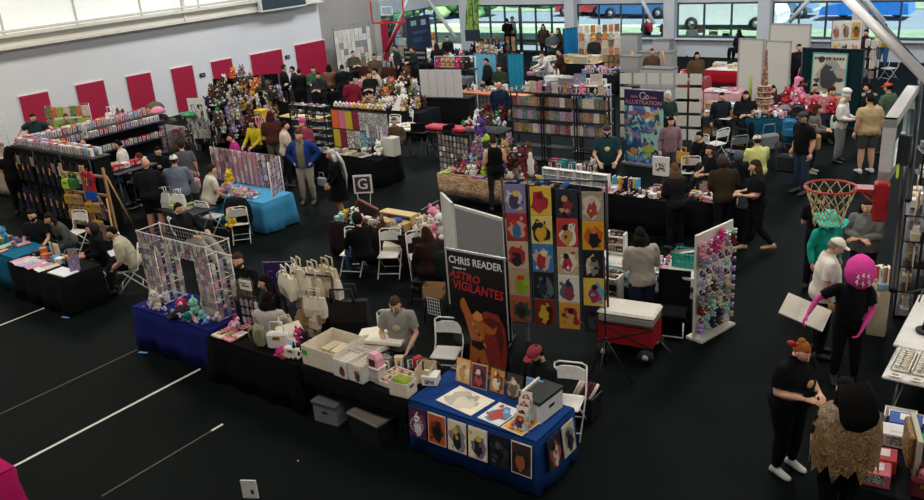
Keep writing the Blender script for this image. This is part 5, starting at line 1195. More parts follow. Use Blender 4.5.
person(684, 168, 250, 'sit', 'table', h=1.68, shirt='1a1a1e', sleeve='short', hair='short', hc='1c1612', label='seated seller in black by the folded white chair of the third row', seat=.5) if False else None
chair(690, 165, 80, 'white folding chair half folded behind the trinket table', z=.6); item('tote_bag', W(683, 155, .9)-Vector((0, 0, .2)), 'on the half folded chair of the third row', 'gold', sc=.8)
item('small_box', W(661, 165, 1.0)-Vector((0, 0, .25)), 'white and square, leaning right of the purple banner', 'white', sc=(2.4, .4, 4))
# ============================================================ right aisle people
person(815, 247+0, 330, 'stand', 'down') if False else None
person(836, 247, 345, 'stand', ('down', 'down'), h=1.82, girth=1.3, shirt='d9d4c8', legs='15181f', hair='short', hc='8a8078', hat=('cap', 'e6e0d0'), near=True, nod=25, label='man in a white polo shirt and white cap carrying a white board')
o = MB().box((0, 0, 0), (.62, .4, .02), M('cfc8ba', .7)).build('board', None, W(805, 312, .95)); o.rotation_euler = (.45, .3, math.radians(5)); tag(o, 'large off-white board carried flat by the man in the white polo', 'board')
# person in a pink monster hood
pk_ = person(855, 277, 255, 'stand', ('low', 'wide'), h=1.7, girth=1.15, shirt='0e0e11', sleeve='short', legs='0e0f14', hair='short', hc='d23c8c', near=True, label='person in a round pink furry mask with black clothes and pink sleeves', skin='c9358a', nod=15)
m = MB(); fz = M('d9459a', .95, var=.3, scale=50, bump=.6)
m.ball((-.07, .02, 1.64), (.19, .24, .23), fz, 18, 14, fn=lambda v: tuple(c*(1+.04*math.sin(13*v[0]+5)*math.cos(11*v[2]+7*v[1])) for c in v)); m.build('furry_hood', pk_)
m = MB(); wm = M('dcd6d0', .6)
for dx, dz in ((-.06, .05), (0, .06), (.06, .04), (-.07, -.03), (0, -.05), (.07, -.03)): m.tube([(dx-.09, .262, 1.6+dz), (dx-.05, .262, 1.62+dz)], .008, wm, 5); m.tube([(dx-.07, .264, 1.57+dz), (dx-.07, .264, 1.65+dz)], .007, wm, 5)
m.build('eye_pattern', pk_)
person(830, 220, 285, 'stand', 'down', h=1.66, girth=1.1, shirt='1a9a8a', sleeve='long', legs='101216', hair='long', hc='0f0e10', hat=('bucket', '2fb8a4'), near=True, label='person in a wavy turquoise hat and turquoise top behind the white cap')
person(822, 196, 60, 'stand', 'fwd', h=1.76, girth=1.1, shirt='0c0c10', legs='101116', hair='short', hc='2a1c16', near=True, label='person in a black t-shirt walking away, seen left of the basketball net')
person(867, 207, 230, 'stand', 'cross', h=1.74, girth=1.15, shirt='6e6e6c', sleeve='long', legs='14151a', hair='long', hc='2a1c18', near=True, label='woman in a grey cardigan with long dark hair behind the hoop bracket')
person(802, 352, 300, 'stand', 'fwd', h=1.72, girth=1.5, shirt='0c0d10', legs='0c0d10', hair='bun', hc='9a5a2c', near=True, nod=28, label='red haired person in a black t-shirt with a red hair bow', shoe='b9bcb8', skin='light', logo='c9a05a')
pp = W(795, 344, 1.72); tag(MB().ball((-.04, 0, 0), (.05, .03, .035), M('a8202c'), 8, 6).ball((.05, 0, 0), (.05, .03, .035), M('a8202c'), 8, 6).build('hair_bow', None, pp), 'red bow in the hair of the red haired person in black', 'bow')
fr_ = person(845, 391, 95, 'stand', 'fwd', h=1.8, girth=1.5, shirt='1a1714', sleeve='short', legs='0b0b0d', hair='long', hc='0e0b0a', near=True, label='big person with long black hair under a ragged tan fur cape', beard='0e0b0a', nod=12)
m = MB(); fur = PR(('8a6c48', '6a4e34', '9c8058', '54402a', '7c6040'), 9); n = 30; rings = []
for t_, z, rx_, ry_ in ((0, 1.5, .12, .1), (.2, 1.47, .26, .17), (.45, 1.33, .31, .23), (.75, 1.15, .32, .25), (1, .95, .31, .26)):
    rings.append([((rx_+.012*math.sin(j*3.1+z*20))*math.cos(2*PI*j/n), (ry_+.01*math.cos(j*2.3+z*15))*math.sin(2*PI*j/n)-.02, z-(.11*(j % 2)+.05*math.sin(j*1.7) if t_ == 1 else 0)) for j in range(n)])
m.loft(rings, fur, caps=False); m.build('fur_cape', fr_)
m = MB()
for k in range(-5, 6): m.tube([(k*.02, -.05, 1.74), (k*.028, -.14, 1.6), (k*.03, -.2, 1.47), (k*.026, -.23, 1.33+.012*abs(k))], [.04, .042, .036, .014], M('0e0b0a', .85, var=.35, scale=60), 7)
m.build('long_hair', fr_)
item('plush_toy', W(869, 297, 1.15)-Vector((0, 0, .1)), 'tucked under the arm of the pink masked person', 'beige', sc=1.2)
# ============================================================ near basketball hoop
zc = 3.8; rc = W(831, 187, zc); hoop = thing('basketball_hoop', 'basketball hoop with orange rim and white net hanging in the right foreground', 'basketball hoop', rc)
orr = M('c8391f', .45, var=.05); nr = 28; Rr = .23
MB().tube([(Rr*math.cos(2*PI*i/nr), Rr*math.sin(2*PI*i/nr), 0) for i in range(nr+1)], .011, orr, 7).build('rim', hoop)
q = W(884, 200, zc-.1)-rc; q.z = 0; dr = q.normalized(); pr_ = Vector((-dr.y, dr.x, 0))
net = MB(); nc = M('cfc294', .8)
def npt(i, k): a = 2*PI*(i+.5*(k % 2))/12; r_ = (.225, .2, .172, .15, .135, .13)[k]; return (r_*math.cos(a), r_*math.sin(a), -.075*k)
for k in range(5):
    for i in range(12):
        a_ = npt(i, k); net.tube([a_, npt(i, k+1)], .0055, nc, 4).tube([a_, npt(i-1 if k % 2 == 0 else i+1, k+1)], .0055, nc, 4)
net.build('net', hoop)
br = MB(); red = M('a81c24', .4)
br.box(tuple(dr*(Rr+.06)), (.14, .16, .03), red, rz=math.atan2(dr.y, dr.x)); br.build('bracket', hoop)
MB().box(tuple(dr*(Rr+.2)+Vector((0, 0, -.11))), (.13, .16, .37), red, rz=math.atan2(dr.y, dr.x), bev=.02).build('mount_cover', hoop)
for k in (-1, 1): MB().tube([tuple(dr*(Rr+.01)+pr_*.05*k), tuple(dr*(Rr+.15)+pr_*.08*k+Vector((0, 0, -.12)))], .008, orr, 6).build('brace', hoop)
# board seen edge-on, with steel frame
n0 = W(884, 182, zc+.02); zt = zc+.6
n1 = W(890, 118, zt); f1 = W(914, 84, zt)
mid = (n0+n1)/2; n0 = Vector((mid.x, mid.y, n0.z)); n1 = Vector((mid.x, mid.y, zt)); dd = (f1-n1); dd.z = 0; Lw = min(1.8, dd.length); dd.normalize()
bo = thing('backboard', 'glass backboard in a thick white frame seen almost edge-on behind the near hoop', 'backboard', n0, math.atan2(dd.y, dd.x))
fw = M('c9cac8', .45); Hb = zt-n0.z
fm2 = MB()
for x in (.04, Lw-.04): fm2.box((x, 0, Hb/2), (.08, .11, Hb), fw)
for z in (.04, Hb-.04): fm2.box((Lw/2, 0, z), (Lw, .11, .08), fw)
fm2.build('frame', bo); MB().box((Lw/2, 0, Hb/2), (Lw-.1, .02, Hb-.1), glass).build('pane', bo)
t = thing('hoop_truss', 'white roof tube and dark brace carrying the near basketball hoop', 'truss', (0, 0, 0))
a_ = W(842, -6, 5.2); b_ = W(930, 82, 4.5); MB().tube([a_, b_], .055, M('cfcfd0', .5), 12).build('tube', t)
a_ = W(856, -6, 5.2); b_ = W(880, 30, 4.9); MB().tube([W(856, -6, 5.0), W(924, 70, 4.3)], .022, M('2c3238', .5), 8).build('brace', t)
m = MB()
m.box((0, 0, 0), (.1, .08, .28), M('1c2024', .5)); m.build('actuator', t).location = W(904, 150, 4.1)
MB().tube([W(913, 98, 4.2), W(893, 290, 3.3)], .035, M('17191c', .5), 8).build('arm', t); MB().tube([W(899, 158, 4.0), W(897, 178, 3.9)], .012, M('c9d83c', .5), 6).build('yellow_strap', t)
MB().tube([W(921, 78, 4.4), W(908, 200, 3.8)], .03, M('24282c', .5), 8).build('arm', t)
# ============================================================ stalls along the right edge
wtop = 'white tables at the right edge'
table(-1.62, 10.4, -.6, 11.3, 'white table of button rows at the right edge', 'white')
table(-1.68, 11.35, -.65, 13.2, 'white topped table with the black figure stand at the right edge', 'white')
for i in range(3):
    tr = MB().box((0, 0, .012), (.2, .62, .02), M('e0dccf', .6)).box((-.1, 0, .03), (.01, .62, .05), M('e6e2d8')).box((.1, 0, .03), (.01, .62, .05), M('e6e2d8')).build('button_tray', None, (-1.46+.24*i, 10.9, .755)); tag(tr, 'white tray of buttons, %s of the three on the right edge table' % ['leftmost', 'middle', 'rightmost'][i], 'tray')
    for j in range(9): item('cup', (-1.5+.24*i, 10.64+.064*j, .78), 'lined up in the white trays', 'white', sc=(.8, .6, .4), label='small white cup of trinkets in the white trays'); item('cup', (-1.42+.24*i, 10.64+.064*j, .78), 'lined up in the white trays', 'cream', sc=(.8, .6, .4), label='small cream cup of trinkets in the white trays')
for i in range(3): item('pin_card', (-1.48+.24*i, 10.46, .765), 'with a red mark at the near edge of the button table', 'white', sc=(2.4, 1.4, 1))
t = thing('figure_stand', 'black spiky figure on a round base with curved wires, on the white right edge table', 'figure', (-1.38, 11.9, .755)); k_ = M('141417', .5)
MB().tube([(0, 0, 0), (0, 0, .03)], .13, k_, 16).build('base', t); MB().tube([(0, 0, .03), (.02, 0, .25), (0, .02, .5), (.03, 0, .72)], [.06, .045, .05, .008], k_, 8).build('body', t)
for i in range(5): a = i*1.3; MB().tube([(0, 0, .35+.06*i), (.12*math.cos(a), .12*math.sin(a), .48+.05*i), (.3*math.cos(a+.5), .3*math.sin(a+.5), .42+.04*i)], .012, k_, 6).build('wire_arm', t)
spread(['sticker_sheet', 'art_print', 'folded_shirt', 'handbag'], -1.2, 11.5, -.75, 13.0, .76, 8, 'on the white table with the black figure', ['white', 'cream', 'purple', 'yellow', 'beige'], 1)
t = thing('pillar_stand', 'cream cardboard pillar carrying rolled prints and a blue paper frill', 'stand', (-2.2, 13.15, 0), .1); MB().box((0, 0, .4), (.26, .26, .8), M('cbbf9f', .7)).build('pillar', t)
m = MB(); m.loft([[((.17+.03*(j % 2))*math.cos(2*PI*j/20), (.17+.03*(j % 2))*math.sin(2*PI*j/20), z) for j in range(20)] for z in (.8, .88)], M('7f9aa8', .8), False); m.build('frill', t)
for i in range(7): item('book', (-2.3+.035*i, 13.12+.03*(i % 2), .99), 'standing on the cream pillar', ['orange', 'brown', 'white', 'maroon', 'beige', 'red', 'tan'][i], rz=i, sc=1.2)
sh = shelf((-2.0, 14.4, 0), 1.2, 1.75, .4, 5, 'black rack of cream cards and photos along the right edge', rz=math.radians(-80))
onshelf(sh, 1.2, 1.75, .4, 5, ['small_box', 'photo_print', 'boxed_figure', 'photo_print'], 9, 'on the black rack at the right edge', ['cream', 'beige', 'white', 'mauve', 'tan'], 1.1)
sh = shelf((-1.3, 13.9, 0), 1.0, 1.5, .4, 4, 'black rack of red and white boxes at the very right edge', rz=math.radians(-10))
onshelf(sh, 1.0, 1.5, .4, 4, ['small_box', 'boxed_figure'], 6, 'on the black rack at the very right edge', ['red', 'white', 'cream', 'brown'], .9)
A, B = W(913, 96, 2.3), W(930, 92, 2.3)
panel(Vector((-2.2, 17.6, 0)), Vector((-1.2, 17.2, 0)), .5, 2.2, 'tall white panel cut by the right edge of the photo', pm=M('cfccc0', .7))
sh = shelf((-2.35, 17.3, 0), .7, 1.9, .35, 5, 'black slim rack with clips beside the tall white panel', rz=-1.2); onshelf(sh, .7, 1.9, .35, 5, ['small_box', 'keychain'], 4, 'on the slim black rack', ['grey', 'white', 'sky', 'charcoal'], .9)
# near right corner: boxed boots and clothes
cloth(-1.42, 8.3, -.6, 9.9, '1a1c22', 'dark cloth under the shoe boxes in the lower right corner', z=.5, drop=.45)
for i, (x, y, c, lb) in enumerate(((-1.2, 9.65, '1d4f9a', 'blue printed box with a white splash in the lower right stall'), (-1.25, 9.35, 'dcd8d4', 'white and pale pink box below the blue one, lower right stall'), (-1.3, 8.8, 'b8222c', 'bright red printed box in the lower right stall'), (-1.3, 8.5, 'c9606c', 'pink and white patterned box at the lower right corner'))):
    t = thing('printed_box', lb, 'box', (x, y, .51), .15); MB().box((0, 0, .08), (.34, .26, .16), M(c, .6), bev=.006).build('body', t); MB().box((.02, -.132, .09), (.2, .003, .1), MP('mono', 2.5)).box((.02, .02, .163), (.16, .14, .003), M('dcd8d4')).build('picture', t)
t = thing('garment', 'tan and dark striped cloth hanging over a pale board in the lower right stall', 'garment', (-1.0, 8.95, .51), .3); MB().box((0, 0, .25), (.05, .6, .5), M('b9b09c', .7)).build('board', t); MB().box((-.06, 0, .3), (.06, .45, .4), PR(('8a6a3a', '20201e', 'b08c4a', '3a2a18'), 6), bev=.02).build('cloth', t)
o = MB().tube([(.0, -.15, .02), (0, .15, .02)], .07, M('35b87c', .5), 12).build('green_roll', None, (-.95, 9.6, .53)); tag(o, 'bright green roll next to the blue printed box', 'roll')
o = MB().box((0, 0, .3), (.02, .5, .6), M('d8c9c4')).build('display_card', None, (-.8, 9.9, .5)); tag(o, 'pale card leaning at the right edge above the green roll', 'card')
spread(['folded_shirt', 'hat_ware', 'handbag'], -.9, 8.3, -.65, 9.3, .515, 5, 'in the lower right stall', ['navy', 'maroon', 'black', 'pink'], .9)
table(-1.6, 9.95, -.7, 10.3, 'low dark bench with white trays under the button table', 'charcoal', z=.3); spread(['storage_bin'], -1.5, 10.0, -.9, 10.25, .31, 2, 'under the button table', ['white'], .8)
# ============================================================ left block: boxed comics booth behind black grid walls
wbx = 'on the black walled booth at the left'
def gridwall(x0, y0, x1, y1, h, label, mat=None, solid=None, z0=0, step=.12):
    a, b = Vector((x0, y0, 0)), Vector((x1, y1, 0)); c = (a+b)/2; w = (b-a).length
    t = thing('wire_screen', label, 'wire screen', (c.x, c.y, z0), math.atan2(y1-y0, x1-x0)); m = mat or M('17181b', .5)
    grid_mb(w, h, m, step, .003).build('wire_mesh', t)
    for k in (-1, 1): MB().tube([(k*w/2, 0, -z0), (k*w/2, 0, h)], .014, m, 6).build('post', t)
    if solid: MB().box((0, .02, h/2), (w, .01, h), solid).build('backing', t)
    return t, w
blk = M('0f1013', .85, var=.2)
for i in range(3):
    x0 = -23.0+1.32*i; t, w = gridwall(x0, 10.4, x0+1.3, 10.4, 1.8, 'black grid wall hung with black shirts, %s of the three facing the camera' % ['leftmost', 'middle', 'rightmost'][i], solid=blk)
    for j in range(4):
        for k in range(2): item('hanging_shirt', (x0+.2+.3*j, 10.34, .12+.85*k), 'on the black grid walls', 'black' if rnd.random() < .8 else rnd.choice(['charcoal', 'navy']), sc=(.5, .8, 1.05))
for i, (x, z, c) in enumerate(((-19.5, 1.2, 'white'), (-19.35, .75, 'pink'), (-20.6, 1.35, 'grey'), (-20.3, 1.3, 'white'), (-22.3, 1.4, 'grey'), (-21.6, 1.42, 'grey'))): item('standing_print', (x, 10.28, z), 'pinned on the black grid walls', c, sc=.8)
def ledge(x0, y0, x1, y1, z, label):
    cx, cy = (x0+x1)/2, (y0+y1)/2; t = thing('counter', label, 'counter', (cx, cy, 0)); MB().box((0, 0, z-.02), (abs(x1-x0), abs(y1-y0), .04), M('1b1d22', .6)).build('top', t); MB().box((0, 0, (z-.04)/2), (abs(x1-x0)-.06, abs(y1-y0)-.06, z-.04), M('141519', .9)).build('base', t); return t
ledge(-23.0, 10.5, -19.1, 11.0, 1.8, 'high black counter along the front grid walls, topped by boxed comics')
ledge(-23.9, 11.0, -23.2, 15.2, 1.65, 'high black counter running back towards the crimson pads')
TOY = ['white', 'cream', 'red', 'lilac', 'sky', 'orange', 'white', 'pink']
for k in range(2): rowof('boxed_figure', (-22.9, 10.65+.22*k, 1.8), (-19.3, 10.65+.22*k, 1.8), 30, 'along the top of the front grid walls', TOY, jit=.005)
for k in range(2): rowof('boxed_figure', (-23.7+.25*k, 11.1, 1.65), (-23.7+.25*k, 15.1, 1.65), 26, 'along the counter running back to the crimson pads', TOY, rz=PI/2, jit=.005)
sh = shelf((-23.0, 13.3, 0), 3.6, 1.5, .35, 4, 'navy inner shelf of blister packs facing the seller of the left booth', col='1f2a4a', rz=PI/2)
for k in range(2, 4):
    for i in range(24): item('boxed_figure', (-22.93, 11.6+.145*i, .06+.48*k-.0), 'on the navy inner shelf', rnd.choice(['white', 'cream', 'grey', 'lilac', 'red']), rz=PI/2, sc=.95)
rowof('small_box', (-19.6, 11.2, 1.25), (-19.6, 12.2, 1.25), 6, 'in the open end of the left booth', ['cream', 'red', 'white'], rz=PI/2, sc=1.2); table(-20.0, 11.1, -19.2, 12.3, 'dark table closing the near end of the boxed comics booth', 'charcoal', z=1.23)
# wire rack of magazines against the wall pad
p = W(68, 140, 0); qa, qb = W(45, 106, 1.9), W(88, 103, 1.9); t, w = gridwall(qa.x, qa.y, qb.x, qb.y, 1.3, 'pale wire rack of magazines in front of the leftmost crimson pads', M('b9bab4', .5), z0=.6)
for j in range(3):
    for i in range(7): item('standing_print', Vector((qa.x, qa.y-.05, .7+.4*j)).lerp(Vector((qb.x, qb.y-.05, .7+.4*j)), (i+.5)/7), 'on the pale wire rack by the wall', rnd.choice(['white', 'lime', 'mint', 'olive', 'green', 'grey', 'cream']) if j < 2 else rnd.choice(['green', 'white', 'orange', 'lime']), rz=math.atan2(qb.y-qa.y, qb.x-qa.x), sc=1.15)
t, w = gridwall(-27.4, 11.3, -27.0, 12.3, 1.5, 'narrow pale wire rack of prints at the left edge of the photo', M('b9bab4', .5), z0=.6)
for j in range(5): rowof('art_print', (-27.35, 11.4, .7+.28*j), (-27.05, 12.2, .7+.28*j), 3, 'on the narrow rack at the left edge', ['white', 'grey', 'sky', 'cream'], rz=1.1, up=1.4, sc=.95, jit=0)
cloth(-28.2, 11.0, -24.4, 11.9, 'b5a78c', 'beige cloth on the table behind the man in the dark teal t-shirt', flare=.03)
spread(['small_box', 'comic_book', 'folded_shirt'], -28.1, 11.1, -24.6, 11.8, .775, 14, 'on the beige cloth at the left edge', ['cream', 'beige', 'red', 'pink', 'olive'], 1.1)
# wooden ladders with bags
for i, (x, y, rz, lb) in enumerate(((-19.15, 9.95, .12, 'pale wooden ladder rack of small bags, left of its twin'), (-18.35, 10.05, .12, 'pale wooden ladder rack holding the red and blue shirt'))):
    t = thing('ladder_rack', lb, 'rack', (x, y, 0), rz); wd_ = WOOD()
    for k in (-1, 1): MB().box((k*.36, 0, .9), (.05, .05, 1.8), wd_).build('upright', t); MB().tube([(k*.36, .05, 1.6), (k*.36, .55, 0)], .018, wd_, 6).build('back_leg', t)
    for z in (.35, .75, 1.15, 1.6): MB().box((0, -.03, z), (.72, .04, .05), wd_).build('rung', t)
for x, z, c, kd in ((-19.3, 1.2, 'lime', 'handbag'), (-19.0, 1.25, 'green', 'handbag'), (-19.35, .82, 'gold', 'handbag'), (-19.0, .85, 'tan', 'handbag'), (-19.3, .45, 'tan', 'handbag'), (-18.95, .42, 'beige', 'handbag'), (-18.5, .72, 'gold', 'handbag'), (-18.15, .76, 'tan', 'handbag'), (-18.35, .3, 'gold', 'handbag')): item(kd, (x, 9.87, z), 'on the pale wooden ladder racks', c, sc=1.05, rz=.1)
item('hanging_shirt', (-18.35, 9.9, 1.15), 'on the right wooden ladder rack', 'red', sc=(1.0, 1, .95), label='bright red shirt with blue hem on the wooden ladder rack'); tag(MB().box((0, 0, .1), (.42, .07, .22), M('1f4fa8', .9), bev=.01).build('blue_cloth', None, (-18.35, 9.88, 1.06)), 'blue cloth hanging under the red shirt', 'cloth')
item('standing_print', (-18.0, 9.85, .62), 'dark and framed on the right ladder rack', 'charcoal', sc=1.3); item('standing_print', (-18.1, 9.85, .1), 'low on the right ladder rack', 'mauve', sc=1.3)
MBx = MB().tube([(-17.95, 10.0, 1.1), (-16.6, 9.2, .05)], .02, WOOD(), 6).build('wooden_pole'); tag(MBx, 'thin wooden pole slanting down beside the ladder racks', 'pole')
# card players' table
table(-17.9, 10.7, -15.9, 11.45, 'folding table under the cards between the bald man and the capped man', 'charcoal')
spread(['art_print', 'comic_book', 'pale_print', 'small_box', 'tote_bag'], -17.8, 10.75, -16.0, 11.4, .745, 14, 'on the card table', ['cream', 'white', 'lime', 'tan', 'grey'], .9)
# sky blue table and pink grid
cloth(-17.0, 12.05, -15.0, 12.95, '4a9ccb', 'bright sky blue cloth on the table of pink toys', flare=.06)
spread(['crochet_bunch', 'plush_toy', 'sticker_sheet', 'small_box', 'cup'], -16.9, 12.1, -15.1, 12.6, .775, 34, 'on the sky blue cloth', ['pink', 'white', 'cream', 'pink', 'beige', 'lilac'], .8)
pkm = M('d9a3ae', .6)
for i, (x0, y0, x1, y1, lb) in enumerate(((-17.9, 13.0, -17.0, 12.98, 'leftmost'), (-17.0, 12.98, -16.1, 12.98, 'second'), (-16.1, 12.98, -15.3, 12.98, 'third'), (-15.3, 12.98, -15.05, 12.4, 'rightmost and turned'))):
    t, w = gridwall(x0, y0, x1, y1, .85, 'pink grid panel standing over the sky blue table, '+lb+' of the four', M('d9c9cc', .5), z0=.76)
    if i in (0, 1): MB().box((0, .02, .42), (w*.95, .01, .8), pkm).build('backing', t)
    for j in range(5):
        for k in range(max(2, int(w/.16))):
            p = Vector((x0, y0, 0)).lerp(Vector((x1, y1, 0)), (k+.5)/max(2, int(w/.16))); item('charm_card', p+Vector((0, -.03, .86+.165*j)), 'on the pink grid panels', rnd.choice(['white', 'pink', 'maroon', 'lilac', 'white', 'mauve'] if i != 1 else ['pink', 'pink', 'white']), rz=0 if i < 3 else -1.2, sc=1.9)
p = W(237, 208, .75); t = thing('jacket', 'black jacket with a round white emblem hung over a chair by the sky blue table', 'jacket', (p.x, p.y, 0), .2)
MB().loft([[(x*k, y*k, z) for x, y in ((-.3, -.1), (0, -.16), (.3, -.1), (.3, .12), (0, .15), (-.3, .12))] for z, k in ((.3, .8), (.5, 1.05), (.8, 1.0), (.98, .7))], M('101114', .95, var=.3, bump=.4)).build('cloth', t)
MB().tube([(.12*math.cos(a), -.17, .68+.12*math.sin(a)) for a in [x*PI/8 for x in range(17)]], .014, M('d9d6cf', .6), 6).tube([(-.05, -.17, .68), (0, -.17, .73), (.05, -.17, .66)], .02, M('d9d6cf', .6), 6).build('emblem', t)
chair(240, 222, 100, 'white folding chair behind the black jacket with the round emblem'); chair(212, 216, 60, 'white folding chair next to the reclining man in light trousers')
chair(187, 240, 40, 'white folding chair under the reclining man', z=.3)
item('plush_toy', W(231, 184, .95), 'bright and round by the white t-shirt man', 'yellow', sc=1.2); item('plush_toy', W(233, 226, .4), 'bright, low beside the white chair', 'yellow', sc=1.3)
item('handbag', W(193, 193, .7), 'on the chair between the capped man and the reclining man', 'grey', sc=1.5); item('handbag', W(196, 188, .8), 'on top of the grey bag near the capped man', 'pink', sc=1.1)
# tables along the wall: hats and patterned bag
cloth(-27.2, 16.1, -24.6, 17.0, '8f8784', 'grey cloth with a red zigzag band on the hat table under the crimson pads', mat=PR(('8f8784', '7d7673', 'a09894', '8b3a42'), 3), flare=.04)
m = MB(); m.box((0, 0, 0), (2.6, .03, .14), M('a8303c', .8)); tag(m.build('zigzag_band', None, (-25.9, 16.03, .66)), 'red band along the edge of the grey hat table', 'band')
heap(['hat_ware'], -27.0, 16.3, -24.8, 16.9, .78, 26, 'on the grey hat table', ['grey', 'olive', 'charcoal', 'brown', 'black', 'beige', 'white'], .4, 1.5)
item('hat_ware', (-25.3, 16.5, 1.35), 'large and domed over the grey hat table', 'olive', sc=2.6); item('hat_ware', (-24.9, 16.3, 1.3), 'large and pale red beside the olive dome', 'pink', sc=2.2)
p = W(142, 138, .5); cloth(-24.6, 14.9, -23.9, 15.5, 'a81c28', 'bright red cloth on a small stand between the comics booth and the hat table', z=.95, drop=.75)
spread(['plush_toy', 'folded_shirt', 'tote_bag'], -24.6, 15.0, -24.0, 15.4, .96, 5, 'on the bright red cloth', ['white', 'red', 'charcoal', 'white'], 1.2)
item('tote_bag', (-25.8, 15.2, .95), 'pale and tall behind the bright red cloth', 'white', sc=1.6); p = W(123, 125, 1.2); item('plush_toy', (p.x, p.y, .9), 'dark, next to the cream counter of the left booth', 'brown', sc=2.6); table(p.x-.5, p.y-.4, p.x+.5, p.y+.4, 'small dark table under the brown plush by the wall', 'charcoal', z=.88)
a, b = W(186, 97, 2.0), W(203, 93, 2.0); t = thing('portrait_poster', 'tall white poster with a dark sketched portrait between the hats and the plush heap', 'poster', ((a.x+b.x)/2, (a.y+b.y)/2, 0), .35)
MB().box((0, 0, 1.25), (.62, .02, 1.3), M('dcd9d6', .6)).build('sheet', t); MB().box((0, -.013, 1.3), (.42, .004, .8), PR(('dcd9d6', '9a8fa8', 'dcd9d6', '3a3844'), 3)).build('portrait', t); MB().tube([(0, .02, 1.9), (0, .4, 0)], .015, bk).build('easel_leg', t)
# plush heap on tiered racks
wph = 'in the big plush heap along the wall'
GP = [(W(202, 149), W(232, 152), 1.5), (W(232, 150), W(262, 143), 1.5), (W(220, 122), W(284, 116), 1.65), (W(262, 140), W(292, 130), 1.4)]
GP = [(a.x, a.y, b.x, b.y, h) for a, b, h in GP]
for i, (x0, y0, x1, y1, h) in enumerate(GP+[(-23.7, 16.9, -22.2, 16.2, 1.3)]):
    gridwall(x0, y0, x1, y1, h, 'black grid stand buried in plush, %s' % ['left end of the heap', 'front middle of the heap', 'tallest one at the back', 'right end of the heap', 'lowest one with the white fringes'][i], solid=blk if i < 4 else None)
HC_ = ['brown', 'tan', 'mauve', 'grey', 'black', 'olive', 'white', 'charcoal', 'lilac', 'charcoal', 'cream', 'maroon', 'green', 'brown', 'beige', 'gold']
for (x0, y0, x1, y1, h), (n, cs) in zip(GP, ((64, ['black', 'charcoal', 'olive', 'brown', 'green', 'navy']), (70, HC_), (100, ['brown', 'orange', 'tan', 'mauve', 'olive', 'charcoal', 'beige', 'maroon', 'cream', 'olive']), (56, HC_))):
    for i in range(n):
        u = rnd.random(); z = rnd.uniform(.8 if h > 1.6 else .4, h*(1.08 if h < 1.6 else .1+ .62+.38*math.sin(PI*u))); item(rnd.choice(['plush_toy', 'plush_toy', 'crochet_octopus', 'crochet_bunch']), (x0+(x1-x0)*u, y0+(y1-y0)*u-.12-.5*(1-z/h), z-.1), wph, rnd.choice(cs), rnd.uniform(-.4, .8), rnd.uniform(.9, 1.4))
item('folded_shirt', ((GP[2][0]+GP[2][2])/2-.4, (GP[2][1]+GP[2][3])/2, 1.7), 'on the very top of the plush heap', 'pink', sc=1.6)
for i in range(34): item('keychain', (-23.7+1.5*rnd.random(), 16.35-.6*(0)+rnd.uniform(-.1, .35), rnd.uniform(.3, 1.45)), 'dangling on the low fringe stand', rnd.choice(['white', 'grey', 'green', 'silver', 'black', 'cream']), rz=-.3, sc=(1.2, 1, 3.2))
t = MB().ball((0, 0, 0), (.3, .22, .09), M('1f8a4a', .4), 16, 6).build('green_dish', None, (-23.1, 16.2, 1.42)); tag(t, 'shiny green shallow dish on the low fringe stand', 'dish')
# yellow chair-like goods
for (px, py, z) in ((246, 118, .8), (262, 118, .9), (260, 108, 1.0)): item('folded_shirt' if z == .8 else 'small_box', W(px, py, z), 'by the seller in yellow', 'yellow', sc=2.6)
# long black table of the centre left with upright colour boards
cloth(-17.9, 16.0, -15.0, 16.9, '0c0d10', 'long black cloth of the stall behind the woman with white hair', flare=.05)
cloth(-20.9, 16.3, -18.0, 17.2, '0d0e11', 'black cloth of the stall behind the man in the blue jacket', flare=.05)
cb = [('d9622a', 'c96a8c'), ('b9a42c', '7a1838'), ('d9d4c6', '6a6a68'), ('8a9ab0', 'c9c4b4')]
for i in range(4):
    t = thing('colour_board', 'upright board of %s sheets on the long black table' % ['orange and pink', 'mustard and maroon', 'white and grey', 'pale grey and cream'][i], 'board', (-16.95+.52*i, 16.7, .77), .05)
    MB().box((0, .01, .55), (.52, .02, 1.1), M('26282a')).build('board', t)
    for j in range(2): MB().box((-.13+.26*j, -.005, .82), (.24, .01, .5), M(cb[i][j], .6, var=.1) if i < 2 else MP('mono', 5+j)).build('upper_sheet', t); MB().box((-.13+.26*j, -.005, .28), (.24, .01, .5), M(cb[(i+1) % 4][j], .6, var=.1) if i < 1 else MP(('mono', 'cool', 'dark')[i-1], 4+j)).build('lower_sheet', t)
for i in range(2):
    sh = shelf((-17.75-.75*i, 16.75, .77), .7, 1.15, .3, 6, 'tall dark rack of striped small packs, %s on the black table' % ['right one' if i == 0 else 'left one'][0]); onshelf(sh, .7, 1.15, .3, 6, ['small_box', 'comic_book'], 5, 'in the tall dark racks of the long black table', ['white', 'pink', 'maroon', 'cream', 'grey'], .55)
spread(['plush_toy', 'crochet_bunch', 'tote_bag', 'hat_ware'], -20.8, 16.5, -19.8, 17.1, .78, 16, 'at the left end of the long black table', ['white', 'brown', 'maroon', 'cream', 'tan', 'pink'], 1.2)
spread(['art_print', 'sticker_sheet', 'small_box', 'folded_shirt'], -17.7, 16.1, -15.1, 16.45, .775, 20, 'along the front of the long black table', ['white', 'cream', 'grey', 'beige', 'cream'], .9)
spread(['plush_toy', 'crochet_bunch', 'small_box', 'bottle'], -15.9, 16.4, -15.1, 16.8, .775, 12, 'at the right end of the long black table', ['grey', 'olive', 'charcoal', 'white', 'green'], 1.2)
rowof('crochet_bunch', (-17.1, 16.75, 1.9), (-15.2, 16.8, 1.9), 14, 'on top of the colour boards', ['cream', 'white', 'yellow', 'pink', 'cream'], sc=1.0)
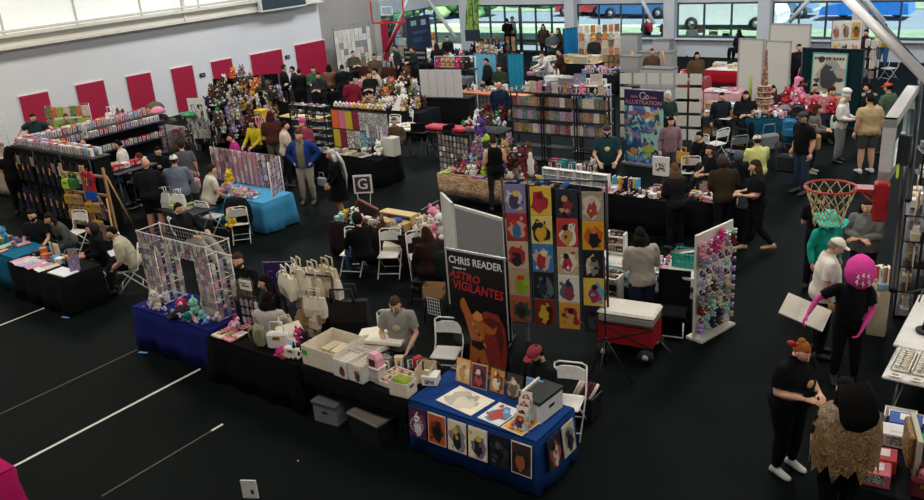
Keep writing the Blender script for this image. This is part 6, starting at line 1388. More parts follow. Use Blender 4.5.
rowof('keychain', (-15.9, 16.62, 1.35), (-15.1, 16.62, 1.35), 8, 'hanging at the right end of the long black table', ['white', 'grey', 'lilac'], sc=(1.4, 1, 5))
# visitors and sellers of the left half
P_ = person
P_(33, 118, 270, 'stand', 'wide', h=1.85, girth=1.4, shirt='1c3234', legs='15171b', hair='short', hc='2a1c16', label='big man in a dark teal t-shirt with arms spread at the left wall', nod=18)
P_(8, 152, 110, 'stand', 'fwd', h=1.75, girth=1.3, shirt='0e0f12', legs='0e0f12', hair='long', hc='0e0b0a', label='black haired visitor in black at the left edge of the photo')
P_(21, 144, 100, 'stand', 'fwd', h=1.78, girth=1.1, shirt='b0563c', legs='2e3a4c', hair='short', hc='3a2418', label='visitor in a red and tan striped shirt and blue jeans', coat=None)
P_(66, 118, 300, 'stand', 'fwd', h=1.75, girth=1.15, shirt='5c6648', sleeve='long', legs='2a2c28', hair='short', hc='4a2c1c', label='man in an olive green shirt by the wire rack of magazines')
P_(83, 144, 300, 'stand', 'fwd', h=1.62, shirt='8a3a34', hair='bald', skin='c98a70', label='bald seller inside the boxed comics booth, reading a white sheet')
item('small_box', W(86, 138, 1.6), 'held up by the bald seller of the left booth', 'white', sc=(1.3, .2, 3), label='white sheet held up inside the boxed comics booth')
P_(118, 145, 190, 'stand', 'fwd', h=1.72, girth=1.1, shirt='dcd8cc', sleeve='long', legs='1c2233', hair='short', hc='14100e', label='dark haired person in a white sweater at the end of the boxed comics booth')
P_(146, 164, 95, 'stand', 'fwd', h=1.85, girth=1.4, shirt='17181c', sleeve='half', legs='0f1013', shorts=True, hair='bald', skin='c99478', label='broad bald man in a black shirt and shorts seen from behind')
P_(158, 152, 275, 'sit', 'table', h=1.76, girth=1.25, shirt='121317', sleeve='long', hair='short', hc='15100d', label='seated player in black with a tan chest emblem facing the camera', logo='c9a060', seat=.6, glasses=True)
P_(139, 158, 160, 'sit', 'table', h=1.7, shirt='3a2c28', hair='short', hc='5a3020', label='brown haired person in profile left of the bald man', seat=.6)
P_(174, 161, 100, 'stand', 'table', h=1.82, girth=1.3, shirt='66707f', sleeve='long', legs='1a1f2c', hair='short', hc='3a2a20', hat=('capback', 'd9d6d0'), label='man in a slate blue shirt and white backwards cap seen from behind')
P_(181, 146, 110, 'stand', 'down', h=1.76, girth=1.15, shirt='55575a', legs='24262c', hair='short', hc='2a1e18', label='man in a grey t-shirt walking between the hat table and the players')
P_(179, 209, 335, 'sit', 'table', h=1.8, girth=1.2, shirt='101116', sleeve='long', legs='9a9890', hair='short', hc='2a1a14', split='stretch', lean=-12, label='reclining man in black with light grey trousers stretched out', nod=15)
P_(212, 170, 30, 'sit', 'table', h=1.76, girth=1.3, shirt='ccc4b4', sleeve='short', legs='14151a', hair='short', hc='2e1e16', label='man in a cream t-shirt sitting with back turned by the sky blue table', lean=14, seat=.6)
P_(231, 138, 200, 'stand', 'fwd', h=1.66, girth=1.1, shirt='a82c7c', sleeve='long', legs='1a1a1e', hair='short', hc='3a1e18', label='person in a magenta top behind the pink grid panels')
P_(252, 124, 240, 'sit', 'table', h=1.7, shirt='c9b52c', sleeve='long', hair='long', hc='2a1e18', label='seller with dark hair and yellow top near the plush heap', seat=.6)
P_(270, 116, 100, 'stand', 'fwd', h=1.78, girth=1.2, shirt='4a2a24', sleeve='long', legs='5c5a50', hair='long', hc='3a1c18', label='person in a dark brown sweater and olive trousers behind the cream shirt')
P_(285, 126, 15, 'stand', 'fwd', h=1.76, girth=1.15, shirt='c2b7a4', legs='131418', hair='short', hc='14100e', label='dark haired man in a cream t-shirt and black trousers facing right')
P_(302, 124, 250, 'stand', 'fwd', h=1.68, girth=1.15, shirt='8c3a4c', sleeve='long', hair='curly', hc='c43a7c', label='person with bright pink hair in a red patterned top behind the stall')
P_(299, 136, 262, 'stand', 'hips', h=1.86, girth=1.2, shirt='7a7460', legs='a89c88', hair='short', hc='3a2a20', coat='1d3a78', sleeve='long', label='man in an open blue jacket and khaki trousers in the middle aisle', shoe='3a2a20')
P_(331, 155, 200, 'stand', 'low', h=1.7, shirt='0d0d10', sleeve='long', legs=None, skirt=(.55, '0d0d10'), hair='long', hc='bdbab6', label='person in a short black dress with very long white hair', shoe='0b0b0d', skin='tan')
m = MB()
wp = COL.objects[-1] 
for o_ in list(COL.objects):
    if o_.get('label', '').startswith('person in a short black dress'): wp = o_
for k in range(-4, 5): m.tube([(k*.02, -.06, 1.62), (k*.033, -.15, 1.4), (k*.03, -.19, 1.1), (k*.022, -.17, .72)], [.035, .04, .034, .012], M('bdbab6', .8, var=.25, scale=50), 7)
m.build('long_hair', wp)
item('handbag', W(322, 180, .7)-Vector((0, 0, .15)), 'held at the side of the white haired person', 'grey', sc=.9)
P_(394, 122, 262, 'sit', 'fwd', h=1.7, shirt='5c4a3a', sleeve='long', hair='short', hc='5a4434', label='seated person holding a white box at the right end of the black stall', seat=.7)
o = MB().box((0, 0, 0), (.42, .3, .5), M('c9c6bc', .6), bev=.01).build('carton', None, W(391, 146, 1.0)); tag(o, 'pale square carton held at the right end of the black stall', 'carton')
# queue along the wall
Q = [(284, 68, 30, '17191c', 'man in black at the head of the queue, leftmost of the dark group'), (292, 70, 200, '1c2326', 'person in a dark green grey coat second in the queue'), (299, 72, 90, '141518', 'person in black third in the queue'), (313, 70, 270, '3a5a44', 'person in a green checked shirt in the queue'), (318, 76, 250, '2a2c2e', 'small dark clothed person in front of the green checked shirt'),
     (329, 68, 80, '7a5040', 'person in a rust brown shirt in the queue'), (342, 68, 100, '15171b', 'tall person in black towards the right of the queue'), (351, 80, 90, '7c1f30', 'person in a dark red top at the right of the queue'), (353, 54, 300, '4a4636', 'man in an olive jacket above the queue, before the white picture wall'), (369, 75, 260, '1a1c20', 'person in black beside the dark red top'), (375, 72, 200, 'c9b9a8', 'pale clothed person sitting right of the queue'), (332, 88, 110, '0f1013', 'crouching dark person low in the queue')]
for px, py, f_, c_, lb in Q: P_(px, py, f_, 'stand', rnd.choice(['fwd', 'down', 'cross']), h=rnd.uniform(1.68, 1.82) if 'crouch' not in lb else 1.4, girth=rnd.uniform(1.05, 1.3), shirt=c_, sleeve='long', legs=rnd.choice(['0f1013', '15171c', '1c2230']), hair=rnd.choice(['short', 'long', 'short']), hc=rnd.choice(['14100e', '2a1c16']), label=lb)
table(-22.6, 19.4, -20.8, 20.2, 'bare yellowish table in front of the queue', 'c9ab6a')
spread(['small_box', 'folded_shirt'], -22.4, 19.5, -21.0, 20.1, .745, 5, 'on the bare yellowish table', ['cream', 'white', 'black'], 1)
# ============================================================ rear half of the hall
def wl_(x0, y0, x1, y1, h, label, cols, kind='standing_print', z0=.1, dz=.36, dx=.25, sc=.95, mat=None, solid=None, where='', name=None):
    t, w = gridwall(x0, y0, x1, y1, h, label, mat, solid=solid, step=.25); a, b = Vector((x0, y0, 0)), Vector((x1, y1, 0)); n = max(1, int(w/dx)); r = math.atan2(y1-y0, x1-x0)
    nrm = Vector((math.sin(r), -math.cos(r), 0))*.04
    for j in range(int((h-z0)/dz)):
        for i in range(n): item(kind, a.lerp(b, (i+.5)/n)+nrm+Vector((0, 0, z0+dz*j)), where, rnd.choice(cols), rz=r, sc=sc)
    return t
# wall of white pictures by the corner
wl_(-29.8, 29.7, -29.2, 31.6, 2.4, 'tall wire wall of small white pictures beside the far end of the crimson pads', ['white', 'cream', 'white', 'grey'], where='on the tall wire wall by the hall corner', dz=.3, dx=.2, sc=.95, kind='photo_print', mat=M('3a3c3e', .5))
# black shelves of books in the middle
wk = 'on the black book shelves of the third row'
for i in range(3):
    x = -12.8+1.02*i; y = 20.05+.05*i; sh = shelf((x, y, 0), 1.0, 1.95, .35, 6, 'black shelf of comics and books, %s of the three behind the plush pile' % ['leftmost', 'middle', 'rightmost'][i])
    for k in range(2, 6):
        if k == 5: onshelf(sh, 1.0, 1.95, .35, 6, ['plush_toy', 'boxed_figure', 'standing_print', 'figurine'], 5, wk, ['white', 'lilac', 'tan', 'mauve', 'pink', 'cream'], 1.0, skip=(0, 1, 2, 3, 4)); continue
        for j in range(6): item('standing_print', (x-.42+.165*j, y-.08, .06+.378*k), wk, rnd.choice(['white', 'cream', 'mauve', 'grey', 'tan', 'lilac', 'maroon', 'teal', 'olive']), rz=rnd.uniform(-.1, .1), sc=.85)
spread(['plush_toy', 'figurine', 'boxed_figure'], -10.4, 16.9, -8.9, 17.3, .775, 10, 'on the black side table behind the mini racks', ['red', 'maroon', 'white', 'teal'], 1.1); table(-10.5, 16.85, -8.8, 17.4, 'black side table behind the white mini racks', 'charcoal')
# white wire shelf of prints and the black grid with white sheets
sh = shelf((-11.55, 21.4, 0), 1.05, 1.95, .35, 4, 'white open shelf of small prints left of the purple banner', col='white', rz=.15)
onshelf(sh, 1.05, 1.95, .35, 4, ['standing_print', 'boxed_figure'], 6, 'on the white open shelf left of the purple banner', ['lilac', 'white', 'purple', 'cream', 'mauve', 'sky'], 1.05, skip=(0,))
t, w = gridwall(-11.4, 22.9, -9.0, 23.3, 2.0, 'long black grid of blank white sheets behind the purple banner', step=.4)
for j in range(5):
    for i in range(6):
        if j < 4 and 1 <= i <= 3: continue
        o = MB().box((0, 0, 0), (.34, .01, .31), M('d6d2c6', .7)).build('white_sheet', None, (-11.2+.4*i, 22.86+.067*i, .28+.4*j)); o.rotation_euler = (0, 0, .165); tag(o, 'blank white sheet clipped on the long black grid behind the purple banner', 'sheet', 'blank sheets on the black grid')
person(668, 97, 280, 'stand', 'fwd', h=1.76, shirt='2a3a34', sleeve='long', hair='curly', hc='c9c4b8', label='person with pale curly hair standing right behind the purple banner')
person(671, 122, 270, 'stand', 'down', h=1.68, shirt='8c7078', sleeve='long', legs='5c4a5c', hair='long', hc='1a1214', label='person in a mauve cardigan at the right edge of the purple banner')
# counter with orange top
t = thing('counter', 'long counter with grey front and pale orange top in the middle of the hall', 'counter', (-16.9, 24.4, 0)); MB().box((0, 0, .9), (2.9, .75, .05), M('d98a5c', .6)).build('top', t); MB().box((0, .02, .44), (2.8, .6, .87), M('4a5152', .8, var=.1)).build('front', t)
spread(['bottle', 'small_box', 'cup', 'boxed_figure'], -18.2, 24.2, -15.6, 24.7, .93, 14, 'on the orange topped counter', ['white', 'grey', 'cream', 'sky', 'silver'], 1.3)
t, w = gridwall(-16.7, 23.0, -15.8, 23.0, 1.1, 'small silver wire rack in front of the grey counter', M('8a8f90', .5), step=.15)
person(499, 86, 265, 'stand', 'down', h=1.8, girth=1.1, shirt='1c2c44', sleeve='long', legs='0c0d12', hair='bald', skin='c98a6a', label='bald man in a dark navy shirt standing at the orange topped counter')
# five white boards
for i in range(5):
    a = W(419, 69, 1.9).lerp(W(461, 69, 1.9), (i+.5)/5); o = thing('white_board', 'tall white board, %s of the five hung side by side left of the counter' % ['leftmost', 'second', 'middle', 'fourth', 'rightmost'][i], 'board', (a.x, a.y, 0), .17)
    MB().box((0, 0, 1.4), (.3, .03, .95), M('cfcbc9', .7)).build('board', o); MB().tube([(-.19, .03, 0), (-.19, .03, 1.92)], .012, bk).build('post', o)
a, b = W(419, 69, 1.9), W(461, 69, 1.9); t = thing('booth_counter', 'black fronted booth under the five white boards', 'booth', ((a.x+b.x)/2, a.y+.35, 0), .17); MB().box((0, 0, .45), (2.0, .5, .9), M('15171a', .85)).build('front', t); MB().box((0, 0, .92), (2.1, .55, .04), M('232529', .6)).build('top', t)
t = thing('arch_frame', 'white tube arch over pink and brown goods above the five white boards', 'frame', ((a.x+b.x)/2-.2, a.y+1.3, 0), .17); MB().tube([(-.8, 0, 0), (-.8, 0, 2.15), (.8, 0, 2.15), (.8, 0, 0)], .02, M('d9d6cf')).build('tube', t)
for i in range(7): item('plush_toy', ((a.x+b.x)/2-.9+.22*i, a.y+1.25, 1.75), 'on the shelf under the white tube arch', rnd.choice(['brown', 'pink', 'magenta', 'tan', 'black']), sc=1.2)
tag(MB().box((0, 0, 0), (1.7, .35, .05), M('2a2c30')).build('display_board', None, ((a.x+b.x)/2-.2, a.y+1.3, 1.72)), 'dark shelf board under the white tube arch', 'shelf')
# generic stalls: (pixel front-left, pixel front-right, cloth colour, wares, colours, label, backdrop)
def stall(p0, p1, col, label, wares, cols, n, dep=.75, back=None, where=None, sc=1.1, z=.76, bh=1.0, bcols=None, drop=.72):
    a, b = W(*p0, z), W(*p1, z); y0 = (a.y+b.y)/2
    cloth(a.x, y0, b.x, y0+dep, col, label, z=z, drop=drop, flare=.04)
    where = where or 'on '+label.split(',')[0]
    spread(wares, a.x+.08, y0+.08, b.x-.08, y0+dep-.1, z+.015, n, where, cols, sc)
    if back:
        t, w = gridwall(a.x, y0+dep+.1, b.x, y0+dep+.1, z+bh, back, step=.25); k = max(2, int(w/.3))
        for j in range(int(bh/.35)): 
            for i in range(k): item('standing_print', (a.x+(b.x-a.x)*(i+.5)/k, y0+dep+.05, z+.05+.35*j), 'on the '+back.split(',')[0].replace(' behind', ' of prints behind')[:60], rnd.choice(bcols or cols), sc=1.05)
    return a, b, y0
MIX = ['white', 'brown', 'tan', 'cream', 'grey', 'pink', 'black', 'mauve', 'beige']
stall((353, 108), (418, 114), '16171b', 'dark table of flowers and soft toys right of the queue', ['plush_toy', 'crochet_bunch', 'figurine'], ['gold', 'white', 'cream', 'mauve', 'brown', 'olive', 'black', 'tan'], 84, dep=1.1, sc=1.25)
heap(['plush_toy', 'crochet_bunch'], W(372, 95, 1).x, W(372, 95, 1).y, W(415, 97, 1).x, W(415, 97, 1).y+.8, .8, 40, 'in the yellow and white heap right of the queue', ['gold', 'orange', 'white', 'mauve', 'cream', 'brown', 'black', 'grey', 'olive'], .6, 1.3); 
p = W(403, 100, 1.1); tag(MB().loft([[(-.3, -.3, 0), (.3, -.3, 0), (.3, .3, 0), (-.3, .3, 0)], [(-.05, -.05, .5), (.05, -.05, .5), (.05, .05, .5), (-.05, .05, .5)]], M('e0dcd8'), False).build('white_cone', None, (p.x, p.y, .8)), 'white pointed stand among the flowers and soft toys', 'stand')
stall((352, 88), (400, 92), '1a1a1e', 'narrow table behind the yellow and white heap', ['crochet_bunch', 'small_box', 'plush_toy', 'standing_print'], MIX, 24, dep=.7, sc=1.2)
stall((362, 66), (398, 70), '4a2c22', 'brown draped table by the white picture wall', ['boxed_figure', 'small_box', 'standing_print'], ['brown', 'white', 'grey', 'tan'], 18, dep=.8, sc=1.4)
stall((404, 62), (428, 66), '12131a', 'black draped table with a lettered black board behind it', ['small_box', 'bottle', 'boxed_figure'], ['white', 'cream', 'grey'], 14, dep=.8, sc=1.4)
p = W(415, 52, 1.3); t = thing('notice_board', 'black board with two lines of pale marks at the rear left', 'board', (p.x, p.y, 0)); MB().box((0, 0, 1.15), (1.3, .04, .6), M('101114')).tube([(-.6, 0, 0), (-.6, 0, 1.4)], .02, bk).tube([(.6, 0, 0), (.6, 0, 1.4)], .02, bk).build('board', t); m = MB()
for j in range(2):
    for i in range(13): m.box((-.54+.09*i, -.025, 1.28-.22*j), (.05, .004, .09), M('b9bab6'))
m.build('marks', t)
stall((404, 44), (428, 48), 'b9a890', 'pale table of cream and orange boxes near the left windows', ['small_box', 'storage_bin', 'boxed_figure'], ['orange', 'cream', 'white', 'tan', 'yellow'], 20, dep=.9, sc=1.8)
heap(['small_box', 'plush_toy', 'boxed_figure'], W(398, 36, 1).x, W(398, 38, 1).y, W(426, 40, 1).x, W(426, 40, 1).y+.6, .9, 26, 'stacked high near the left windows', ['orange', 'white', 'black', 'cream', 'grey', 'maroon'], .5, 1.8)
a, b = W(405, 18, 2.6), W(429, 14, 2.6); t = thing('wall_banner', 'dark navy banner with pale round faces before the left windows', 'banner', ((a.x+b.x)/2, (a.y+b.y)/2, 0), math.atan2(b.y-a.y, b.x-a.x)); MB().box((0, 0, 1.8), ((b-a).length, .03, 1.6), M('16233c')).build('panel', t); MB().box((-.3, -.02, 2.3), (.35, .01, .22), M('7f9c98')).box((.35, -.02, 2.28), (.3, .01, .26), M('8a9aa8')).box((.05, -.02, 1.85), (.9, .01, .12), M('2c4a78')).box((-.1, -.02, 1.5), (.6, .01, .25), M('27406a')).build('picture', t)
for k in (-1, 1): MB().tube([(k*(b-a).length/2, 0, 0), (k*(b-a).length/2, 0, 2.6)], .025, bk).build('pole', t)
stall((428, 60), (468, 64), '23262a', 'dark table at the left window with seated visitors', ['small_box', 'plush_toy', 'crochet_bunch'], ['cream', 'black', 'grey', 'pink', 'white', 'olive'], 30, dep=.9, sc=1.6)
stall((440, 84), (470, 86), '1c1e22', 'dark table right of the five white boards', ['small_box', 'storage_bin', 'bottle'], ['white', 'grey', 'cream'], 12, sc=1.3)
stall((470, 55), (500, 57), '2c3034', 'dark table of small animals under the green flag', ['plush_toy', 'crochet_bunch', 'boxed_figure'], ['grey', 'tan', 'brown', 'black', 'beige', 'orange', 'sky'], 34, dep=1.2, sc=1.5, bh=.9, back='black grid behind the small animals table', bcols=['grey', 'charcoal', 'tan', 'brown'])
def cloth_panel(p0, p1, zt, zb, col, label, wv=.03):
    a, b = W(*p0, zt), W(*p1, zt); w = (b-a).length; t = thing('fabric_screen', label, 'screen', ((a.x+b.x)/2, (a.y+b.y)/2, 0), math.atan2(b.y-a.y, b.x-a.x)); n = 24
    m = MB(); m.loft([[(-w/2+w*i/n, wv*math.sin(i*1.4)-.01, z) for i in range(n+1)]+[(w/2-w*i/n, wv*math.sin((n-i)*1.4)+.01, z) for i in range(n+1)] for z in (zb, zt)], M(col, .85, var=.15), True, caps=False); m.build('fabric', t)
    for k in (-1, 1): MB().tube([(k*w/2, 0, 0), (k*w/2, 0, zt)], .02, bk).build('post', t)
    MB().tube([(-w/2, 0, zt), (w/2, 0, zt)], .018, bk).build('rail', t); return t
cloth_panel((473, 53), (496, 54), 1.9, .8, '6fb4cc', 'light blue fabric screen in the middle rear, left of its darker twin')
cloth_panel((507, 54), (523, 54), 1.9, .6, '2a8fae', 'deep turquoise fabric screen in the middle rear')
cloth_panel((563, 29), (581, 27), 1.9, .3, '2380ae', 'blue fabric screen left of the white wire picture wall', .08)
wl_(W(578, 20, 2.3).x, W(578, 20, 2.3).y, W(620, 18, 2.3).x, W(620, 18, 2.3).y, 2.3, 'white wire wall crowded with small colourful pictures by the rear windows', ['tan', 'cream', 'orange', 'beige', 'white', 'brown'], where='on the white wire picture wall', dz=.33, dx=.24, mat=M('d9d9d4'), sc=1.05)
# green sail flag, black pole
p = W(474, 32, 1.9); t = thing('sail_flag', 'tall green feather flag with dark foot near the left rear corner', 'flag', (p.x, p.y, 0), .2)
MB().tube([(0, 0, 0), (0, 0, 3.6), (.15, 0, 4.2)], .03, bk).build('pole', t); MB().loft([[(x0, -.02, z), (x1, -.02, z), (x1, .02, z), (x0, .02, z)] for x0, x1, z in ((-.42, .25, 2.0), (-.35, .28, 2.7), (-.2, .36, 3.5), (-.02, .42, 4.3))], PR(('5f8a2c', '3f6a24', '8aa84a'), 6), False).build('fabric', t); MB().box((-.08, 0, 1.75), (.7, .1, .5), M('1c2434')).build('foot', t)
p = W(523, 92, 0); t = thing('pole', 'tall black and white pole rising in the middle rear of the hall', 'pole', (W(523, 80).x, W(523, 80).y, 0)); MB().tube([(0, 0, 0), (0, 0, 1.2)], .05, M('c9c9c2')).build('lower_tube', t); MB().tube([(0, 0, 1.2), (0, 0, 3.0)], .075, M('1a2420')).build('upper_tube', t)
# wooden easels with grey boards
for i, (x0, x1, y0) in enumerate(((622, 640, 34), (640, 660, 52), (660, 675, 52), (622, 642, 56), (642, 676, 68), (655, 672, 40))):
    a, b = W(x0, y0, 1.3), W(x1, y0, 1.3); t = thing('display_box', 'pale grey board box, %s of the stack of boards with wooden easels' % ['upper left', 'centre', 'right', 'lower left', 'lowest', 'topmost'][i], 'board', ((a.x+b.x)/2, (a.y+b.y)/2, 0)); MB().box((0, 0, .75), ((b-a).length, .5, 1.1), M('a9a8a4', .8, var=.05)).build('board', t); MB().box((0, 0, 1.31), ((b-a).length+.04, .54, .03), M('6c6a66')).build('top_edge', t)
for px in (632, 662): p = W(px, 75, .6); t = thing('easel', 'light wooden easel before the grey boards, %s one' % ('left' if px < 650 else 'right'), 'easel', (p.x, p.y, 0)); [MB().tube([(k*.02, 0, 1.5), (k*.3, .0, 0)], .03, WOOD()).build('leg', t) for k in (-1, 1)]; MB().tube([(0, 0, 1.45), (0, .5, 0)], .03, WOOD()).build('leg', t); MB().box((0, -.03, .7), (.5, .04, .05), WOOD()).build('ledge', t)
stall((530, 62), (556, 62), '3a4036', 'olive draped table where people lean over', ['folded_shirt', 'small_box', 'art_print'], ['white', 'olive', 'cream', 'green'], 16, sc=1.5)
stall((560, 64), (597, 64), '15161a', 'black table below the blue fabric screen', ['small_box', 'pale_print', 'art_print', 'storage_bin'], ['cream', 'yellow', 'white', 'beige'], 24, sc=1.5)
stall((540, 84), (575, 90), '1b1c20', 'black table of flat boards left of the white shelf', ['art_print', 'small_box', 'storage_bin'], ['cream', 'grey', 'white', 'mauve'], 18, sc=1.4)
stall((524, 76), (560, 78), '1b1c20', 'long low dark table behind the black book shelves', ['art_print', 'small_box', 'boxed_figure', 'bottle'], ['white', 'cream', 'grey', 'pink'], 22, sc=1.3)
stall((580, 74), (614, 76), '1d1e24', 'dark table of small goods above the white shelf', ['boxed_figure', 'crochet_bunch', 'small_box', 'pin_card'], ['mauve', 'charcoal', 'grey', 'pink', 'lilac'], 24, sc=1.4)
stall((676, 78), (702, 80), 'b0484a', 'pale red draped table of red and white packs', ['small_box', 'boxed_figure'], ['red', 'white', 'orange', 'red'], 16, sc=1.3)
stall((704, 70), (738, 72), 'b01c2c', 'bright red draped table with cream cards, left of the white boards', ['small_box', 'art_print', 'pale_print'], ['cream', 'beige', 'white'], 24, dep=1.4, sc=1.3, drop=.5)
stall((700, 92), (738, 94), 'd0a0a4', 'pale pink table left of the white boards', ['art_print', 'pale_print', 'folded_shirt'], ['white', 'pink', 'grey'], 12, sc=1.3)
# white board walls and dark backdrop on the right rear
for x0, x1, yt, zt, lb in ((739, 765, 38, 2.3, 'large blank white board, left one of the pair in the right rear'), (766, 792, 40, 2.3, 'large blank white board, right one of the pair in the right rear'), (770, 812, 23, 2.3, 'wide blank white board further back above the pair')):
    a, b = W(x0, yt, zt), W(x1, yt+1, zt); panel(a, b, .1, zt, lb, pm=M('d3cfc4', .7), fm_=M('a9a69c', .5))
a, b = W(803, 48, 2.3), W(865, 50, 2.3); t = thing('backdrop_booth', 'dark green fabric backdrop holding a teal bordered poster', 'backdrop', ((a.x+b.x)/2, (a.y+b.y)/2, 0), math.atan2(b.y-a.y, b.x-a.x)); w = (b-a).length
MB().loft([[(-w/2+w*i/30, .02*math.sin(i*1.7), z) for i in range(31)]+[(w/2-w*i/30, .05+.02*math.sin((30-i)*1.7), z) for i in range(31)] for z in (.05, 2.3)], M('10292c', .95, var=.2), False, caps=False).build('fabric', t); MB().tube([(-w/2, 0, 2.3), (w/2, 0, 2.3)], .025, bk).build('rail', t)
for k in (-1, 1): MB().tube([(k*w/2, 0, 0), (k*w/2, 0, 2.3)], .025, bk).build('post', t)
po = poster(1.0, 1.2, ('c9c4b0', 'a89c8c', '3a3c40', '8a9a94'), 5, frame='4fa39c').build('poster', None, (t.location.x-.05, t.location.y-.07, 1.6)); po.rotation_euler = (0, 0, t.rotation_euler[2]); tag(po, 'poster with a teal border and a dark title row on the dark green backdrop', 'poster')
m = MB(); [m.box((-.4+.08*i+(.06 if i > 5 else 0), -.02, .44), (.055, .004, .07), M('2a2c30')) for i in range(10)]; m.build('lettering', po)
a, b = W(833, 21, 2.2), W(863, 20, 2.2); rz_ = math.atan2(b.y-a.y, b.x-a.x); t = thing('poster_board', 'white board of six small posters above the dark green backdrop', 'poster board', ((a.x+b.x)/2, (a.y+b.y)/2, 0), rz_); w = (b-a).length
MB().box((0, 0, 1.5), (w, .03, 1.4), M('d9d6cc')).build('board', t)
for k in (-1, 1): MB().tube([(k*w/2, .03, 0), (k*w/2, .03, 2.2)], .02, bk).build('post', t)
SC_ = [('d9d0c4', '8c4a44', 'a86a54', 'c99a84'), ('d9d0c4', '5a4034', '8c6a54', 'a88a6c'), ('c9a83c', '4a5c3c', 'a83c34', '2a2c30'), ('e0d2b0', 'c99a5c', 'a86c4a', 'e0b43c'), ('d9d4c8', '6a6c74', 'a84a44', '3a3c44'), ('e0d8c8', 'c97a64', '8aa84a', 'd9a84c')]
for i in range(6):
    o = poster(w/3*.82, .6, SC_[i], 200+i, name='poster').build('small_poster', None, (t.location.x+math.cos(rz_)*(i % 3-1)*w/3*.95, t.location.y-.04+math.sin(rz_)*(i % 3-1)*w/3*.95, 1.83-.68*(i//3))); o.rotation_euler = (0, 0, rz_)
    tag(o, 'small poster in the %s place of the %s row on the white board' % (['left', 'middle', 'right'][i % 3], ['upper', 'lower'][i//3]), 'poster')
t = thing('spinner_rack', 'grey wire spinner rack of white cards right of the dark green backdrop', 'rack', (W(868, 95).x, W(868, 95).y, 0)); MB().tube([(0, 0, 0), (0, 0, 1.9)], .02, M('8a8c8e')).build('pole', t); MB().tube([(0, 0, 0), (0, 0, .03)], .3, M('8a8c8e'), 14).build('base', t)
for j in range(4):
    for i in range(5): a_ = i*1.257; item('standing_print', (t.location.x+.22*math.cos(a_), t.location.y+.22*math.sin(a_), .6+.34*j), 'on the grey spinner rack', rnd.choice(['white', 'grey', 'black', 'cream']), rz=a_+PI/2, sc=.85)
# row of tables in front of the white boards
stall((704, 112), (745, 116), 'c9a07c', 'pale brown topped table in front of the white boards', ['small_box', 'storage_bin', 'cup', 'folded_shirt'], ['tan', 'white', 'cream', 'sky', 'tan'], 20, sc=1.1, drop=.12)
stall((746, 118), (785, 121), '0f4a5c', 'deep teal draped table with a small spire display', ['small_box', 'boxed_figure', 'crochet_bunch', 'cup'], ['white', 'maroon', 'tan', 'pink', 'gold', 'black'], 24, sc=1.1)
stall((795, 112), (835, 116), '2a2c30', 'dark table before the dark green backdrop', ['plush_toy', 'small_box', 'standing_print'], ['orange', 'white', 'pink', 'cream', 'red'], 18, sc=1.4)
p = W(761, 112, .8); t = thing('spire_display', 'tall tapering display of pens and charms in front of the left white board', 'display', (p.x, p.y+.2, .77)); cm_ = PR(('5a4a40', '8c7a68', 'a8442c', '3a3430', 'b9a890'), 9)
MB().loft([[(r*math.cos(j*PI/4), r*math.sin(j*PI/4), z) for j in range(8)] for r, z in ((.3, 0), (.28, .35), (.2, .4), (.22, .7), (.1, .75), (.06, 1.3), (.03, 1.75))], cm_, False).build('tower', t)
for k in range(5): MB().tube([(0, 0, .1+.16*k), (0, 0, .12+.16*k)], .32-.03*k, M('b9a890'), 12).build('tier', t)
tag(MB().tube([(0, 0, 0), (0, 0, 1.0)], .05, M('8a9a3c'), 8).build('green_tube', None, (p.x-.4, p.y+.2, .77)), 'green upright tube left of the spire display', 'tube')
heap(['handbag', 'folded_shirt', 'hat_ware'], W(795, 92, 1).x, W(795, 92, 1).y, W(812, 95, 1).x, W(812, 95, 1).y+.5, .8, 14, 'piled left of the dark green backdrop', ['black', 'pink', 'grey', 'magenta', 'white'], .3, 1.4); p = W(803, 98, .6); table(p.x-.6, p.y-.5, p.x+.6, p.y+.5, 'dark table under the pile of bags left of the backdrop', 'charcoal', z=.78)
heap(['folded_shirt', 'hat_ware', 'plush_toy'], W(778, 108, .9).x, W(778, 108, .9).y, W(800, 110, .9).x, W(800, 110, .9).y+.4, .8, 14, 'behind the deep teal table', ['red', 'maroon', 'white', 'pink', 'grey'], .3, 1.4)
# shelves in the dark bay under the pale brown table
p = W(725, 140, 0); t = thing('crate_rack', 'black open rack of crates in front of the pale brown table', 'rack', (p.x, p.y, 0)); MB().box((0, 0, .66), (1.6, .5, .04), M('15171a')).box((0, 0, .1), (1.6, .5, .04), M('15171a')).box((-.79, 0, .35), (.04, .5, .7), M('15171a')).box((.79, 0, .35), (.04, .5, .7), M('15171a')).build('frame', t)
for i in range(4): item('storage_bin', (p.x-.55+.38*i, p.y, .13), 'in the black open rack', ['tan', 'white', 'grey', 'black'][i], sc=.9)
item('small_box', (p.x-.2, p.y, .69), 'on top of the black open rack', 'tan', sc=2.2); item('small_box', (p.x+.3, p.y, .69), 'on top of the black open rack', 'gold', sc=1.8); item('art_print', (p.x+.1, p.y-.2, .7), 'on top of the black open rack', 'white', sc=1.5)
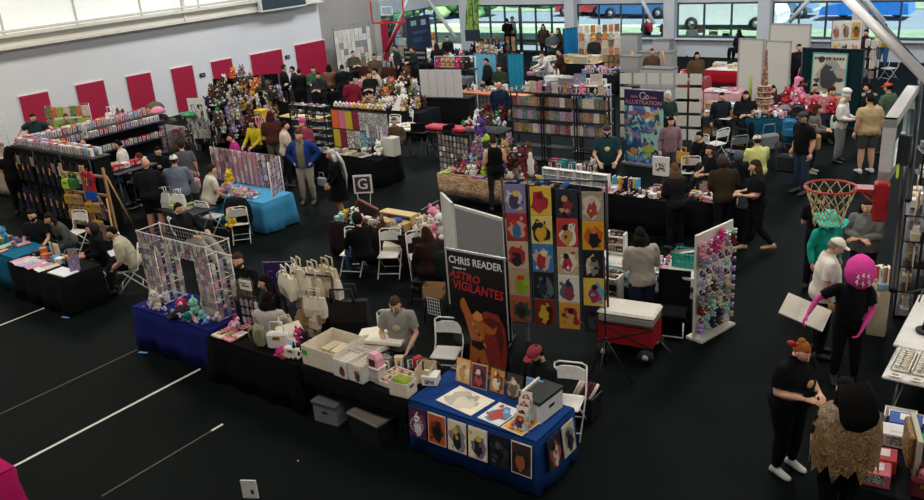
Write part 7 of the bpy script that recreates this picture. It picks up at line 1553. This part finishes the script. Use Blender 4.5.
# vendors' side seats and bags between third and fourth row
chair(703, 148, 60, 'white folding chair in the dark lane left of the yellow shirted man'); chair(716, 143, 120, 'white folding chair beside its twin in the dark lane'); chair(735, 150, 100, 'grey folding chair carrying a hooded coat', 'grey')
for i, (px, py, c) in enumerate(((741, 155, 'black'), (705, 178, 'charcoal'), (780, 160, 'black'), (787, 172, 'charcoal'), (768, 150, 'grey'))): item('handbag', W(px, py, .3), 'on the floor of the dark lane', c, sc=1.8, rz=i)
backpack(W(789, 138, .5), .3, '1c6f98', 'blue backpack on a stand right of the deep teal table', 1.2); backpack(W(797, 122, .9), .2, '15161c', 'black backpack on the back of the capped man in jeans', 1.1)
item('handbag', W(809, 150, .9), 'tan fur covered, carried by the capped man in jeans', 'tan', sc=1.6)
# dark lane in the centre: mobility chairs, red cover
p = W(408, 128, .74); table(p.x-.9, p.y-.4, p.x+.9, p.y+.4, 'dark table with loose white papers in the centre lane', 'charcoal'); spread(['art_print', 'folded_shirt'], p.x-.8, p.y-.3, p.x+.8, p.y+.3, .745, 6, 'on the dark table of the centre lane', ['white', 'white', 'grey'], 1.7)
p = W(432, 140, .5)
for i in range(2):
    t = thing('wheelchair', 'black wheelchair parked in the centre lane, %s one' % ['left', 'right'][i], 'wheelchair', (p.x-.5+.9*i, p.y+.1, 0), .4+i)
    MB().box((0, 0, .48), (.45, .45, .06), M('101114', .9), bev=.02).build('seat', t); MB().box((0, -.22, .75), (.45, .05, .5), M('101114', .9)).build('backrest', t)
    for k in (-1, 1):
        MB().tube([(k*.27, -.1+.29*math.cos(a*PI/8), .3+.29*math.sin(a*PI/8)) for a in range(17)], .018, M('2a2c30', .5), 5).build('wheel', t); MB().tube([(k*.24, .1, .5), (k*.24, .4, .12)], .015, M('8a8c8e', .4, .5)).build('leg_rest', t)
p = W(448, 128, .8); o = MB().box((0, 0, 0), (1.5, .5, .12), M('b0182c', .6), bev=.04).build('red_cover', None, (p.x, p.y, .8)); tag(o, 'shiny red padded cover on the table left of the purple plush', 'cover'); table(p.x-.8, p.y-.35, p.x+.8, p.y+.35, 'dark table under the shiny red cover', 'black', z=.73)
heap(['plush_toy', 'figurine', 'crochet_bunch'], p.x+.7, p.y-.3, p.x+2.0, p.y+.3, .9, 18, 'beside the shiny red cover', ['red', 'maroon', 'white', 'brown', 'green'], .4, 1.2); table(p.x+.85, p.y-.4, p.x+2.1, p.y+.4, 'dark table of red figures beside the silver wire rack', 'black', z=.88)
t, w = gridwall(-13.6, 16.9, -12.4, 16.7, 1.5, 'dark wire stand of small cards at the left end of the plush table', step=.12)
for j in range(8): rowof('keychain', (-13.55, 16.8, .3+.15*j), (-12.45, 16.62, .3+.15*j), 8, 'on the dark wire stand left of the plush table', ['maroon', 'white', 'brown', 'black', 'tan', 'grey'], sc=1.5, jit=.005)
item('plush_toy', W(482, 136, 1.4), 'bright purple, on top of the stand behind the flower cloth', 'purple', sc=1.6); item('hat_ware', W(483, 141, 1.25), 'under the bright purple plush', 'lime', sc=1.7)
chair(392, 130, 240, 'white folding chair behind the table of flowers, left of the loose papers'); chair(405, 124, 200, 'white folding chair turned sideways above the loose white papers')
# far hoop
hc_ = W(388, 21, 3.05); t = thing('basketball_hoop', 'distant basketball hoop with a glass board in front of the left rear windows', 'basketball hoop', hc_, math.radians(15)); t.scale = (.8,)*3
rr_ = MB(); rm = M('c02030', .5)
rr_.box((-.9, 0, .45), (.06, .06, 1.1), rm).box((.9, 0, .45), (.06, .06, 1.1), rm).box((0, 0, -.08), (1.86, .07, .08), rm).build('padding', t); MB().box((0, 0, .45), (1.8, .03, 1.05), glass).build('glass_board', t)
MB().box((0, -.03, .3), (.6, .02, .04), M('e6e6e2')).box((0, -.03, .7), (.6, .02, .04), M('e6e6e2')).box((-.3, -.03, .5), (.04, .02, .44), M('e6e6e2')).box((.3, -.03, .5), (.04, .02, .44), M('e6e6e2')).build('target_square', t)
MB().tube([(.23*math.cos(i*PI/8), -.38+.23*math.sin(i*PI/8), .1) for i in range(17)], .014, M('d9502c'), 6).build('rim', t); MB().box((0, -.1, .1), (.1, .12, .06), M('d9502c')).build('bracket', t)
MB().tube([(-.2, .1, 1.0), (-.2, .3, 5.4)], .04, strm).tube([(.2, .1, 1.0), (.2, .3, 5.4)], .04, strm).build('hanger', t)
strut(WY(410, -6, 30), WY(384, 56, 30.0), .05, 'thin pale tube slanting down right of the distant hoop'); o = MB().tube([WY(402, 19, 29.9), WY(386, 52, 29.9)], .08, M('a8182c', .6), 8).build('red_padding'); tag(o, 'red padding around the slanting tube right of the distant hoop', 'padding')
# people in the rear
Q = [(507, 21, 90, 'black', '0f1013', 'short', 'person in black standing at the rear doors, left of the pair'), (512, 19, 200, 'b9b09c', '15161a', 'short', 'person in a pale top standing at the rear doors, right of the pair'), (543, 27, 250, '3a2c28', '15161a', 'long', 'person with long hair by the rear window left of the blue screen'),
     (552, 34, 280, '4a5458', '2a3038', 'short', 'broad person in grey at the rear, left of the blue screen'), (558, 31, 200, '2e2420', '1a1a1e', 'long', 'dark haired person beside the broad person in grey'), (542, 55, 200, 'cfcac0', '1c2638', 'short', 'person in a white sweater reaching over a table in the middle rear'), (559, 52, 180, '3c1c1c', '1c2230', 'short', 'person in a dark red brown shirt in the middle rear'),
     (594, 39, 270, '24262a', '15161a', 'short', 'person with a yellow beanie in front of the white wire picture wall'), (692, 27, 250, 'b5a090', '14161c', 'short', 'person in a beige top by the rear window right of the middle'), (647, 20, 260, '7a2430', '15161a', 'short', 'person in red and black behind the grey boards'), (666, 21, 280, '8c4a40', '1c1e24', 'curly', 'person in a rust top behind the grey boards'),
     (652, 52, 270, '5c4634', '2a2620', 'short', 'man in a brown jacket in front of the grey boards') , (697, 56, 280, '5a4632', '2a2620', 'long', 'person in a brown coat left of the bright red table'), (739, 33, 120, '1a1c22', '14161c', 'long', 'long haired person in black by the windows above the white boards'), (799, 48, 270, '1e1b20', '15161a', 'short', 'man in black standing between the white boards and the dark backdrop'),
     (412, 50, 200, '26302e', '15161a', 'short', 'person in dark green by the brown draped table'), (447, 39, 250, '15181a', '15161a', 'short', 'dark clothed person seated by the left windows'), (436, 46, 120, '1c1e20', '15161a', 'long', 'dark haired person in front of the left windows'), (499, 68, 250, '2a3a2c', '15161a', 'curly', 'person in dark green between the two blue screens'), (486, 62, 200, '1a1c1f', '15161a', 'short', 'person in black left of the turquoise screen'),
     (395, 48, 200, '2c3230', '15161a', 'short', 'tall person in charcoal beside the red padding'), (374, 57, 270, '5c4a3a', '15161a', 'short', 'person with a brown top at the brown draped table'), (866, 33, 200, '3a2024', '1a1c22', 'short', 'person in dark maroon behind the spinner rack'), (885, 27, 240, 'e0b41c', '3a5a84', 'short', 'person in a bright yellow top and jeans by the right windows'),
     (722, 97, 270, '23262e', '15161a', 'short', 'seated seller in black behind the pale brown topped table'), (746, 96, 260, '15171d', '15161a', 'long', 'person in black right of the green tube'), (773, 90, 265, '3c2224', '15161a', 'long', 'seller with dark hair behind the deep teal table'), (800, 89, 250, '9a8f88', '15161a', 'short', 'person in grey at the pile of bags'),
     (815, 88, 240, '101115', '0f1013', 'short', 'dark haired person in black wearing a pale necklace'), (832, 92, 270, 'b9704c', '15161a', 'curly', 'person in an orange brown top before the teal bordered poster'), (868, 88, 150, '101115', '15161a', 'short', 'man in a black t-shirt facing away beside the khaki shirted man'), (888, 88, 120, '4a5c48', '2a2c28', 'short', 'person in a green top with an orange red cap')]
HT = {594: ('beanie', 'c9962c'), 888: ('cap', 'c8402c'), 666: None}
for px, py, f_, c_, l_, hr, lb in Q:
    sit_ = 'seated' in lb or px in (746, 773, 800, 815, 832) or (690 < px < 700 and py < 40) or px in (739, 647, 666)
    P_(px, py, f_, 'sit' if sit_ else 'stand', rnd.choice(['fwd', 'down', 'cross', 'low']) if px not in (542,) else 'reach', h=rnd.uniform(1.68, 1.84), girth=rnd.uniform(1.05, 1.35), shirt=c_, sleeve='long', legs=l_, hair=hr, hc=rnd.choice(['14100e', '2a1c16', '3a2418']), hat=HT.get(px), label=lb, seat=.5, lean=26 if px == 542 else 4)
# people at the right aisle
P_(870, 100, 92, 'stand', 'down', h=1.86, girth=1.35, shirt='b59c74', sleeve='short', legs='4a4c48', shorts=True, hair='short', hc='1c1612', label='big man in a khaki shirt and grey shorts seen from behind', shoe='d9d6d0')
w_ = P_(846, 98, 320, 'stand', 'fwd', h=1.74, girth=1.15, shirt='d4d0c8', sleeve='long', legs='8a8a88', hair='bob', hc='cfc8b8', hat=('tall', 'd9d6d0'), label='person in white with a puffy white hat and a black waist belt'); MB().tube([(0, 0, 1.02), (0, 0, 1.16)], .19, M('121215')).build('belt', w_)
item('folded_shirt', W(838, 128, .8), 'hanging white from the arm of the person in the puffy hat', 'white', sc=(1.4, .6, 8), label='white cloak hanging beside the person in the puffy hat')
P_(818, 110, 330, 'stand', 'fwd', h=1.66, girth=1.1, shirt='a8707c', sleeve='long', legs='14161a', hair='bob', hc='3a2018', coat='5c6058', shoe='b5a890', label='woman in a pink top and long grey cardigan walking right', pose='stand') if False else P_(818, 110, 330, 'stand', 'fwd', h=1.66, girth=1.1, shirt='a8707c', sleeve='long', legs='14161a', hair='bob', hc='3a2018', coat='5c6058', shoe='b5a890', label='woman in a pink top and long grey cardigan facing right')
P_(803, 118, 200, 'stand', 'down', h=1.86, girth=1.3, shirt='111215', sleeve='short', legs='2c3c50', hair='short', hc='2a1e18', hat=('cap', '3a2e2e'), label='tall man in black t-shirt, dark cap and baggy blue jeans', shoe='3a3430')
P_(757, 141, 95, 'sit', 'table', h=1.76, girth=1.3, shirt='d2d688', sleeve='short', legs='14151a', hair='short', hc='2a2018', hat=('cap', 'd9d2bc'), label='seated man in a neon yellow shirt and cream cap with back turned', logo=None)
P_(738, 156, 100, 'sit', 'fwd', h=1.68, shirt='15161a', sleeve='long', hair='short', hat=('hood', '4a4e5a'), label='person in a grey hood sitting left of the neon yellow shirt')
P_(699, 137, 200, 'sit', 'fwd', h=1.7, shirt='0f1013', sleeve='long', hair='short', hc='14100e', label='dark clothed person sitting in the dark lane by the chairs')
# blue chairs and far seats
for i, (px, py, c) in enumerate(((700, 38, 'brown'), (711, 40, 'tan'), (722, 42, 'charcoal'), (733, 43, 'grey'), (682, 45, 'charcoal'))): chair(px, py, 250-20*i, 'chair by the rear windows, %s one of the loose row' % ['tallest brown', 'tan', 'black', 'grey', 'leftmost dark'][i], c)
chair(889, 68, 200, 'grey folding chair by the right windows near the yellow top', 'silver')
spread(['storage_bin', 'handbag', 'small_box'], -12.5, 34.0, -7.5, 35.0, 0.0, 14, 'on the floor near the rear windows', ['brown', 'charcoal', 'tan', 'grey', 'white'], 1.8)
